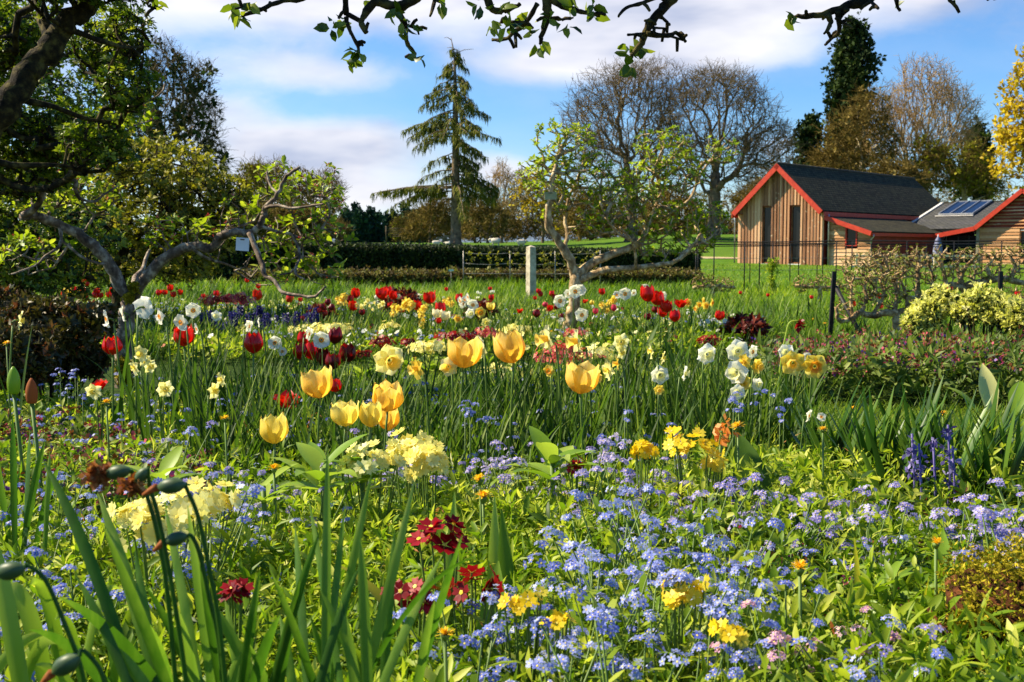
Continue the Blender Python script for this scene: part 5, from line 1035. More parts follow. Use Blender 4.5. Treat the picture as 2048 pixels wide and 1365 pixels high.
def petal_grid(fn, nu=5, nv=6):
    """surface fn(u in -1..1, v in 0..1)"""
    V = np.array([fn(-1 + 2 * i / (nu - 1), j / (nv - 1)) for j in range(nv) for i in range(nu)]); Q = [(j * nu + i, j * nu + i + 1, (j + 1) * nu + i + 1, (j + 1) * nu + i) for j in range(nv - 1) for i in range(nu - 1)]
    return V, np.array(Q)
def rotz(a): c, s = math.cos(a), math.sin(a); return np.array(((c, -s, 0), (s, c, 0), (0, 0, 1)))
def tulip_bloom(name, mat, openness, seed, res=(6, 10)):
    """about 1 unit wide, base at the origin; openness 0 closed bud .. 1 wide open"""
    g = np.random.default_rng(seed); mb = MB()
    for k in range(6):
        inner = k % 2; ph = k * math.pi / 3 + g.uniform(-.08, .08); H = (1.12 - .12 * openness) * g.uniform(.94, 1.05); sc_ = .86 if inner else 1.0
        def f(u, v):
            r = sc_ * (.50 * math.sin(min(1, v * 1.7 + .02) * math.pi / 2) ** .62) * (1 - (1 - openness) * .52 * max(0, v - .45) ** 1.2 / .5) + openness * .16 * max(0, v - .55) ** 1.5 * 2
            half = (.88 + .05 * math.sin(v * 7 + k)) * math.sin(math.pi * min(1, v * .70 + .20)) ** .7 * (1 if v < .70 else math.sqrt(max(.0004, 1 - ((v - .70) / .30) ** 2.4)))
            a = u * half * (1.05 if not inner else .95); rr = r * (1 + .06 * u * u) + .015 * math.sin(7 * u + k + 5 * v) * v
            z = H * (v ** 1.12) * (1 - .05 * u * u * v); x, y = rr * math.cos(a), rr * math.sin(a); return rotz(ph) @ np.array((x + .01, y, z))
        V, Q = petal_grid(f, *res); mb.add(V, Q, None, np.repeat(np.linspace(.3, .72, res[1]), res[0]) + g.uniform(-.14, .14))
    return mb.mesh(name, mat)
def tulip_wide(name, mat, seed):
    """blown-open tulip, petals falling outwards"""
    g = np.random.default_rng(seed); mb = MB()
    for k in range(6):
        ph = k * math.pi / 3 + g.uniform(-.2, .2); e = g.uniform(.35, .95)
        def f(u, v):
            half = .30 * math.sin(math.pi * min(1, v * .82 + .12)) ** .7; el_ = e + (1 - v) * .5
            return rotz(ph) @ np.array((v * .62 * math.cos(el_) + .04, u * half, v * .66 * math.sin(el_) + .10 * u * u * v))
        V, Q = petal_grid(f, 4, 6); mb.add(V, Q, None, np.repeat(np.linspace(.35, .7, 6), 4) + g.uniform(-.15, .15))
    return mb.mesh(name, mat)
def stem_mesh(name, bow=.06, r=.010):
    z = np.linspace(0, 1, 8); return MB().tube(np.stack([bow * z * z, 0 * z, z], -1), np.linspace(r * 1.15, r * .85, 8), 6).mesh(name, stem_mat)
def tulip_leaf(name, seed):
    g = np.random.default_rng(seed); mb = MB(); mb.strips([(0, 0, 0)], [(.34, 0, .94)], .78, .13, g.uniform(.2, .8), 8, .5, .03, None, 0, .16, None, .3); return mb.mesh(name, bulb_mat)
STEM = stem_mesh('tulip_stem'); STEM2 = stem_mesh('narcissus_stem', .05, .0075); TLEAF = [tulip_leaf('tulip_leaf', s) for s in range(3)]
TB = {}
for nm, m in (('red', P_RED), ('dark', P_DARK), ('yellow', P_YEL), ('lemon', P_LEM), ('pink', P_PINK), ('cream', P_CREAM), ('white', P_WHITE)):
    TB[nm] = [tulip_bloom(nm + '_tulip_bloom', m, o, s) for o, s in ((.12, 1), (.45, 2), (.75, 3))]; TB[nm].append(tulip_wide(nm + '_tulip_bloom', m, 7))
def daf_bloom(name, pm, cm, cup_len, cup_r, flare, seed, petw=.26, pl=.5):
    """faces +X; about 1 unit across"""
    g = np.random.default_rng(seed); mb = MB()
    for k in range(6):
        ph = k * math.pi / 3 + g.uniform(-.12, .12); inner = k % 2; sw = g.uniform(-.08, .16); tw = g.uniform(-.25, .25)
        def f(u, v):
            half = petw * (math.sin(math.pi * min(1, (v * .80 + .16))) ** .8) * (1 if v < .75 else max(.0, 1 - ((v - .75) / .25) ** 1.6)); r = .05 + v * pl
            y = u * half; x = .03 * inner - sw * v * v + .10 * (u * u) * v + tw * u * v * .35; return np.array((x, y * math.cos(ph) - r * math.sin(ph), y * math.sin(ph) + r * math.cos(ph)))
        V, Q = petal_grid(f, 4, 5); mb.add(V, Q, None, .5 + g.uniform(-.2, .25), 0)
    n = 14; prof = [(0, cup_r * .62), (.25, cup_r * .80), (.7, cup_r * .92), (.92, cup_r * (1 + flare * .6)), (1.0, cup_r * (1.05 + flare))]; V = []
    for j, (t, r) in enumerate(prof):
        for i in range(n):
            a = 2 * math.pi * i / n; rr = r * (1 + (.10 * flare + .04) * (j > 2) * math.cos(a * 7)); V.append((.02 + t * cup_len, rr * math.cos(a), rr * math.sin(a)))
    Q = [(j * n + i, j * n + (i + 1) % n, (j + 1) * n + (i + 1) % n, (j + 1) * n + i) for j in range(4) for i in range(n)]; mb.add(V, Q, None, np.repeat(np.linspace(.35, .75, 5), n), 1)
    mb.tube([(0, 0, 0), (-.18, 0, -.02), (-.26, 0, -.07)], [.06, .035, .06], 6, .5, True, 2)                      # the flower's green neck
    mb.tube([(-.26, 0, -.07), (-.34, 0, -.16), (-.37, 0, -.30)], [.045, .028, .024], 6, .5, True, 2)
    return mb.mesh(name, [pm, cm, stem_mat])
DB = {'trumpet': [daf_bloom('pale_trumpet_bloom', P_PALE, P_YEL, .48, .19, .35, s) for s in (1, 2)], 'yellow': [daf_bloom('yellow_bloom', P_LEM, P_YEL, .40, .17, .4, s) for s in (3, 4)], 'white': [daf_bloom('white_bloom', P_WHITE, P_ORANGE, .07, .10, .5, s, .30, .46) for s in (5, 6, 7)],
      'cream': [daf_bloom('cream_bloom', P_WHITE, P_PALE, .34, .18, .5, s, .28) for s in (8, 9)], 'pale': [daf_bloom('pale_bloom', P_PALE, P_LEM, .22, .14, .3, s, .22, .48) for s in (10, 11)], 'orange': [daf_bloom('orange_cup_bloom', P_LEM, P_ORANGE, .14, .17, .5, s, .28) for s in (12, 13)]}
NOSES = {'T': 0, 'D': 0}
def tulip(px, py, wpx, colour, form, Y, lab, group, leaves=2, lean=None):
    s = wpx * (1.18 if Y > 7.5 else 1.2 if colour in ('red', 'dark') else 1) / FPX * Y / (1.04 if form < 3 else 1.15); s = float(np.clip(s, .026, .125)); c = at(px, py, Y); zb = float(zt(c[0], Y)); h = max(.08, c[2] - s * .52 - zb); rz = rng.uniform(0, 2 * math.pi) if lean is None else lean
    t = thing('tulip', lab, 'tulip', (c[0] - .06 * h * math.cos(rz), Y - .06 * h * math.sin(rz), zb), rz, group)
    mesh_obj('bloom', TB[colour][form], t, (.06 * h, 0, h - .004), (rng.uniform(-.2, .2), rng.uniform(-.14, .26), rng.uniform(0, 6)), (s * rng.uniform(.92, 1.08), s * rng.uniform(.92, 1.08), s * rng.uniform(.9, 1.1))); mesh_obj('stem', STEM, t, (0, 0, 0), (0, 0, 0), (h, h, h))
    for k in range(leaves): mesh_obj('leaf', TLEAF[(k + int(px)) % 3], t, (0, 0, 0), (0, 0, k * 2.6 + rng.uniform(0, 2)), h * rng.uniform(.75, 1.0))
    return t
def daffodil(px, py, wpx, kind, face, Y, lab, group, tilt=.12):
    """face: compass of the flower, 0 = towards the viewer, +90 = to the right"""
    s = float(np.clip(wpx * (1.2 if Y > 7.5 else 1.06) / FPX * Y, .028, .11)); c = at(px, py, Y); zb = float(zt(c[0], Y)); rz = R(face - 90); back = np.array((math.cos(rz), math.sin(rz), 0)); foot_ = c - back * s * .37; h = max(.08, c[2] - .30 * s - zb)
    t = thing('daffodil', lab, 'daffodil', (foot_[0], foot_[1], zb), rz, group); v = DB[kind][int(px) % len(DB[kind])]
    mesh_obj('bloom', v, t, (.37 * s, 0, h + .30 * s), (rng.uniform(0, 1), tilt, 0), s); mesh_obj('stem', STEM2, t, (-.05 * h + .0, 0, 0), (0, 0, 0), (h, h, h))
    for k in range(2): mesh_obj('leaf', NLEAF[(k + int(px)) % 3], t, (0, 0, 0), (0, 0, k * 2.9 + rng.uniform(0, 2)), h * rng.uniform(.8, 1.1))
    return t
NLEAF = [MB().strips([(0, 0, 0)], [(.13, 0, .99)], 1.0, .030, .15 + .25 * s, 7, .4, .05, None, 0, .12).mesh('narcissus_leaf', bulb_mat) for s in range(3)]
# ---- near tulips: every one its own words
for a in [
    (640, 761, 66, 'yellow', 2, 3.4, 'open apricot-yellow tulip with a red tulip tucked right behind it'), (691, 821, 58, 'lemon', 2, 3.0, 'lemon tulip on the outside of the low trio, next to the apricot one'), (775, 787, 66, 'yellow', 1, 3.15, 'tall golden tulip standing above the lemon pair'), (742, 826, 52, 'lemon', 1, 3.0, 'lemon tulip in the middle of the low trio'), (775, 835, 46, 'yellow', 1, 3.2, 'golden tulip half hidden below the tall golden one'),
    (549, 857, 56, 'lemon', 1, 2.75, 'lowest lemon tulip, alone over the fresh green peony leaves'), (926, 699, 70, 'yellow', 2, 3.6, 'flaring golden tulip beside the biggest golden one'), (1027, 690, 68, 'yellow', 1, 3.5, 'biggest rounded golden tulip on the skyline of the daffodil leaves'), (1160, 752, 66, 'yellow', 2, 3.3, 'golden tulip with a curled petal standing apart among daffodil leaves'),
    (225, 688, 33, 'red', 0, 4.6, 'glossy red tulip in front of the forked apple trunk'), (367, 668, 38, 'red', 1, 4.6, 'red tulip topped by a white narcissus'), (507, 685, 34, 'red', 0, 4.6, 'oval red tulip halfway between apple trunk and red cluster'), (200, 760, 32, 'red', 3, 4.4, 'low blown red tulip by the apple trunk foot'),
    (600, 701, 28, 'red', 0, 4.9, 'first red tulip of the tight red cluster, on its outer side'), (626, 702, 28, 'red', 0, 5.0, 'red tulip of the tight cluster, second from its outer side'), (668, 671, 26, 'dark', 0, 5.1, 'dark pointed tulip bud rising over the red cluster'), (609, 676, 22, 'red', 0, 5.2, 'red tulip behind a narrow white narcissus'), (697, 705, 30, 'dark', 1, 5.0, 'round crimson tulip closing the tight red cluster'), (647, 713, 26, 'dark', 1, 4.9, 'crimson tulip in the middle of the tight cluster'), (664, 722, 26, 'dark', 1, 4.7, 'lowest crimson tulip of the tight cluster'),
    (571, 788, 46, 'red', 3, 4.1, 'wide-blown scarlet tulip with falling petals'), (584, 802, 24, 'red', 1, 4.0, 'scarlet tulip tucked under the wide-blown one'), (672, 768, 24, 'red', 0, 3.6, 'red tulip peeping out behind the apricot-yellow one'),
    (1296, 587, 27, 'red', 1, 8.0, 'highest red tulip of the group beyond the daffodil stand'), (1316, 596, 24, 'red', 1, 8.1, 'second highest red tulip of the group beyond the daffodil stand'), (1334, 611, 22, 'red', 1, 8.0, 'red tulip at the heart of the group beyond the daffodil stand'), (1362, 598, 31, 'red', 3, 7.9, 'broad flaring red tulip set apart from its group'), (1326, 622, 20, 'red', 1, 8.2, 'lower red tulip at the heart of its group'), (1350, 632, 19, 'red', 1, 7.8, 'lowest cup-shaped red tulip of its group'), (1310, 618, 13, 'dark', 0, 8.3, 'small crimson tulip behind the red group'), (1296, 632, 13, 'dark', 0, 8.2, 'slim crimson tulip at the foot of the red group'),
    (1438, 630, 17, 'red', 1, 8.8, 'red tulip above the maroon-leaved peony'),
    (712, 586, 17, 'red', 1, 10.4, 'red tulip standing over the maroon one in the far bed'), (763, 586, 21, 'red', 2, 10.6, 'large red tulip of the trio in the far bed'), (777, 580, 16, 'red', 1, 10.8, 'upper red tulip of the trio in the far bed'), (788, 590, 15, 'red', 1, 10.7, 'small red tulip of the trio, next to a cream one'), (796, 593, 9, 'cream', 0, 10.8, 'cream tulip next to the red trio'), (752, 594, 8, 'white', 0, 10.9, 'white tulip with a purple blush by the red trio'), (861, 594, 23, 'red', 2, 10.2, 'large coral red tulip before the maroon peony leaves'), (806, 597, 8, 'dark', 0, 11, 'small dark tulip between the red trio and the coral tulip'),
    (699, 598, 14, 'dark', 1, 9.8, 'near-black tulip beside a yellow narcissus tuft'), (707, 611, 17, 'red', 1, 9.7, 'red tulip right under the near-black one'), (655, 604, 11, 'dark', 0, 9.4, 'top maroon tulip of the dark bunch by the blue grape hyacinths'), (645, 613, 11, 'dark', 1, 9.3, 'maroon tulip on the hyacinth side of the dark bunch'), (663, 614, 11, 'dark', 0, 9.3, 'maroon tulip on the far flank of the dark bunch'), (650, 626, 11, 'dark', 1, 9.2, 'lowest maroon tulip of the dark bunch'), (639, 620, 9, 'dark', 0, 9.2, 'smallest maroon tulip of the dark bunch'),
    (725, 624, 11, 'dark', 1, 9.0, 'lone near-black tulip in the pale primrose drift'), (605, 636, 8, 'dark', 0, 9.0, 'lone small maroon tulip below the grape hyacinths'), (804, 618, 12, 'red', 0, 9.4, 'slim red tulip beside yellow narcissi'), (836, 610, 17, 'red', 1, 9.4, 'red tulip with a yellow double daffodil in front'), (882, 615, 19, 'red', 1, 9.2, 'soft red tulip over the cream doubles'), (876, 640, 12, 'red', 0, 9.0, 'short red tulip under the cream doubles'), (873, 625, 18, 'cream', 2, 8.9, 'double cream tulip under the soft red one'), (891, 630, 17, 'cream', 2, 8.9, 'double cream tulip with a yellow heart beside its twin'), (919, 596, 15, 'red', 1, 10.0, 'red and white tulip beside white narcissi'), (781, 609, 10, 'red', 1, 9.8, 'coral tulip at the edge of the primrose drift'),
    (981, 611, 15, 'lemon', 2, 9.6, 'striped yellow tulip beside the white-edged narcissi'), (983, 595, 10, 'red', 1, 10.5, 'small round red tulip above the striped yellow one'), (969, 600, 7, 'dark', 0, 10.4, 'purple tulip bud in the grass by the yellow tulip'), (973, 605, 7, 'white', 0, 10.2, 'lilac-white tulip by the purple bud'), (1040, 618, 15, 'red', 3, 9.4, 'open red tulip between yellow tulip and concrete post'), (1073, 627, 13, 'dark', 0, 9.0, 'tall dark red tulip just below the concrete post'),
    (1090, 608, 10, 'pink', 0, 9.8, 'pink tulip nearest the concrete post'), (1100, 615, 11, 'red', 1, 9.6, 'red tulip beside the pink one near the concrete post'), (1113, 612, 11, 'dark', 0, 9.5, 'dark tulip against the white narcissus by the silvery trunk'), (1123, 632, 11, 'dark', 0, 9.4, 'dark red tulip touching the silvery apple trunk'), (1170, 598, 15, 'red', 3, 10.4, 'open red tulip just past the silvery apple trunk'), (1205, 583, 11, 'red', 1, 11.5, 'red tulip over the yellow narcissus tuft past the trunk'), (1191, 622, 10, 'pink', 1, 9.3, 'pink and white tulip past the silvery trunk'), (1228, 616, 11, 'pink', 0, 9.2, 'pink tulip in front of the yellow narcissus tuft'), (1183, 605, 8, 'lemon', 0, 10, 'closed yellow tulip bud past the silvery trunk')]:
    tulip(a[0], a[1], a[2], a[3], a[4], a[5], a[6], 'tulips in the beds')
FARROW = [(149, 580, 13), (168, 562, 9), (174, 567, 9), (168, 582, 11), (171, 592, 12), (169, 599, 10), (192, 581, 12), (190, 590, 12), (201, 590, 10), (217, 588, 12), (225, 581, 10), (226, 594, 9), (131, 588, 15), (27, 592, 10), (43, 588, 7)]
for q in FARROW: tulip(q[0], q[1], q[2], 'red', 1, 13.0, 'small red tulip in the row seen through the fork of the old apple', 'red tulips in the far row by the fork', 1)
for q in [(133, 580, 13), (141, 590, 12), (98, 581, 9), (106, 580, 8)]: tulip(q[0], q[1], q[2], 'lemon', 2, 12.5, 'small yellow tulip in the row seen through the fork of the old apple', 'yellow tulips in the far row by the fork', 1)
for q in [(340, 575, 12), (328, 584, 10), (359, 584, 10), (347, 589, 10), (316, 585, 10), (433, 587, 10), (467, 595, 10), (483, 608, 9), (493, 560, 8), (515, 590, 18), (517, 572, 9), (578, 597, 15), (601, 599, 8), (569, 616, 9), (445, 600, 8), (408, 592, 8)]: tulip(q[0], q[1], q[2], 'red', 1, 13.4, 'small red tulip in the drift behind the arching limb and blue hyacinths', 'red tulips in the drift behind the arching limb', 1)
for q in [(893, 578, 7), (980, 577, 7), (1076, 582, 8), (1103, 587, 10), (1108, 593, 10), (1082, 588, 9), (1070, 596, 7)]: tulip(q[0], q[1], q[2], 'red', 1, 13.0, 'tiny red tulip in the grass around the concrete post', 'tiny red tulips around the concrete post', 1)
for q in [(956, 585, 5), (961, 587, 5), (981, 583, 5), (986, 583, 5)]: tulip(q[0], q[1], q[2], 'white', 0, 13.5, 'tiny white closed tulip in the grass short of the concrete post', 'tiny white tulips near the concrete post', 1)
for q in [(1899, 580, 11), (1878, 592, 11), (1909, 593, 12), (1894, 605, 9)]: tulip(q[0], q[1], q[2], 'red', 1, 9.0, 'red tulip rising out of the pale yellow spurge', 'red tulips in the spurge', 1)
for q in [(1759, 592, 9), (1761, 612, 10), (1708, 608, 9), (2034, 587, 9), (1623, 594, 7), (1480, 585, 6), (1535, 590, 6)]: tulip(q[0], q[1], q[2], 'red', 1, 12.5, 'small red tulip in the grass seen through the espaliers', 'small red tulips behind the espaliers', 1)
# ---- daffodils
for a in [
    (777, 720, 58, 'trumpet', 25, 3.3, 'big pale daffodil with a yellow trumpet facing out, over the golden tulip'), (835, 737, 40, 'yellow', -60, 3.4, 'ragged yellow daffodil seen from its side'), (898, 733, 36, 'trumpet', -20, 3.6, 'pale daffodil under the flaring golden tulip'), (958, 695, 40, 'trumpet', -40, 3.8, 'pale daffodil squeezed between the two golden tulips'), (1096, 677, 46, 'trumpet', -70, 3.7, 'pale daffodil with a nodding trumpet beside the biggest golden tulip'), (1156, 682, 44, 'trumpet', -80, 3.8, 'pale daffodil turned sideways below the silvery apple trunk'), (1187, 755, 34, 'yellow', 60, 3.4, 'yellow daffodil pressed against the curled golden tulip'), (1242, 684, 34, 'pale', 10, 3.9, 'starry pale daffodil on the skyline'), (1243, 706, 24, 'pale', 40, 3.9, 'small pale daffodil below the starry one'), (1303, 702, 30, 'pale', -85, 3.8, 'pale daffodil hanging on a hooked stem'), (1325, 716, 24, 'pale', 80, 3.9, 'pale daffodil next to the hooked one'), (1217, 740, 38, 'pale', -60, 3.6, 'pale daffodil with bent petals above the leaves'), (1236, 727, 26, 'yellow', -95, 3.5, 'yellow trumpet daffodil in pure profile'), (1320, 750, 34, 'cream', 0, 3.8, 'white double daffodil past the hooked one'), (1369, 747, 26, 'cream', 70, 3.7, 'white daffodil edge-on like a leaf'), (1318, 780, 20, 'yellow', 0, 3.6, 'small yellow daffodil low in the leaves'), (1098, 742, 22, 'orange', -30, 3.7, 'small orange-cupped daffodil low beside the curled tulip'),
    (1413, 708, 38, 'cream', 15, 3.9, 'white daffodil at the near side of the white and yellow bunch'), (1476, 702, 42, 'cream', -10, 3.9, 'white daffodil with a yellow centre topping its bunch'), (1504, 704, 28, 'white', 40, 4.0, 'small white daffodil at the back of its bunch'), (1489, 723, 28, 'yellow', -50, 3.8, 'yellow daffodil inside the white bunch'), (1514, 733, 30, 'yellow', 30, 3.8, 'yellow daffodil on the rim of the white bunch'), (1474, 744, 44, 'cream', -35, 3.7, 'large white double daffodil in the middle of its bunch'), (1487, 766, 30, 'yellow', 10, 3.7, 'yellow daffodil under the large white double'), (1514, 769, 24, 'cream', 20, 3.7, 'cream daffodil on the lower rim of its bunch'), (1476, 784, 28, 'cream', -20, 3.6, 'lowest white daffodil of its bunch'), (1573, 704, 30, 'cream', -20, 3.9, 'white daffodil above the deep yellow pair'), (1586, 726, 46, 'yellow', -15, 3.8, 'deep yellow daffodil of the pair by the lungwort'), (1629, 733, 46, 'orange', 5, 3.8, 'deep yellow daffodil with an orange cup by the lungwort'), (1614, 714, 18, 'white', 0, 3.9, 'white daffodil peeping between the deep yellow pair'), (1617, 832, 24, 'white', 60, 3.3, 'fading white daffodil low by the iris leaves'), (1643, 834, 18, 'white', -30, 3.3, 'small fading white daffodil beside the iris leaves'),
    (214, 638, 34, 'white', -60, 4.4, 'white narcissus hanging before the shaded shrub'), (246, 627, 30, 'white', -70, 4.5, 'white narcissus in front of the apple trunk'), (287, 615, 46, 'white', 160, 4.3, 'large white narcissus seen from behind'), (320, 633, 32, 'white', -50, 4.4, 'white narcissus over a withered bud'), (386, 621, 30, 'white', 20, 4.6, 'white narcissus with orange eye in front of blue hyacinths'), (363, 645, 34, 'white', -30, 4.4, 'white narcissus drooping over a red tulip'), (394, 658, 22, 'white', -60, 4.5, 'small white narcissus by the hooded red tulip'), (497, 653, 24, 'white', 75, 4.7, 'white narcissus in profile above the oval red tulip'), (518, 645, 18, 'white', -75, 4.8, 'small white narcissus behind the profile one'), (617, 668, 26, 'white', 78, 4.8, 'narrow white narcissus before the red cluster'), (643, 680, 34, 'white', 5, 4.8, 'star-shaped white narcissus in the red cluster'), (550, 686, 28, 'white', 10, 5.0, 'white narcissus with red eye beside the red cluster'), (433, 632, 20, 'cream', 0, 5.4, 'cream narcissus in front of the grape hyacinths'), (565, 703, 18, 'white', 0, 5.0, 'small white narcissus with a red eye low beside the red cluster'),
    (283, 708, 34, 'pale', -20, 4.0, 'top pale yellow narcissus of the cluster by the apple trunk'), (270, 735, 30, 'pale', -50, 4.0, 'pale yellow narcissus low in the cluster by the apple trunk'), (300, 733, 28, 'pale', 50, 4.0, 'pale yellow narcissus turned away in the cluster by the apple trunk'), (291, 722, 26, 'pale', 10, 4.1, 'pale yellow narcissus in the midst of the cluster by the apple trunk'), (188, 783, 32, 'pale', 0, 3.9, 'pale yellow narcissus under the low red tulip'), (330, 778, 34, 'pale', 30, 3.7, 'pale yellow narcissus alone over grassy leaves'), (443, 759, 28, 'pale', -40, 3.7, 'upper pale yellow narcissus of the nodding pair'), (427, 782, 32, 'pale', 70, 3.7, 'lower pale yellow narcissus of the nodding pair'), (39, 641, 34, 'pale', 120, 4.6, 'pale yellow narcissus against the bronze shrub'),
    (1150, 583, 30, 'white', 10, 8.8, 'large white narcissus in front of the silvery trunk'), (1162, 580, 20, 'white', -20, 8.9, 'white narcissus beside the large one at the silvery trunk'), (1136, 588, 16, 'white', 30, 8.9, 'small white narcissus at the silvery trunk, toward the concrete post'), (1120, 602, 24, 'white', 0, 9.2, 'white narcissus over the dark tulips by the silvery trunk'), (1163, 630, 24, 'white', 15, 8.6, 'white narcissus low past the silvery trunk'), (1250, 588, 24, 'white', 0, 9.6, 'white narcissus standing high past the yellow tuft'), (1290, 577, 16, 'white', 0, 9.0, 'white narcissus behind the highest red tulip'), (1267, 586, 12, 'white', 30, 10, 'small white narcissus between high white one and red group'), (1234, 590, 14, 'white', -30, 10, 'small white narcissus over the yellow tuft'), (1325, 592, 16, 'white', 20, 8.6, 'white narcissus tucked behind the second red tulip'), (946, 610, 20, 'white', 0, 9.6, 'white narcissus with orange cup in the far bed'), (961, 625, 18, 'orange', 0, 9.3, 'orange-cupped narcissus in the far bed'), (940, 627, 16, 'cream', 20, 9.3, 'cream narcissus beside the orange-cupped one'), (973, 646, 18, 'pale', 0, 8.9, 'starry pale narcissus low in the far bed'), (916, 638, 14, 'orange', 0, 9.0, 'peach-cupped narcissus in the far bed')]:
    daffodil(a[0], a[1], a[2], a[3], a[4], a[5], a[6], 'daffodils in the beds')
def tuft(spots, kind, Y, lab, grp, w=15):
    for (x, y) in spots: daffodil(x, y, w * rng.uniform(.8, 1.2), kind, rng.uniform(-70, 70), Y + rng.uniform(-.25, .25), lab, grp)
tuft([(816, 606), (808, 612), (824, 610), (818, 616), (812, 602)], 'yellow', 9.4, 'yellow narcissus of the tuft between two red tulips', 'yellow narcissi between red tulips', 14)
tuft([(846, 618), (840, 622), (851, 614), (843, 631), (841, 646), (845, 650), (847, 641)], 'yellow', 9.1, 'yellow double narcissus of the column under a red tulip', 'yellow narcissi under a red tulip', 12)
tuft([(791, 623), (786, 628), (795, 618), (789, 615)], 'yellow', 9.2, 'yellow narcissus at the edge of the primrose drift', 'yellow narcissi by the primrose drift', 14)
tuft([(740, 612), (730, 607), (750, 606), (722, 615), (735, 602), (758, 612), (746, 619), (715, 612), (765, 608)], 'pale', 9.7, 'pale narcissus of the broad cream drift', 'pale narcissi of the cream drift', 11)
tuft([(896, 605), (890, 602), (902, 608), (899, 598)], 'yellow', 9.8, 'yellow narcissus behind the cream doubles', 'yellow narcissi behind the cream doubles', 11)
tuft([(930, 600), (936, 594), (925, 608), (938, 606), (921, 602)], 'white', 9.6, 'white narcissus of the bunch beside a red and white tulip', 'white narcissi in a bunch', 15)
tuft([(684, 600), (690, 606), (680, 606), (676, 598), (688, 594)], 'yellow', 9.9, 'yellow narcissus beside the near-black tulip', 'yellow narcissi by the near-black tulip', 12)
tuft([(1216, 612), (1208, 618), (1222, 606), (1214, 622), (1226, 600), (1204, 610), (1220, 618)], 'yellow', 9.4, 'yellow narcissus of the tuft past the silvery trunk', 'yellow narcissi past the silvery trunk', 13)
tuft([(1398, 610), (1406, 604), (1392, 618), (1412, 612), (1424, 606), (1375, 606)], 'orange', 10.5, 'amber narcissus fading in the long grass', 'amber narcissi in the long grass', 12)
# ------------------------------------------------------------------ forget-me-nots
def fmn_flower():
    V, T, A = [], [], []
    for k in range(5):
        a = k * 2 * math.pi / 5; c, s = math.cos(a), math.sin(a); r = lambda x, y, z: (x * c - y * s, x * s + y * c, z); b = len(V)
        V += [r(.1, 0, 0), r(.45, -.30, .05), r(.92, -.24, .10), r(1.0, 0, .06), r(.92, .24, .10), r(.45, .30, .05)]; T += [(b, b + 1, b + 2), (b, b + 2, b + 3), (b, b + 3, b + 4), (b, b + 4, b + 5)]; A += [.04, 0, .06, .1, .06, 0]
    return (np.array(V), None, np.array(T), np.array(A))
FMN = fmn_flower(); EYE_T = (np.array([(.22 * math.cos(a), .22 * math.sin(a), .07) for a in np.arange(5) * 2 * math.pi / 5] + [(0, 0, .12)]), None, np.array([(k, (k + 1) % 5, 5) for k in range(5)]), None)
def head(mb, c, n, R0, fr, var, up=None, matp=0):
    """a domed cluster of small flowers at c"""
    d = rdir(n, .15, 1); P = np.asarray(c) + d * R0 * np.array((1, 1, .55)) * rng.uniform(.7, 1.05, n)[:, None]; Rm = rot_frames(d + rng.normal(0, .25, d.shape) + np.array((0, 0, .3))); s = fr * rng.uniform(.8, 1.15, n)
    M = mats4(P, Rm, s); mb.stamp(FMN, M, var + rng.normal(0, .16, n), matp); mb.stamp(EYE_T, M, rng.uniform(.3, 1, n), 1)
def fmn_plant(seed, lod=1):
    """stems, leaves and three to seven flower heads, about .25 m tall"""
    st, lf, fl, heads = MB(), MB(), MB(), []
    nh = int(rng.integers(4, 8)); v = rng.uniform(.3, .75)
    for k in range(nh):
        a = rng.uniform(0, 6.3); r = rng.uniform(.02, .11); z = rng.uniform(.15, .285); top = np.array((r * math.cos(a), r * math.sin(a), z)); mid = top * (.35, .35, .55)
        st.tube([(0, 0, 0), mid, top], [.0022, .0018, .0012], 4)
        for _ in range(4):
            f = rng.uniform(.15, .85); p = mid * f * 1.0 if f < .5 else mid + (top - mid) * (f * 2 - 1); aa = rng.uniform(0, 6.3); lf.strips([p], [(math.cos(aa), math.sin(aa), rng.uniform(.3, 1.2))], rng.uniform(.03, .06), rng.uniform(.008, .014), rng.uniform(.3, 1.0), 3, .55 + rng.normal(0, .2), .1)
        heads.append((top, v))
    for _ in range(9):
        aa = rng.uniform(0, 6.3); lf.strips([(rng.normal(0, .02), rng.normal(0, .02), .01)], [(math.cos(aa), math.sin(aa), rng.uniform(.4, 1.4))], rng.uniform(.08, .16), rng.uniform(.016, .028), rng.uniform(.4, 1.2), 4, .5 + rng.normal(0, .2), .1)
    return st.mesh('forget_me_not_stems', stem_mat), lf.mesh('forget_me_not_leaves', cover_mat), [h[0] for h in heads]
HEADS = []
for s in range(8):
    fl = MB(); head(fl, (0, 0, 0), int(rng.integers(7, 14)), rng.uniform(.013, .022), .0060, rng.uniform(.3, .8)); HEADS.append(fl.mesh('forget_me_not_head', [P_BLUE, eye_mat]))
P_LBLUE = petalmat('lavender blue petal', srgb(118, 108, 186), srgb(150, 140, 208), srgb(200, 192, 232), .4); BHEADS = []
for me in HEADS:
    m2 = me.copy(); m2.materials[0] = P_LBLUE; BHEADS.append(m2)
LHEADS = []
for me in HEADS[:4]:
    m2 = me.copy(); m2.materials[0] = P_LILAC; LHEADS.append(m2)
FP = [fmn_plant(s) for s in range(12)]
def fm_density(px, Y):
    # where the carpet grows, by photograph column and distance of the foot
    if px < 330: return .16 if Y < 2.6 else .05
    if px < 640: return .42
    return 1.0
spots = []
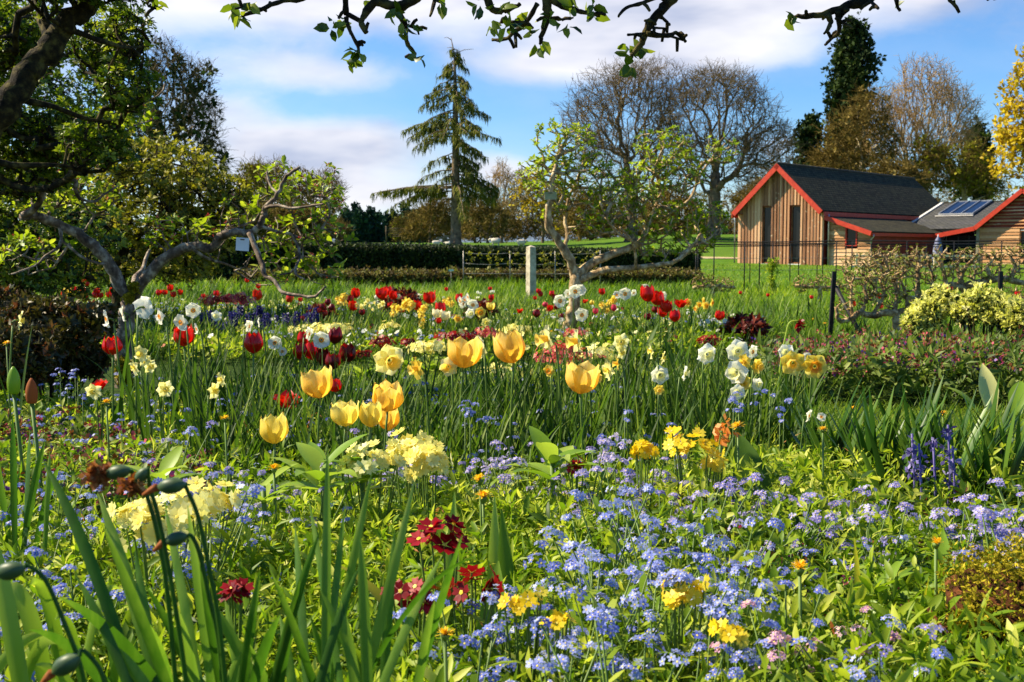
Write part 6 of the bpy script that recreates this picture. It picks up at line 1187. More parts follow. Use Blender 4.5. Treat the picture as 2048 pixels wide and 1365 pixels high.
for p in wedge(3000, 1.42, 3.15, 1.15):
    px = p[0] / p[1] * FPX + CX
    if px < -150 or px > 2200: continue
    if rng.uniform() > fm_density(px, p[1]): continue
    if 820 < px < 1250 and 1.75 < p[1] < 2.25 and rng.uniform() < .5: continue
    if px > 1640 and p[1] > 2.72: continue
    if px > 1860 and p[1] < 1.95: continue
    if patchy(p[None], 3.0, 44)[0] < (-.02 if (px < 1150 and p[1] < 2.3) else -.16) + (.12 if p[1] > 2.6 else 0): continue
    if px > 1700 and 1.9 < p[1] < 2.4 and rng.uniform() < .3: continue
    if all((p[0] - q[0]) ** 2 + (p[1] - q[1]) ** 2 > (.046 + .008 * p[1]) ** 2 for q in spots): spots.append(p)
    if len(spots) >= 298: break
for i, p in enumerate(spots):
    px = p[0] / p[1] * FPX + CX; li = (1560 < px < 1900 and 1.5 < p[1] < 2.0 and rng.uniform() < .45); st, lf, hd = FP[i % len(FP)]
    t = thing('forget_me_not', 'forget-me-not with clusters of tiny lilac-pink flowers among blue ones' if li else 'forget-me-not with clusters of tiny sky-blue flowers in the flower carpet', 'forget-me-not', p, rng.uniform(0, 6.3), 'lilac-pink forget-me-nots' if li else 'blue forget-me-nots in the carpet')
    s = rng.uniform(.80, 1.15); t.scale = (s, s, s * rng.uniform(.85, 1.1)); mesh_obj('stems', st, t); mesh_obj('leaves', lf, t)
    for k, h in enumerate(hd): mesh_obj('flower_head', (LHEADS if li else (BHEADS if patchy(p[None], 2.2, 71)[0] + rng.normal(0, .12) > .02 else HEADS))[(i + k) % (4 if li else 8)], t, tuple(h), (rng.uniform(-.3, .3), rng.uniform(-.3, .3), rng.uniform(0, 6.3)), rng.uniform(.85, 1.2))
# ------------------------------------------------------------------ lungwort drifts
flower_bell = quadleaf(3, 1.0, .38, 77)
P_PUR = petalmat('lungwort bells', srgb(92, 60, 150), srgb(160, 56, 92), srgb(206, 96, 104), .3)
def pulmonaria(name, poly, n, hgt, lab, seed, size=.085, cal=.5, Ymid=7, xrange=(None, None)):
    q = wedge(n * 3, min(p[1] for p in poly), max(p[1] for p in poly), .8); q = q[inpoly(q, poly)][:n]; h = hgt * (.55 + .45 * np.clip(patchy(q, 2.4, seed) * 1.5 + .5, 0, 1)); P = q.copy(); P[:, 2] += h * rng.uniform(.0, 1.12, len(q)) ** .7
    mb = MB(); clumps(mb, P, size, rdir(len(q), .4, 1), .46 + .3 * patchy(q, 4, seed + 1) + rng.normal(0, .2, len(q)), LEAFS, .2)
    k = rng.choice(len(q), int(len(q) * cal), False); F = q[k].copy(); F[:, 2] += h[k] * rng.uniform(.75, 1.2, len(k)); F = np.repeat(F, 2, 0) + rng.normal(0, .018, (len(k) * 2, 3))
    clumps(mb, F, .018, rdir(len(F), -.6, .6), None, [quadleaf(4, 1, .4, 61), quadleaf(3, 1, .45, 62)], .35, 1); G = F[::3] + rng.normal(0, .012, F[::3].shape) + (0, 0, .010); clumps(mb, G, .022, rdir(len(G), .2, 1), None, CLUMPS, .2, 2)
    return tag(mb.obj(name, [lung_leaf, P_PUR, calyx]), lab, 'lungwort', kind='stuff')
lung_leaf = leafmat('lungwort leaf', [(0, srgb(46, 66, 20)), (.5, srgb(92, 116, 38)), (1, srgb(156, 166, 84))], .4, .55, .35); calyx = leafmat('reddish calyx', [(0, srgb(78, 40, 26)), (.5, srgb(122, 70, 40)), (1, srgb(150, 112, 58))], .2, .6, .2)
pulmonaria('lungwort_drift', PULM, 4200, .23, 'broad drift of lungwort with pink and violet bells below the espaliers', 31, .085, .55)
pulmonaria('lungwort_drift', [(-250, 2.7), (330, 2.9), (420, 3.4), (240, 4.3), (-300, 4.4)], 1700, .17, 'patch of lungwort with pink and violet bells by the bronze shrub', 35, .06, .5)
pulmonaria('lungwort_drift', [(1300, 2.3), (1700, 2.0), (2150, 1.7), (2200, 2.9), (1400, 3.0)], 420, .2, 'scattered lungwort with coral bells among the forget-me-nots', 38, .06, .55)

dl = MB(); q = wedge(260, 1.4, 4.6, .9); dl.strips(q + np.stack([0 * q[:, 0], 0 * q[:, 0], rng.uniform(.0, .14, len(q))], -1), rdir(len(q), .2, .95), rng.uniform(.08, .22, len(q)), rng.uniform(.003, .008, len(q)), rng.uniform(.3, 1.8, len(q)), 5, rng.normal(.7, .2, len(q)), .1)
tag(dl.obj('dry_leaves', dry_mat), 'withered straw-brown blades caught in the greenery', 'leaves', kind='stuff')
# ------------------------------------------------------------------ primroses, cowslips, wallflowers, dandelions, muscari
def five(n=5, seed=0):
    V, T, A = [], [], []
    for k in range(n):
        a = k * 2 * math.pi / n; c, s = math.cos(a), math.sin(a); r = lambda x, y, z: (x * c - y * s, x * s + y * c, z); b = len(V)
        V += [r(.08, 0, 0), r(.5, -.36, .06), r(.96, -.34, .16), r(.86, 0, .10), r(.96, .34, .16), r(.5, .36, .06)]; T += [(b, b + 1, b + 2), (b, b + 2, b + 3), (b, b + 3, b + 4), (b, b + 4, b + 5)]; A += [-.2, 0, .08, .05, .08, 0]
    return (np.array(V), None, np.array(T), np.array(A))
FIVE = five()
def flower_mound(name, label, cat, px, py, Y, rx, ry, n, fr, mat, leaf_n=30, leaf_s=.07, leafm=None, group=None, var=.5, facing=None, hmax=None):
    """a plant whose blooms fill an ellipsoid seen at (px,py) with radii in pixels"""
    k = Y / FPX; c = at(px, py, Y); b = np.array((c[0], c[1], float(zt(c[0], c[1])))); t = thing(name, label, cat, b, 0, group); c = c - b
    d = rdir(n, -.1, 1); P = c + d * np.array((rx * k, rx * k * .9, ry * k)) * rng.uniform(.45, 1.2, n)[:, None] + rng.normal(0, ry * k * .28, (n, 3)); P[:, 2] = np.maximum(P[:, 2], .03)
    dd = d + np.array((0, -.25, .45)) + rng.normal(0, .35, d.shape); mb = MB(); mb.stamp(FIVE, mats4(P, rot_frames(dd), fr * rng.uniform(.8, 1.2, n)), rng.normal(var, .2, n), 0); mb.stamp(EYE_T, mats4(P, rot_frames(dd), fr * .9), rng.uniform(0, 1, n), 1); mb.obj('flowers', [mat, eye_mat], t)
    ms = MB(); s = P[rng.choice(n, min(n, 7), False)]; ms.segs(np.stack([s[:, 0] * .12, s[:, 1] * .12, 0 * s[:, 2]], -1), s, .0025, .0016, 4); ms.obj('stems', stem_mat, t)
    ml = MB(); a = rng.uniform(0, 6.3, leaf_n); ml.strips(np.stack([np.cos(a) * rx * k * .3, np.sin(a) * rx * k * .3, 0 * a + .01], -1), np.stack([np.cos(a), np.sin(a), rng.uniform(.3, 1.4, leaf_n)], -1), leaf_s * rng.uniform(.8, 1.4, leaf_n), leaf_s * .36, rng.uniform(.3, 1.2, leaf_n), 5, rng.normal(.6, .2, leaf_n), .2, None, 0, .1); ml.obj('leaves', leafm or broad_mat, t)
    return t
P_PRIM = petalmat('primrose petal', srgb(232, 214, 96), srgb(244, 234, 138), srgb(250, 246, 186), .4)
P_COW = petalmat('cowslip petal', srgb(226, 186, 10), srgb(244, 212, 30), srgb(250, 230, 90), .4)
P_CRIM = petalmat('crimson wallflower', srgb(80, 2, 6), srgb(142, 8, 16), srgb(178, 20, 34), .35)
P_CORAL = petalmat('coral polyanthus', srgb(160, 30, 30), srgb(206, 70, 70), srgb(240, 170, 150), .35)
# beyond those: the blue haze of far forget-me-nots, one mass
far = MB(); q = wedge(2600, 8.2, 15, 1.0); q = q[inpoly(q, BED)]; q = q[patchy(q, 2.6, 21) > .02][:640]
for p in q: head(far, p + (0, 0, rng.uniform(.13, .2)), 5, .02, .009, rng.uniform(.5, .9))
for p in wedge(420, 3.2, 5.4, .8, -2.6, .5): head(far, p + (0, 0, rng.uniform(.12, .26)), 6, .016, .006, rng.uniform(.3, .6))
for (px, py, Y) in [(940, 818, 3.1), (930, 828, 3.1), (973, 838, 3.1), (1250, 826, 3.1), (1335, 855, 3.0), (1470, 812, 3.3), (1478, 815, 3.3), (1467, 803, 3.3), (1520, 800, 3.4), (1568, 812, 3.4), (1560, 830, 3.3), (1540, 785, 3.4), (1350, 880, 2.9), (1210, 888, 2.9), (155, 760, 4.4), (135, 775, 4.4), (165, 790, 4.2), (120, 742, 4.6), (150, 745, 4.6)]:
    c = at(px, py, Y)
    for _ in range(3): head(far, c + rng.normal(0, .012, 3), 6, .014, .006, .4)
    far.tube([np.array((c[0], c[1], 0)), c * (1, 1, .5), c], [.0022, .0018, .001], 4, .5, True, 2)
bb = MB(); q = wedge(5200, 8.0, 15.5, 1.0); q = q[inpoly(q, BED)]; pv = patchy(q, 2.4, 51); q3 = rng.uniform(0, 1, len(q))
for mk, (sel, hz) in enumerate([((pv > .16) & (q3 < .75), .17), ((pv < -.2) & (q3 < .5), .2), ((np.abs(pv) < .03) & (q3 < .8), .15)]):
    s = q[sel]; P = s + np.stack([0 * s[:, 0], 0 * s[:, 0], rng.uniform(.5, 1.2, len(s)) * hz], -1); bb.stamp(FIVE, mats4(P, rot_frames(rdir(len(s), .1, 1) + np.array((0, -.4, .2))), rng.uniform(.016, .026, len(s))), rng.normal(.5, .25, len(s)), mk)
tag(bb.obj('bed_blossom', [P_PRIM, P_WHITE, P_CORAL]), 'small cream, white and coral blossom sprinkled over the far bed', 'blossom', kind='stuff')
tag(far.obj('forget_me_not_haze', [P_BLUE, eye_mat, stem_mat]), 'scattered blue forget-me-nots of the far bed', 'forget-me-nots', kind='stuff')

for a in [
    ('primrose', 'pale primrose clump at the feet of the upper golden tulips, widest of its kind', 820, 905, 2.75, 46, 30, 46, .019, P_PRIM), ('primrose', 'pale primrose clump beside the peony leaves', 860, 930, 2.65, 40, 26, 40, .019, P_PRIM), ('primrose', 'pale primrose clump above the forget-me-nots, under the lemon tulip trio', 740, 925, 2.6, 60, 22, 36, .018, P_PRIM), ('primrose', 'pale primrose clump behind the tall seed pods', 310, 1045, 2.05, 80, 48, 64, .019, P_PRIM), ('primrose', 'pale primrose clump half hidden by the strap leaves', 400, 1010, 2.2, 60, 34, 44, .019, P_PRIM),
    ('cowslip', 'tall yellow cowslip clump by the withered orange flower', 1390, 895, 2.7, 52, 24, 30, .016, P_COW), ('cowslip', 'yellow cowslip clump beside the dark arum leaf', 1285, 905, 2.7, 20, 16, 16, .016, P_COW), ('cowslip', 'yellow cowslip in the middle of the forget-me-nots, tallest stem', 1365, 1190, 1.65, 36, 34, 18, .014, P_COW), ('cowslip', 'small yellow cowslip above a blue cluster', 1050, 1205, 1.65, 34, 22, 11, .012, P_COW), ('cowslip', 'low yellow cowslip near the spotted leaf', 1110, 1245, 1.6, 34, 14, 8, .012, P_COW), ('cowslip', 'low yellow cowslip by the moss stump side', 1460, 1265, 1.55, 30, 18, 8, .012, P_COW), ('cowslip', 'yellow cowslip peeping out above the carpet beside the iris', 1430, 930, 2.7, 26, 14, 12, .015, P_COW),
    ('wallflower', 'crimson wallflower standing out of the blue carpet', 890, 1078, 1.85, 46, 32, 10, .021, P_CRIM), ('wallflower', 'crimson wallflower in shade behind a yellow-green leaf', 945, 1180, 1.72, 42, 34, 9, .020, P_CRIM), ('wallflower', 'crimson wallflower between the strap leaves', 825, 1190, 1.72, 50, 30, 10, .019, P_CRIM), ('wallflower', 'rust red wallflower beside the seed pod stems', 465, 1190, 1.75, 18, 24, 6, .017, P_CRIM), ('wallflower', 'dark wallflower bud above the forget-me-nots', 1150, 935, 2.7, 16, 20, 6, .016, P_CRIM),
    ('polyanthus', 'red polyanthus clump beside the flaring golden tulip', 915, 678, 8.0, 42, 12, 60, .022, P_CRIM), ('polyanthus', 'coral pink polyanthus drift below the nodding pale daffodil', 1130, 715, 6.9, 60, 24, 110, .02, P_CORAL), ('polyanthus', 'coral polyanthus tuft behind the biggest golden tulip', 975, 668, 8.2, 24, 10, 30, .022, P_CORAL), ('polyanthus', 'red polyanthus tuft in the primrose drift', 815, 688, 7.8, 16, 10, 18, .022, P_CRIM), ('polyanthus', 'scattered red polyanthus near the crimson tulip', 765, 685, 7.9, 24, 10, 40, .022, P_CRIM), ('polyanthus', 'low red polyanthus next to the tight red tulip cluster', 728, 708, 7.2, 16, 8, 14, .02, P_CRIM), ('polyanthus', 'red polyanthus at the foot of the maroon peony', 1416, 682, 8.3, 24, 8, 46, .022, P_CRIM), ('polyanthus', 'coral polyanthus at the root of the silvery trunk', 1150, 668, 8.6, 26, 10, 30, .02, P_CORAL),
    ('primrose', 'cream primrose drift behind the tight red tulip cluster', 660, 663, 8.6, 46, 12, 120, .024, P_PRIM), ('primrose', 'cream primrose drift before the flaring golden tulip', 865, 697, 7.6, 42, 10, 90, .023, P_PRIM), ('primrose', 'pale primrose tuft at the silvery trunk, nearer the concrete post', 1035, 662, 8.8, 36, 9, 84, .024, P_PRIM), ('primrose', 'pale primrose drift past the coral polyanthus', 1200, 712, 7.0, 42, 18, 56, .021, P_PRIM), ('primrose', 'cream primrose tuft low behind the narcissus column', 778, 655, 8.8, 20, 8, 20, .024, P_PRIM), ('primrose', 'greenish yellow primrose below the biggest golden tulip', 1010, 745, 6.2, 60, 16, 40, .02, P_PRIM), ('primrose', 'cream primrose drift in the sunny grass near grape hyacinths', 600, 662, 9.0, 26, 9, 44, .023, P_PRIM), ('primrose', 'rusty polyanthus drift behind the arching limb', 455, 603, 11.5, 52, 10, 150, .03, P_CORAL)]:
    flower_mound(a[0], a[1], a[0], *a[2:9], a[9], 26 if a[4] > 5 else 16, .09 if a[4] < 3 else .12, broad_mat if a[0] != 'wallflower' else cover_mat)
def dandelion_mesh(seed=0):
    g = np.random.default_rng(seed); mb = MB(); n = 54; a = g.uniform(0, 6.3, n); e = g.uniform(.05, 1.3, n); mb.strips(np.zeros((n, 3)), np.stack([np.cos(a) * np.cos(e), np.sin(a) * np.cos(e), np.sin(e)], -1), g.uniform(.75, 1.05, n) * (1 - .35 * e / 1.3), .15, .5, 2, g.normal(.5, .2, n), .6)
    return mb.mesh('dandelion_bloom', petalmat('dandelion yellow', srgb(234, 172, 10), srgb(246, 204, 30), srgb(250, 220, 80), .4))
DAND = dandelion_mesh(); CALX = MB().tube([(0, 0, -.5), (0, 0, -.2), (0, 0, .0)], [.12, .3, .34], 7).mesh('dandelion_calyx', stem_mat)
for (px, py, Y, r, lab) in [(13, 688, 4.2, .020, 'dandelion against the bronze shrub'), (213, 806, 3.3, .02, 'dandelion behind the pale narcissus by the lungwort'), (450, 838, 3.1, .019, 'dandelion alone in the daffodil leaves'), (960, 960, 2.5, .024, 'dandelion higher of two in the blue carpet'), (966, 995, 2.4, .027, 'dandelion larger of two in the blue carpet'), (1476, 854, 2.9, .024, 'flat dandelion by the withered orange flower'), (1646, 860, 2.8, .016, 'half-open dandelion near the iris leaves'), (1886, 827, 4.6, .02, 'dandelion on the mown grass strip'), (1600, 1137, 1.75, .024, 'ragged dandelion in the lilac forget-me-nots'), (1872, 1087, 1.85, .019, 'flat dandelion in the blue carpet near the moss stump'), (548, 938, 2.5, .02, 'dandelion in the shade of the peony leaves'), (1105, 665, 8.6, .03, 'far dandelion by the primrose tuft'), (890, 1270, 1.5, .018, 'dandelion low behind the strap leaves'), (1706, 818, 4.2, .02, 'dandelion at the near rim of the lungwort drift'), (1650, 648, 11, .03, 'dandelion in the long grass by the black end post'), (1625, 640, 11.5, .03, 'dandelion in the long grass, farther from the black end post'), (1440, 870, 2.9, .02, 'small dandelion under the cowslips')]:
    c = at(px, py, Y); b = np.array((c[0], Y, float(zt(c[0], Y)))); t = thing('dandelion', 'golden ' + lab, 'dandelion', b, 0, 'dandelions'); h = max(.04, c[2] - b[2]); mesh_obj('bloom', DAND, t, (0, 0, h), (rng.uniform(-.3, .3), rng.uniform(-.3, .3), rng.uniform(0, 6)), r); mesh_obj('calyx', CALX, t, (0, 0, h), (0, 0, 0), r); MB().tube([(0, 0, 0), (.004, 0, h * .5), (0, 0, h - r * .4)], .0028, 5).obj('stem', stem_mat, t)
def spike(seed):
    mb = MB(); n = 46; z = np.linspace(.68, 1, n); a = np.arange(n) * 2.4; r = .06 * (1.15 - z) ** .5 + .02; P = np.stack([np.cos(a) * r, np.sin(a) * r, z], -1); clumps(mb, P, .06, np.stack([np.cos(a), np.sin(a), -.3 + 0 * a], -1), None, [quadleaf(4, 1, .5, seed)], .25); mb.tube([(0, 0, 0), (0, 0, .95)], .022, 5, .5, True, 1); return mb.mesh('grape_hyacinth', [P_MUSC, stem_mat])
MUS = [spike(s) for s in range(3)]
for k in range(52):
    f = rng.uniform(); px = 395 + f * 245 + rng.normal(0, 6); py = 640 - 16 * f + rng.normal(0, 6) + (8 if k % 3 else -6); Y = 9.6 + rng.uniform(-.5, .6); c = at(px, py, Y); h = max(.12, c[2] + .02)
    o = mesh_obj('grape_hyacinth', MUS[k % 3], None, (c[0], Y, float(zt(c[0], Y))), (rng.uniform(-.1, .1), rng.uniform(-.1, .1), rng.uniform(0, 6)), float(np.clip(h, .16, .30))); tag(o, 'violet-blue grape hyacinth spike in the band below the arching limb', 'grape hyacinth', 'grape hyacinths in a blue band')

# ------------------------------------------------------------------ foliage plants
def leafy(name, label, cat, px, Y, leaves, mat, group=None, z0=.02, stemr=.004, seg=7, fold=.16, belly=.4, tip=.03):
    """leaves: (azimuth deg 0=right 90=away, elevation deg, length m, width m, bend rad[, height of origin])"""
    b = foot(px, Y); t = thing(name, label, cat, b, 0, group)
    for lf in leaves:
        a, e, L, Wd, bd = lf[:5]; h = lf[5] if len(lf) > 5 else z0; d = (math.cos(R(a)) * math.cos(R(e)), math.sin(R(a)) * math.cos(R(e)), math.sin(R(e)))
        MB().strips([(0, 0, h)], [d], L, Wd, bd, seg, rng.uniform(.25, .85), tip, None, 0, fold, None, belly).obj('leaf', mat, t)
    hs = max([lf[5] if len(lf) > 5 else 0 for lf in leaves])
    if hs > .03: MB().tube([(0, 0, 0), (.004, 0, hs * .5), (0, 0, hs)], stemr, 6).obj('stem', stem_mat, t)
    return t
def peony(label, px, py, Y, S, n=9):
    c = at(px, py, Y); h = max(.08, c[2] - .05); leafy('peony', label, 'peony', px, Y, [(k * 360 / n + rng.uniform(-14, 14), rng.uniform(18, 48), S * rng.uniform(.75, 1.15), S * rng.uniform(.26, .36), rng.uniform(.5, 1.0), h * rng.uniform(.8, 1)) for k in range(n)], broad_mat, None, .02, .006, 8, .14, .42, .02)
peony('fresh light green peony leaves below the lowest lemon tulip', 640, 900, 2.55, .15, 11); peony('fresh light green peony leaves in front of the dark daffodil leaves', 1105, 885, 2.75, .15, 10); peony('light green peony leaves by the lungwort with narrow arching blades', 312, 905, 2.7, .13, 9); peony('small light green peony leaves beside the primrose drift', 720, 905, 2.6, .10, 7); peony('light green peony leaves low behind the strap leaves', 520, 925, 2.5, .10, 7)
for (px, py, Y, w, lab) in [(1485, 655, 9.0, 1, 'maroon-leaved peony standing in the grass below a red tulip'), (800, 600, 11.2, .9, 'maroon-leaved peony behind the coral red tulip in the far bed'), (640, 628, 10.2, .5, 'small maroon-leaved peony beside the grape hyacinths'), (960, 620, 10.0, .6, 'maroon-leaved peony half hidden by narcissi in the far bed')]:
    shrub('peony', lab, [(px, py, 46 * w, 26 * w, 0), (px - 20 * w, py + 14 * w, 34 * w, 20 * w, .1), (px + 22 * w, py + 6 * w, 30 * w, 22 * w, -.1)], Y, leafmat('maroon peony leaf', [(0, srgb(46, 12, 10)), (.5, srgb(92, 26, 20)), (1, srgb(138, 62, 36))], .3, .45, .4), 160, .06, 'peony')
P_SPU = leafmat('spurge yellow', [(0, srgb(170, 176, 60)), (.5, srgb(222, 218, 112)), (1, srgb(244, 238, 170))], .4, .6, .2)
def spurge(label, blobs, Y, n):
    def fl(t, pts):
        z = pts[:, 2]; m = z > np.quantile(z, .12); q = np.repeat(pts[m], 3, 0) + rng.normal(0, .025, (m.sum() * 3, 3)); mb = MB(); clumps(mb, q, .040, rdir(len(q), .2, 1), None, ROS_S, .22); mb.obj('flowers', P_SPU, t)
    return shrub('spurge', label, blobs, Y, leaf_box, n, .05, 'spurge', ROS_S, None, bark_dark, .25, 18, fl)
spurge('rounded mound of pale yellow spurge under the espalier trunk', [(1850, 640, 36, 40, 0), (1885, 605, 34, 30, .1), (1830, 655, 22, 24, -.1)], 8.8, 430); spurge('second looser spurge with cream heads toward the plain iron post', [(1965, 605, 40, 26, 0), (2005, 630, 42, 28, -.1), (1935, 630, 30, 24, .1)], 8.6, 400); spurge('cream spurge at the border of the view below the far espalier arm', [(2050, 645, 40, 36, 0)], 8.3, 220)
# iris fans at the side, strap leaves and seed pods close by
for (px, Y, n, lab) in [(1690, 3.5, 10, 'iris fan nearest the fading white daffodils'), (1760, 3.4, 12, 'iris fan beside the bluebells, on their daffodil side'), (1835, 3.6, 12, 'iris fan behind the bluebells'), (1910, 3.45, 13, 'iris fan past the bluebells'), (1975, 3.6, 12, 'iris fan second from the border of the view'), (2045, 3.4, 13, 'iris fan cut by the border of the view'), (1890, 3.1, 9, 'low iris fan in front of the bluebells'), (1800, 3.05, 8, 'low iris fan between forget-me-nots and bluebells'), (2000, 3.05, 9, 'low iris fan next to the arum leaf'), (1655, 3.7, 7, 'slanting iris fan touching the lungwort drift')]:
    leafy('iris_plant', 'broad green ' + lab, 'iris', px, Y, [(rng.choice([0, 180]) + rng.uniform(-35, 35), rng.uniform(64, 89), rng.uniform(.30, .42), rng.uniform(.022, .038), rng.uniform(.05, .45)) for _ in range(n + 12)], leafmat('iris leaf', [(0, srgb(26, 56, 16)), (.5, srgb(56, 94, 26)), (1, srgb(116, 146, 52))], .4, .4, .4), None, .01, .004, 7, .08, .3, .04)
P_BELL = petalmat('bluebell', srgb(72, 60, 122), srgb(116, 104, 170), srgb(170, 160, 208), .35)
for (px, py, Y, lab) in [(1896, 862, 2.95, 'tallest upright bluebell spike'), (1866, 892, 2.9, 'bluebell spike leaning in the iris leaves'), (1824, 880, 2.9, 'dark bluebell spike nearest the daffodils'), (1838, 900, 2.85, 'drooping dark bluebell low in the iris leaves'), (1905, 905, 2.9, 'bluebell spike half behind the tallest one')]:
    c = at(px, py - 12, Y); b = np.array((c[0], Y, 0.0)); t = thing('bluebell', lab, 'bluebell', b, 0, 'bluebells in the iris leaves'); h = c[2]; MB().tube([(0, 0, 0), (.01, 0, h * .6), (0, 0, h)], .003, 5).obj('stem', P_BELL, t); q = np.array([(rng.normal(0, .007), rng.normal(0, .007), h - rng.uniform(0, .10)) for _ in range(11)]); m_ = MB(); clumps(m_, q, .014, rdir(11, -.9, .1), None, [quadleaf(4, 1, .3, 5)], .25); m_.obj('bells', P_BELL, t)
# dark broad arum / tulip leaves lying in the carpet: (px, Y, az, el, L, W, bend, label)
for (px, Y, a, e, L, Wd, bd, lab, m) in [
    (1530, 2.85, 95, 72, .36, .11, .8, 'large dark arum leaf behind the cowslips', bulb_mat), (1570, 2.45, 60, 62, .33, .085, .9, 'dark arum leaf among lungwort bells', bulb_mat), (1670, 2.45, 120, 66, .33, .09, 1.0, 'dark folded arum leaf in the middle of the lungwort bells', bulb_mat), (1205, 1.9, 20, 66, .36, .075, 1.7, 'arching spotted tulip leaf casting its own shade', broad_mat), (1275, 1.9, -10, 60, .30, .06, 1.3, 'broad grey-green leaf beside the spotted one', glauc_mat), (895, 2.0, 84, 82, .33, .032, .2, 'upright yellow-green tulip leaf before the crimson wallflower', broad_mat), (1020, 2.05, 100, 78, .29, .036, .3, 'upright tulip leaf among small yellow cowslips', cover_mat), (975, 1.8, 80, 78, .26, .06, .35, 'blunt broad tulip leaf with a pale edge', broad_mat), (880, 1.85, 150, 66, .33, .036, 1.0, 'yellowing tulip leaf arching beside crimson wallflowers', leaf_olive), (990, 2.1, 92, 82, .30, .030, .2, 'pointed pale tulip leaf standing behind crimson petals', broad_mat), (1925, 1.9, 150, 60, .22, .11, 1.2, 'dark round leaf at the foot of the moss stump', bulb_mat), (1870, 1.85, 160, 55, .18, .09, 1.2, 'second dark round leaf at the foot of the moss stump', bulb_mat), (1905, 2.0, 70, 66, .32, .05, .9, 'pale folded leaf near the flat dandelion', broad_mat), (1700, 1.9, 40, 66, .30, .045, .8, 'yellow-green leaf in the lilac forget-me-nots', broad_mat), (1700, 1.7, 10, 50, .34, .02, 1.2, 'thin leaf lying level across the carpet', cover_mat), (330, 2.3, 100, 76, .33, .05, .7, 'toothed upright leaf by the seed pods', broad_mat), (1990, 5.6, 90, 74, .26, .10, .6, 'large pale hosta leaf at the near rim of the lungwort drift', P_SPU), (1965, 5.5, 150, 60, .2, .09, 1.0, 'second pale hosta leaf, lower, at the rim of the lungwort drift', broad_mat), (2040, 5.5, 60, 60, .24, .09, 1.0, 'arching pale hosta leaf at the rim of the lungwort drift', broad_mat), (105, 3.2, 60, 66, .22, .045, .5, 'broad green tulip leaf beside the fat green bud', glauc_mat)]:
    leafy('broad_leaf', lab, 'leaf', px, Y, [(a, e, L, Wd, bd)], m, None, .02, .004, 10, .16, .4, .05)


yl = MB(); q = wedge(900, 1.5, 2.05, 1, .40, .85); N = len(q[:70]); yl.strips(q[:70], rdir(N, .5, 1), rng.uniform(.20, .33, N), rng.uniform(.008, .016, N), rng.uniform(.3, 1.2, N), 5, rng.normal(.6, .2, N), .06, None, 0, .12)
tag(yl.obj('yellow_leaves', leafmat('yellowing leaf', [(0, srgb(150, 150, 20)), (.5, srgb(200, 190, 50)), (1, srgb(226, 214, 100))], .45, .5, .3)), 'yellowing narrow leaves under the lilac forget-me-nots', 'leaves', kind='stuff')
# strap-leaved daffodil clumps close to the viewer
def strap(label, px, Y, leaves, mat=None):
    mat = mat or glauc_mat
    """leaves: pixel foot, pixel tip (x, y), width px, sag"""
    b = foot(px, Y); t = thing('strap_leaved_daffodil', label, 'daffodil', b)
    for (x0, y0, x1, y1, wpx, sag) in leaves:
        wpx *= 1.12
        dy = rng.uniform(-.06, .06); A = at(x0, y0, Y + dy) - b; Bp = at(x1, y1, Y + rng.uniform(-.10, .12)) - b; n = 10; s = np.linspace(0, 1, n)[:, None]; up = np.array((0, 0, 1.0)); P = A + (Bp - A) * s + up * (sag * np.linalg.norm(Bp - A)) * (s * (1 - s) * 4) * .25
        w_ = wpx / FPX * Y; tv = np.gradient(P, axis=0); tv /= np.linalg.norm(tv, axis=1)[:, None]; vd = np.array((rng.uniform(-.5, .5), -1, rng.uniform(-.2, .3))); sd_ = np.cross(tv, vd); sd_ /= np.linalg.norm(sd_, axis=1)[:, None]; nn = np.cross(sd_, tv); pr = np.minimum(1, np.minimum(.7 + s * 1.0, 1 - np.clip((s - .5) / .5, 0, 1) ** 2.4 * .95)) * w_
        V = np.stack([P - sd_ * pr / 2, P + nn * pr * .16, P + sd_ * pr / 2], 1).reshape(-1, 3); i = np.arange(n - 1)[:, None] * 3 + np.arange(2)[None]; i = i.ravel()
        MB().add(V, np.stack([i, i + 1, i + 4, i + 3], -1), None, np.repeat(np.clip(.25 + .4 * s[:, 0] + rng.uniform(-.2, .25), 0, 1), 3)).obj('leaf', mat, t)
    return t
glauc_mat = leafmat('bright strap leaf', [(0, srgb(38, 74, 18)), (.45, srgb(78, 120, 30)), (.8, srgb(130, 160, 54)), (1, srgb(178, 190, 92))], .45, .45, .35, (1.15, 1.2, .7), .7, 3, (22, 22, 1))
strap('tall strap-leaved daffodil clump with seed pods rising from it', 330, 1.22, [(345, 1480, 195, 985, 26, .2), (380, 1500, 205, 1050, 24, .1), (300, 1470, 86, 920, 22, .3), (330, 1500, 270, 1100, 26, 0), (420, 1500, 330, 1010, 22, .1), (440, 1490, 375, 1010, 20, 0), (470, 1480, 520, 1140, 20, .1), (520, 1480, 640, 1062, 20, .2), (430, 1480, 290, 1170, 24, .3), (390, 1490, 120, 1195, 24, .4), (560, 1490, 410, 1190, 22, .3), (350, 1480, 200, 1280, 22, .5), (500, 1500, 450, 1200, 20, .2), (300, 1490, 150, 1150, 20, .3), (360, 1480, 300, 1250, 24, .2), (410, 1490, 350, 1210, 22, .3), (480, 1490, 560, 1230, 20, .4), (540, 1490, 600, 1160, 18, .2), (460, 1490, 400, 1130, 20, .1), (280, 1490, 60, 1260, 22, .6), (330, 1490, 180, 1350, 24, .5), (570, 1500, 500, 1290, 20, .2), (440, 1500, 480, 1310, 22, .5), (250, 1480, 210, 1190, 20, .1)])
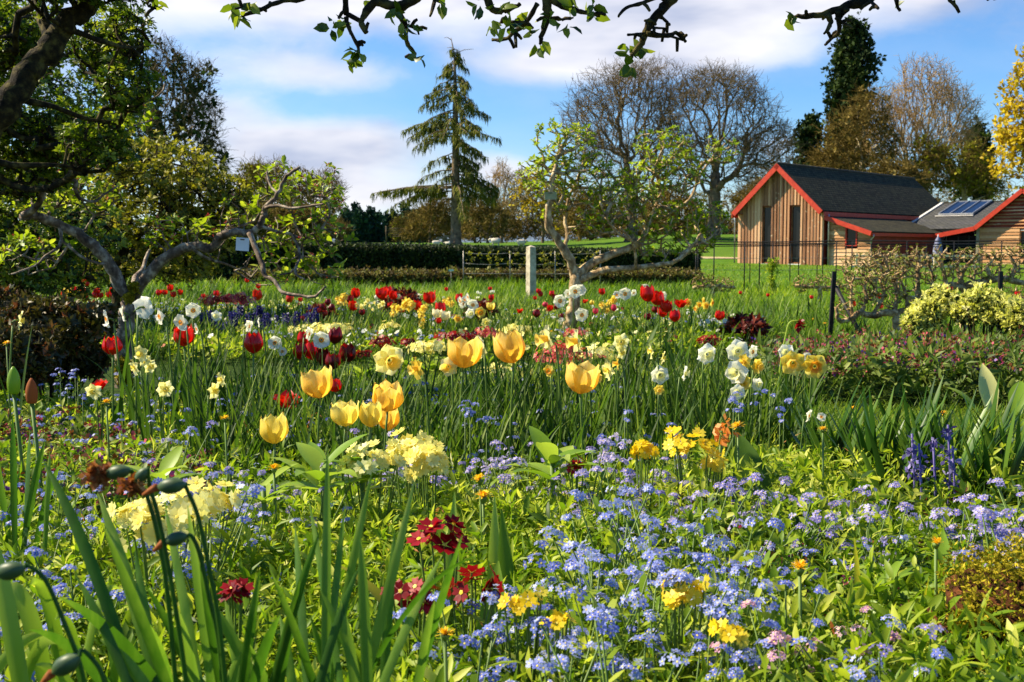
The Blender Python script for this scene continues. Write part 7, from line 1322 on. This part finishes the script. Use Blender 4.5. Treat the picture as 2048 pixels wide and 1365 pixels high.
strap('tall strap-leaved daffodil clump in front of the crimson wallflowers', 700, 1.25, [(650, 1480, 655, 890, 17, 0), (690, 1480, 830, 955, 20, -.2), (640, 1470, 745, 940, 17, .1), (720, 1490, 885, 1110, 18, .2), (700, 1480, 618, 1000, 16, 0), (620, 1460, 590, 1050, 18, .1), (740, 1480, 720, 1075, 20, .3), (800, 1490, 925, 1070, 18, .1), (660, 1480, 540, 1140, 18, .2), (770, 1500, 640, 1180, 20, .3), (610, 1480, 720, 1130, 16, .3), (690, 1450, 960, 1110, 12, .5), (640, 1490, 690, 1010, 16, .1), (760, 1490, 790, 1060, 18, .2), (600, 1480, 560, 1230, 18, .3), (680, 1490, 620, 1230, 18, .3), (820, 1500, 870, 1200, 16, .4), (730, 1490, 680, 1200, 20, .2)])
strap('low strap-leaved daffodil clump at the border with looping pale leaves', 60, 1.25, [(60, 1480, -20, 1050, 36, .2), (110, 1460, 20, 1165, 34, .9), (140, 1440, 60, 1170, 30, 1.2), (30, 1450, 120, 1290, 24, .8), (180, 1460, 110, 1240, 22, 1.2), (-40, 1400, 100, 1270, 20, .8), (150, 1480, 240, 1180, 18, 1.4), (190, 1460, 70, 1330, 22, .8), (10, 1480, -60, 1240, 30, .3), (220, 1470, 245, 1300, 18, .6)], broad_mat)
strap('narrow strap leaves at the border in front of the lungwort patch', 40, 2.3, [(30, 1100, 25, 830, 12, .1), (50, 1100, 60, 860, 12, .1), (20, 1090, -20, 850, 12, .1), (70, 1100, 120, 930, 12, .4), (45, 1100, 90, 880, 14, .2), (90, 1100, 100, 900, 12, .1), (10, 1100, 40, 940, 12, .3)])
# seed pods on bent scapes
def pod(px, py, Y, lpx, ang, stem_pts, lab, dry=False):
    k = Y / FPX; c = at(px, py, Y); b = foot(stem_pts[-1][0], Y); t = thing('seed_pod', lab, 'seed pod', b, 0, 'seed pods on daffodil stems'); L = lpx * k; d = np.array((math.cos(R(ang)), -.15, math.sin(R(ang)))); s = np.linspace(-1, 1, 12); r = L * .27 * np.maximum(.06, (1 - np.abs(s) ** 2.3)) ** .8; P = (c - b) + d * (s * L / 2)[:, None]
    MB().tube(P, r, 12, .35 + .3 * np.abs(s)).obj('pod', pod_mat, t)
    W = smooth(np.array([P[-1]] + [at(x, y, Y) - b for x, y in stem_pts]), 5); MB().tube(W, np.linspace(4.0, 5.5, len(W)) * k, 7, .3).obj('stem', glauc_mat, t)
    m = MB(); e = P[0]
    if dry:
        q = e - d * L * .25 + rng.normal(0, L * .20, (26, 3)); clumps(m, q, L * .40)
    m.tube([e, e - d * L * .22 + (0, 0, -.002), e - d * L * .5 + (0, 0, -.006)], [.0045, .003, .0015], 6); m.obj('dry_flower', dry_mat, t)
pod(236, 945, 1.15, 56, 12, [(270, 955), (300, 1010), (330, 1150), (350, 1350), (360, 1480)], 'seed pod with the most withered petals, at the top of its group', True)
pod(283, 952, 1.12, 44, 50, [(300, 975), (318, 1040), (345, 1180), (370, 1350), (380, 1480)], 'small pale seed pod beside the most withered one', True)
pod(343, 972, 1.10, 62, 8, [(372, 975), (395, 1030), (415, 1120), (440, 1260), (460, 1480)], 'grey-green seed pod held highest on a clean stem')
pod(352, 1078, 1.12, 52, 18, [(385, 1075), (400, 1110), (415, 1180), (440, 1300), (450, 1480)], 'dark seed pod nodding below the highest one')
pod(20, 1142, 1.0, 70, 12, [(52, 1130), (90, 1160), (130, 1250), (165, 1350), (180, 1480)], 'dark seed pod cut by the border of the view')
pod(132, 1330, .98, 74, 32, [(165, 1300), (200, 1340), (215, 1400), (220, 1480)], 'lowest dark seed pod close to the viewer')
# buds
for (px, py, Y, s, m, lab) in [(27, 760, 3.0, .036, broad_mat, 'fat closed green tulip bud on a tall stem'), (63, 782, 2.9, .032, dry_mat, 'brownish closed tulip bud beside the fat green one')]:
    c = at(px, py, Y); b = foot(px + 6, Y); t = thing('tulip_bud', lab, 'tulip bud', b); h = c[2]; zz = np.linspace(-1, 1, 10); MB().tube(np.stack([c[0] - b[0] + 0 * zz, 0 * zz, h + zz * s], -1), s * .48 * np.maximum(.05, 1 - np.abs(zz + .25) ** 2 / 1.57) ** .7, 10).obj('bud', m, t); MB().tube([(0, 0, 0), (0, 0, h * .5), (c[0] - b[0], 0, h - s)], .0048, 7).obj('stem', stem_mat, t); mesh_obj('leaf', TLEAF[0], t, (0, 0, 0), (0, 0, 1.0), .32)
c = at(1443, 862, 2.8); b = foot(1440, 2.8); t = thing('withered_tulip', 'withered peach-orange tulip with limp hanging petals', 'tulip', b); m_ = MB(); q = (c - b) + np.stack([rng.normal(0, .009, 14), rng.normal(0, .009, 14), rng.uniform(-.035, .03, 14)], -1); clumps(m_, q, .020, rdir(14, -1, .1), None, [quadleaf(3, 1, .35, 9)]); m_.obj('bloom', leafmat('peach petal', [(0, srgb(200, 110, 40)), (.5, srgb(232, 150, 70)), (1, srgb(244, 190, 120))], .4, .5, .3), t); MB().tube([(0, 0, 0), (0, 0, c[2] * .5), tuple(c - b)], .004, 6).obj('stem', stem_mat, t)
c = at(1590, 640, 4.3); b = foot(1548, 4.3); t = thing('spent_daffodil_stem', 'tall bare bent stem with one withered red flower scrap', 'stem', b); W = smooth(np.array([(0, 0, 0), at(1560, 740, 4.3) - b, at(1572, 670, 4.3) - b, at(1580, 645, 4.3) - b, at(1598, 642, 4.3) - b]), 4); MB().tube(W, np.linspace(.004, .003, len(W)), 6, .9).obj('stem', broad_mat, t); m_ = MB(); clumps(m_, W[-1] + rng.normal(0, .006, (6, 3)) - (0, 0, .012), .022, rdir(6, -1, 0)); m_.obj('dry_flower', P_CRIM, t)
# mossy stump in the corner
b = foot(2045, 1.8); t = thing('mossy_stump', 'mossy broken stump with rusty bark in the corner', 'stump', b); m_ = MB(); k = 1.42 / FPX
wood_m = surfmat('rotten wood', srgb(30, 18, 10), srgb(112, 68, 38), 30, .9, .1, .9, extra=srgb(64, 36, 20), bdist=.006)
a = np.arange(18) * 2 * math.pi / 18; V = []
for z, r in ((0, .135), (.08, .115), (.18, .10), (.24, .09), (.265, .05), (.25, .01)): V += [(r * (1 + .16 * math.sin(3 * x + z * 20) + .07 * math.sin(7 * x)) * math.cos(x), r * (1 + .16 * math.sin(3 * x + z * 20)) * math.sin(x), z + .012 * math.sin(5 * x)) for x in a]
i = (np.arange(5)[:, None] * 18 + np.arange(18)[None]); j = np.arange(5)[:, None] * 18 + (np.arange(18)[None] + 1) % 18
m_.add(V, np.stack([i, j, j + 18, i + 18], -1).reshape(-1, 4))
for _ in range(16): p = np.array((rng.uniform(-.14, .02), rng.uniform(-.14, .02), rng.uniform(.04, .19))); m_.tube([p, p + rng.normal(0, .02, 3), p + rng.normal(0, .03, 3) + (0, 0, .02)], [.007, .006, .003], 6)
m_.obj('trunk', wood_m, t); mm = MB()
for (x, y, z, r) in [(0, -.02, .25, .085), (-.03, -.10, .13, .05), (.06, -.06, .2, .065), (.04, -.12, .10, .05), (-.07, -.05, .20, .035), (-.09, -.08, .06, .035)]:
    n = 1500; dd = rdir(n, -.3, 1); q = np.array((x, y, z)) + dd * r * (1 + .22 * rng.normal(0, 1, n) + .25 * np.sin(dd[:, 0] * 7 + x * 90) * np.sin(dd[:, 1] * 6 + y * 70))[:, None] * (1, 1, .7); clumps(mm, q, .008, dd, None, [quadleaf(4, 1, .22, 3), quadleaf(3, 1, .22, 4)], .25)
mm.obj('moss', moss, t)
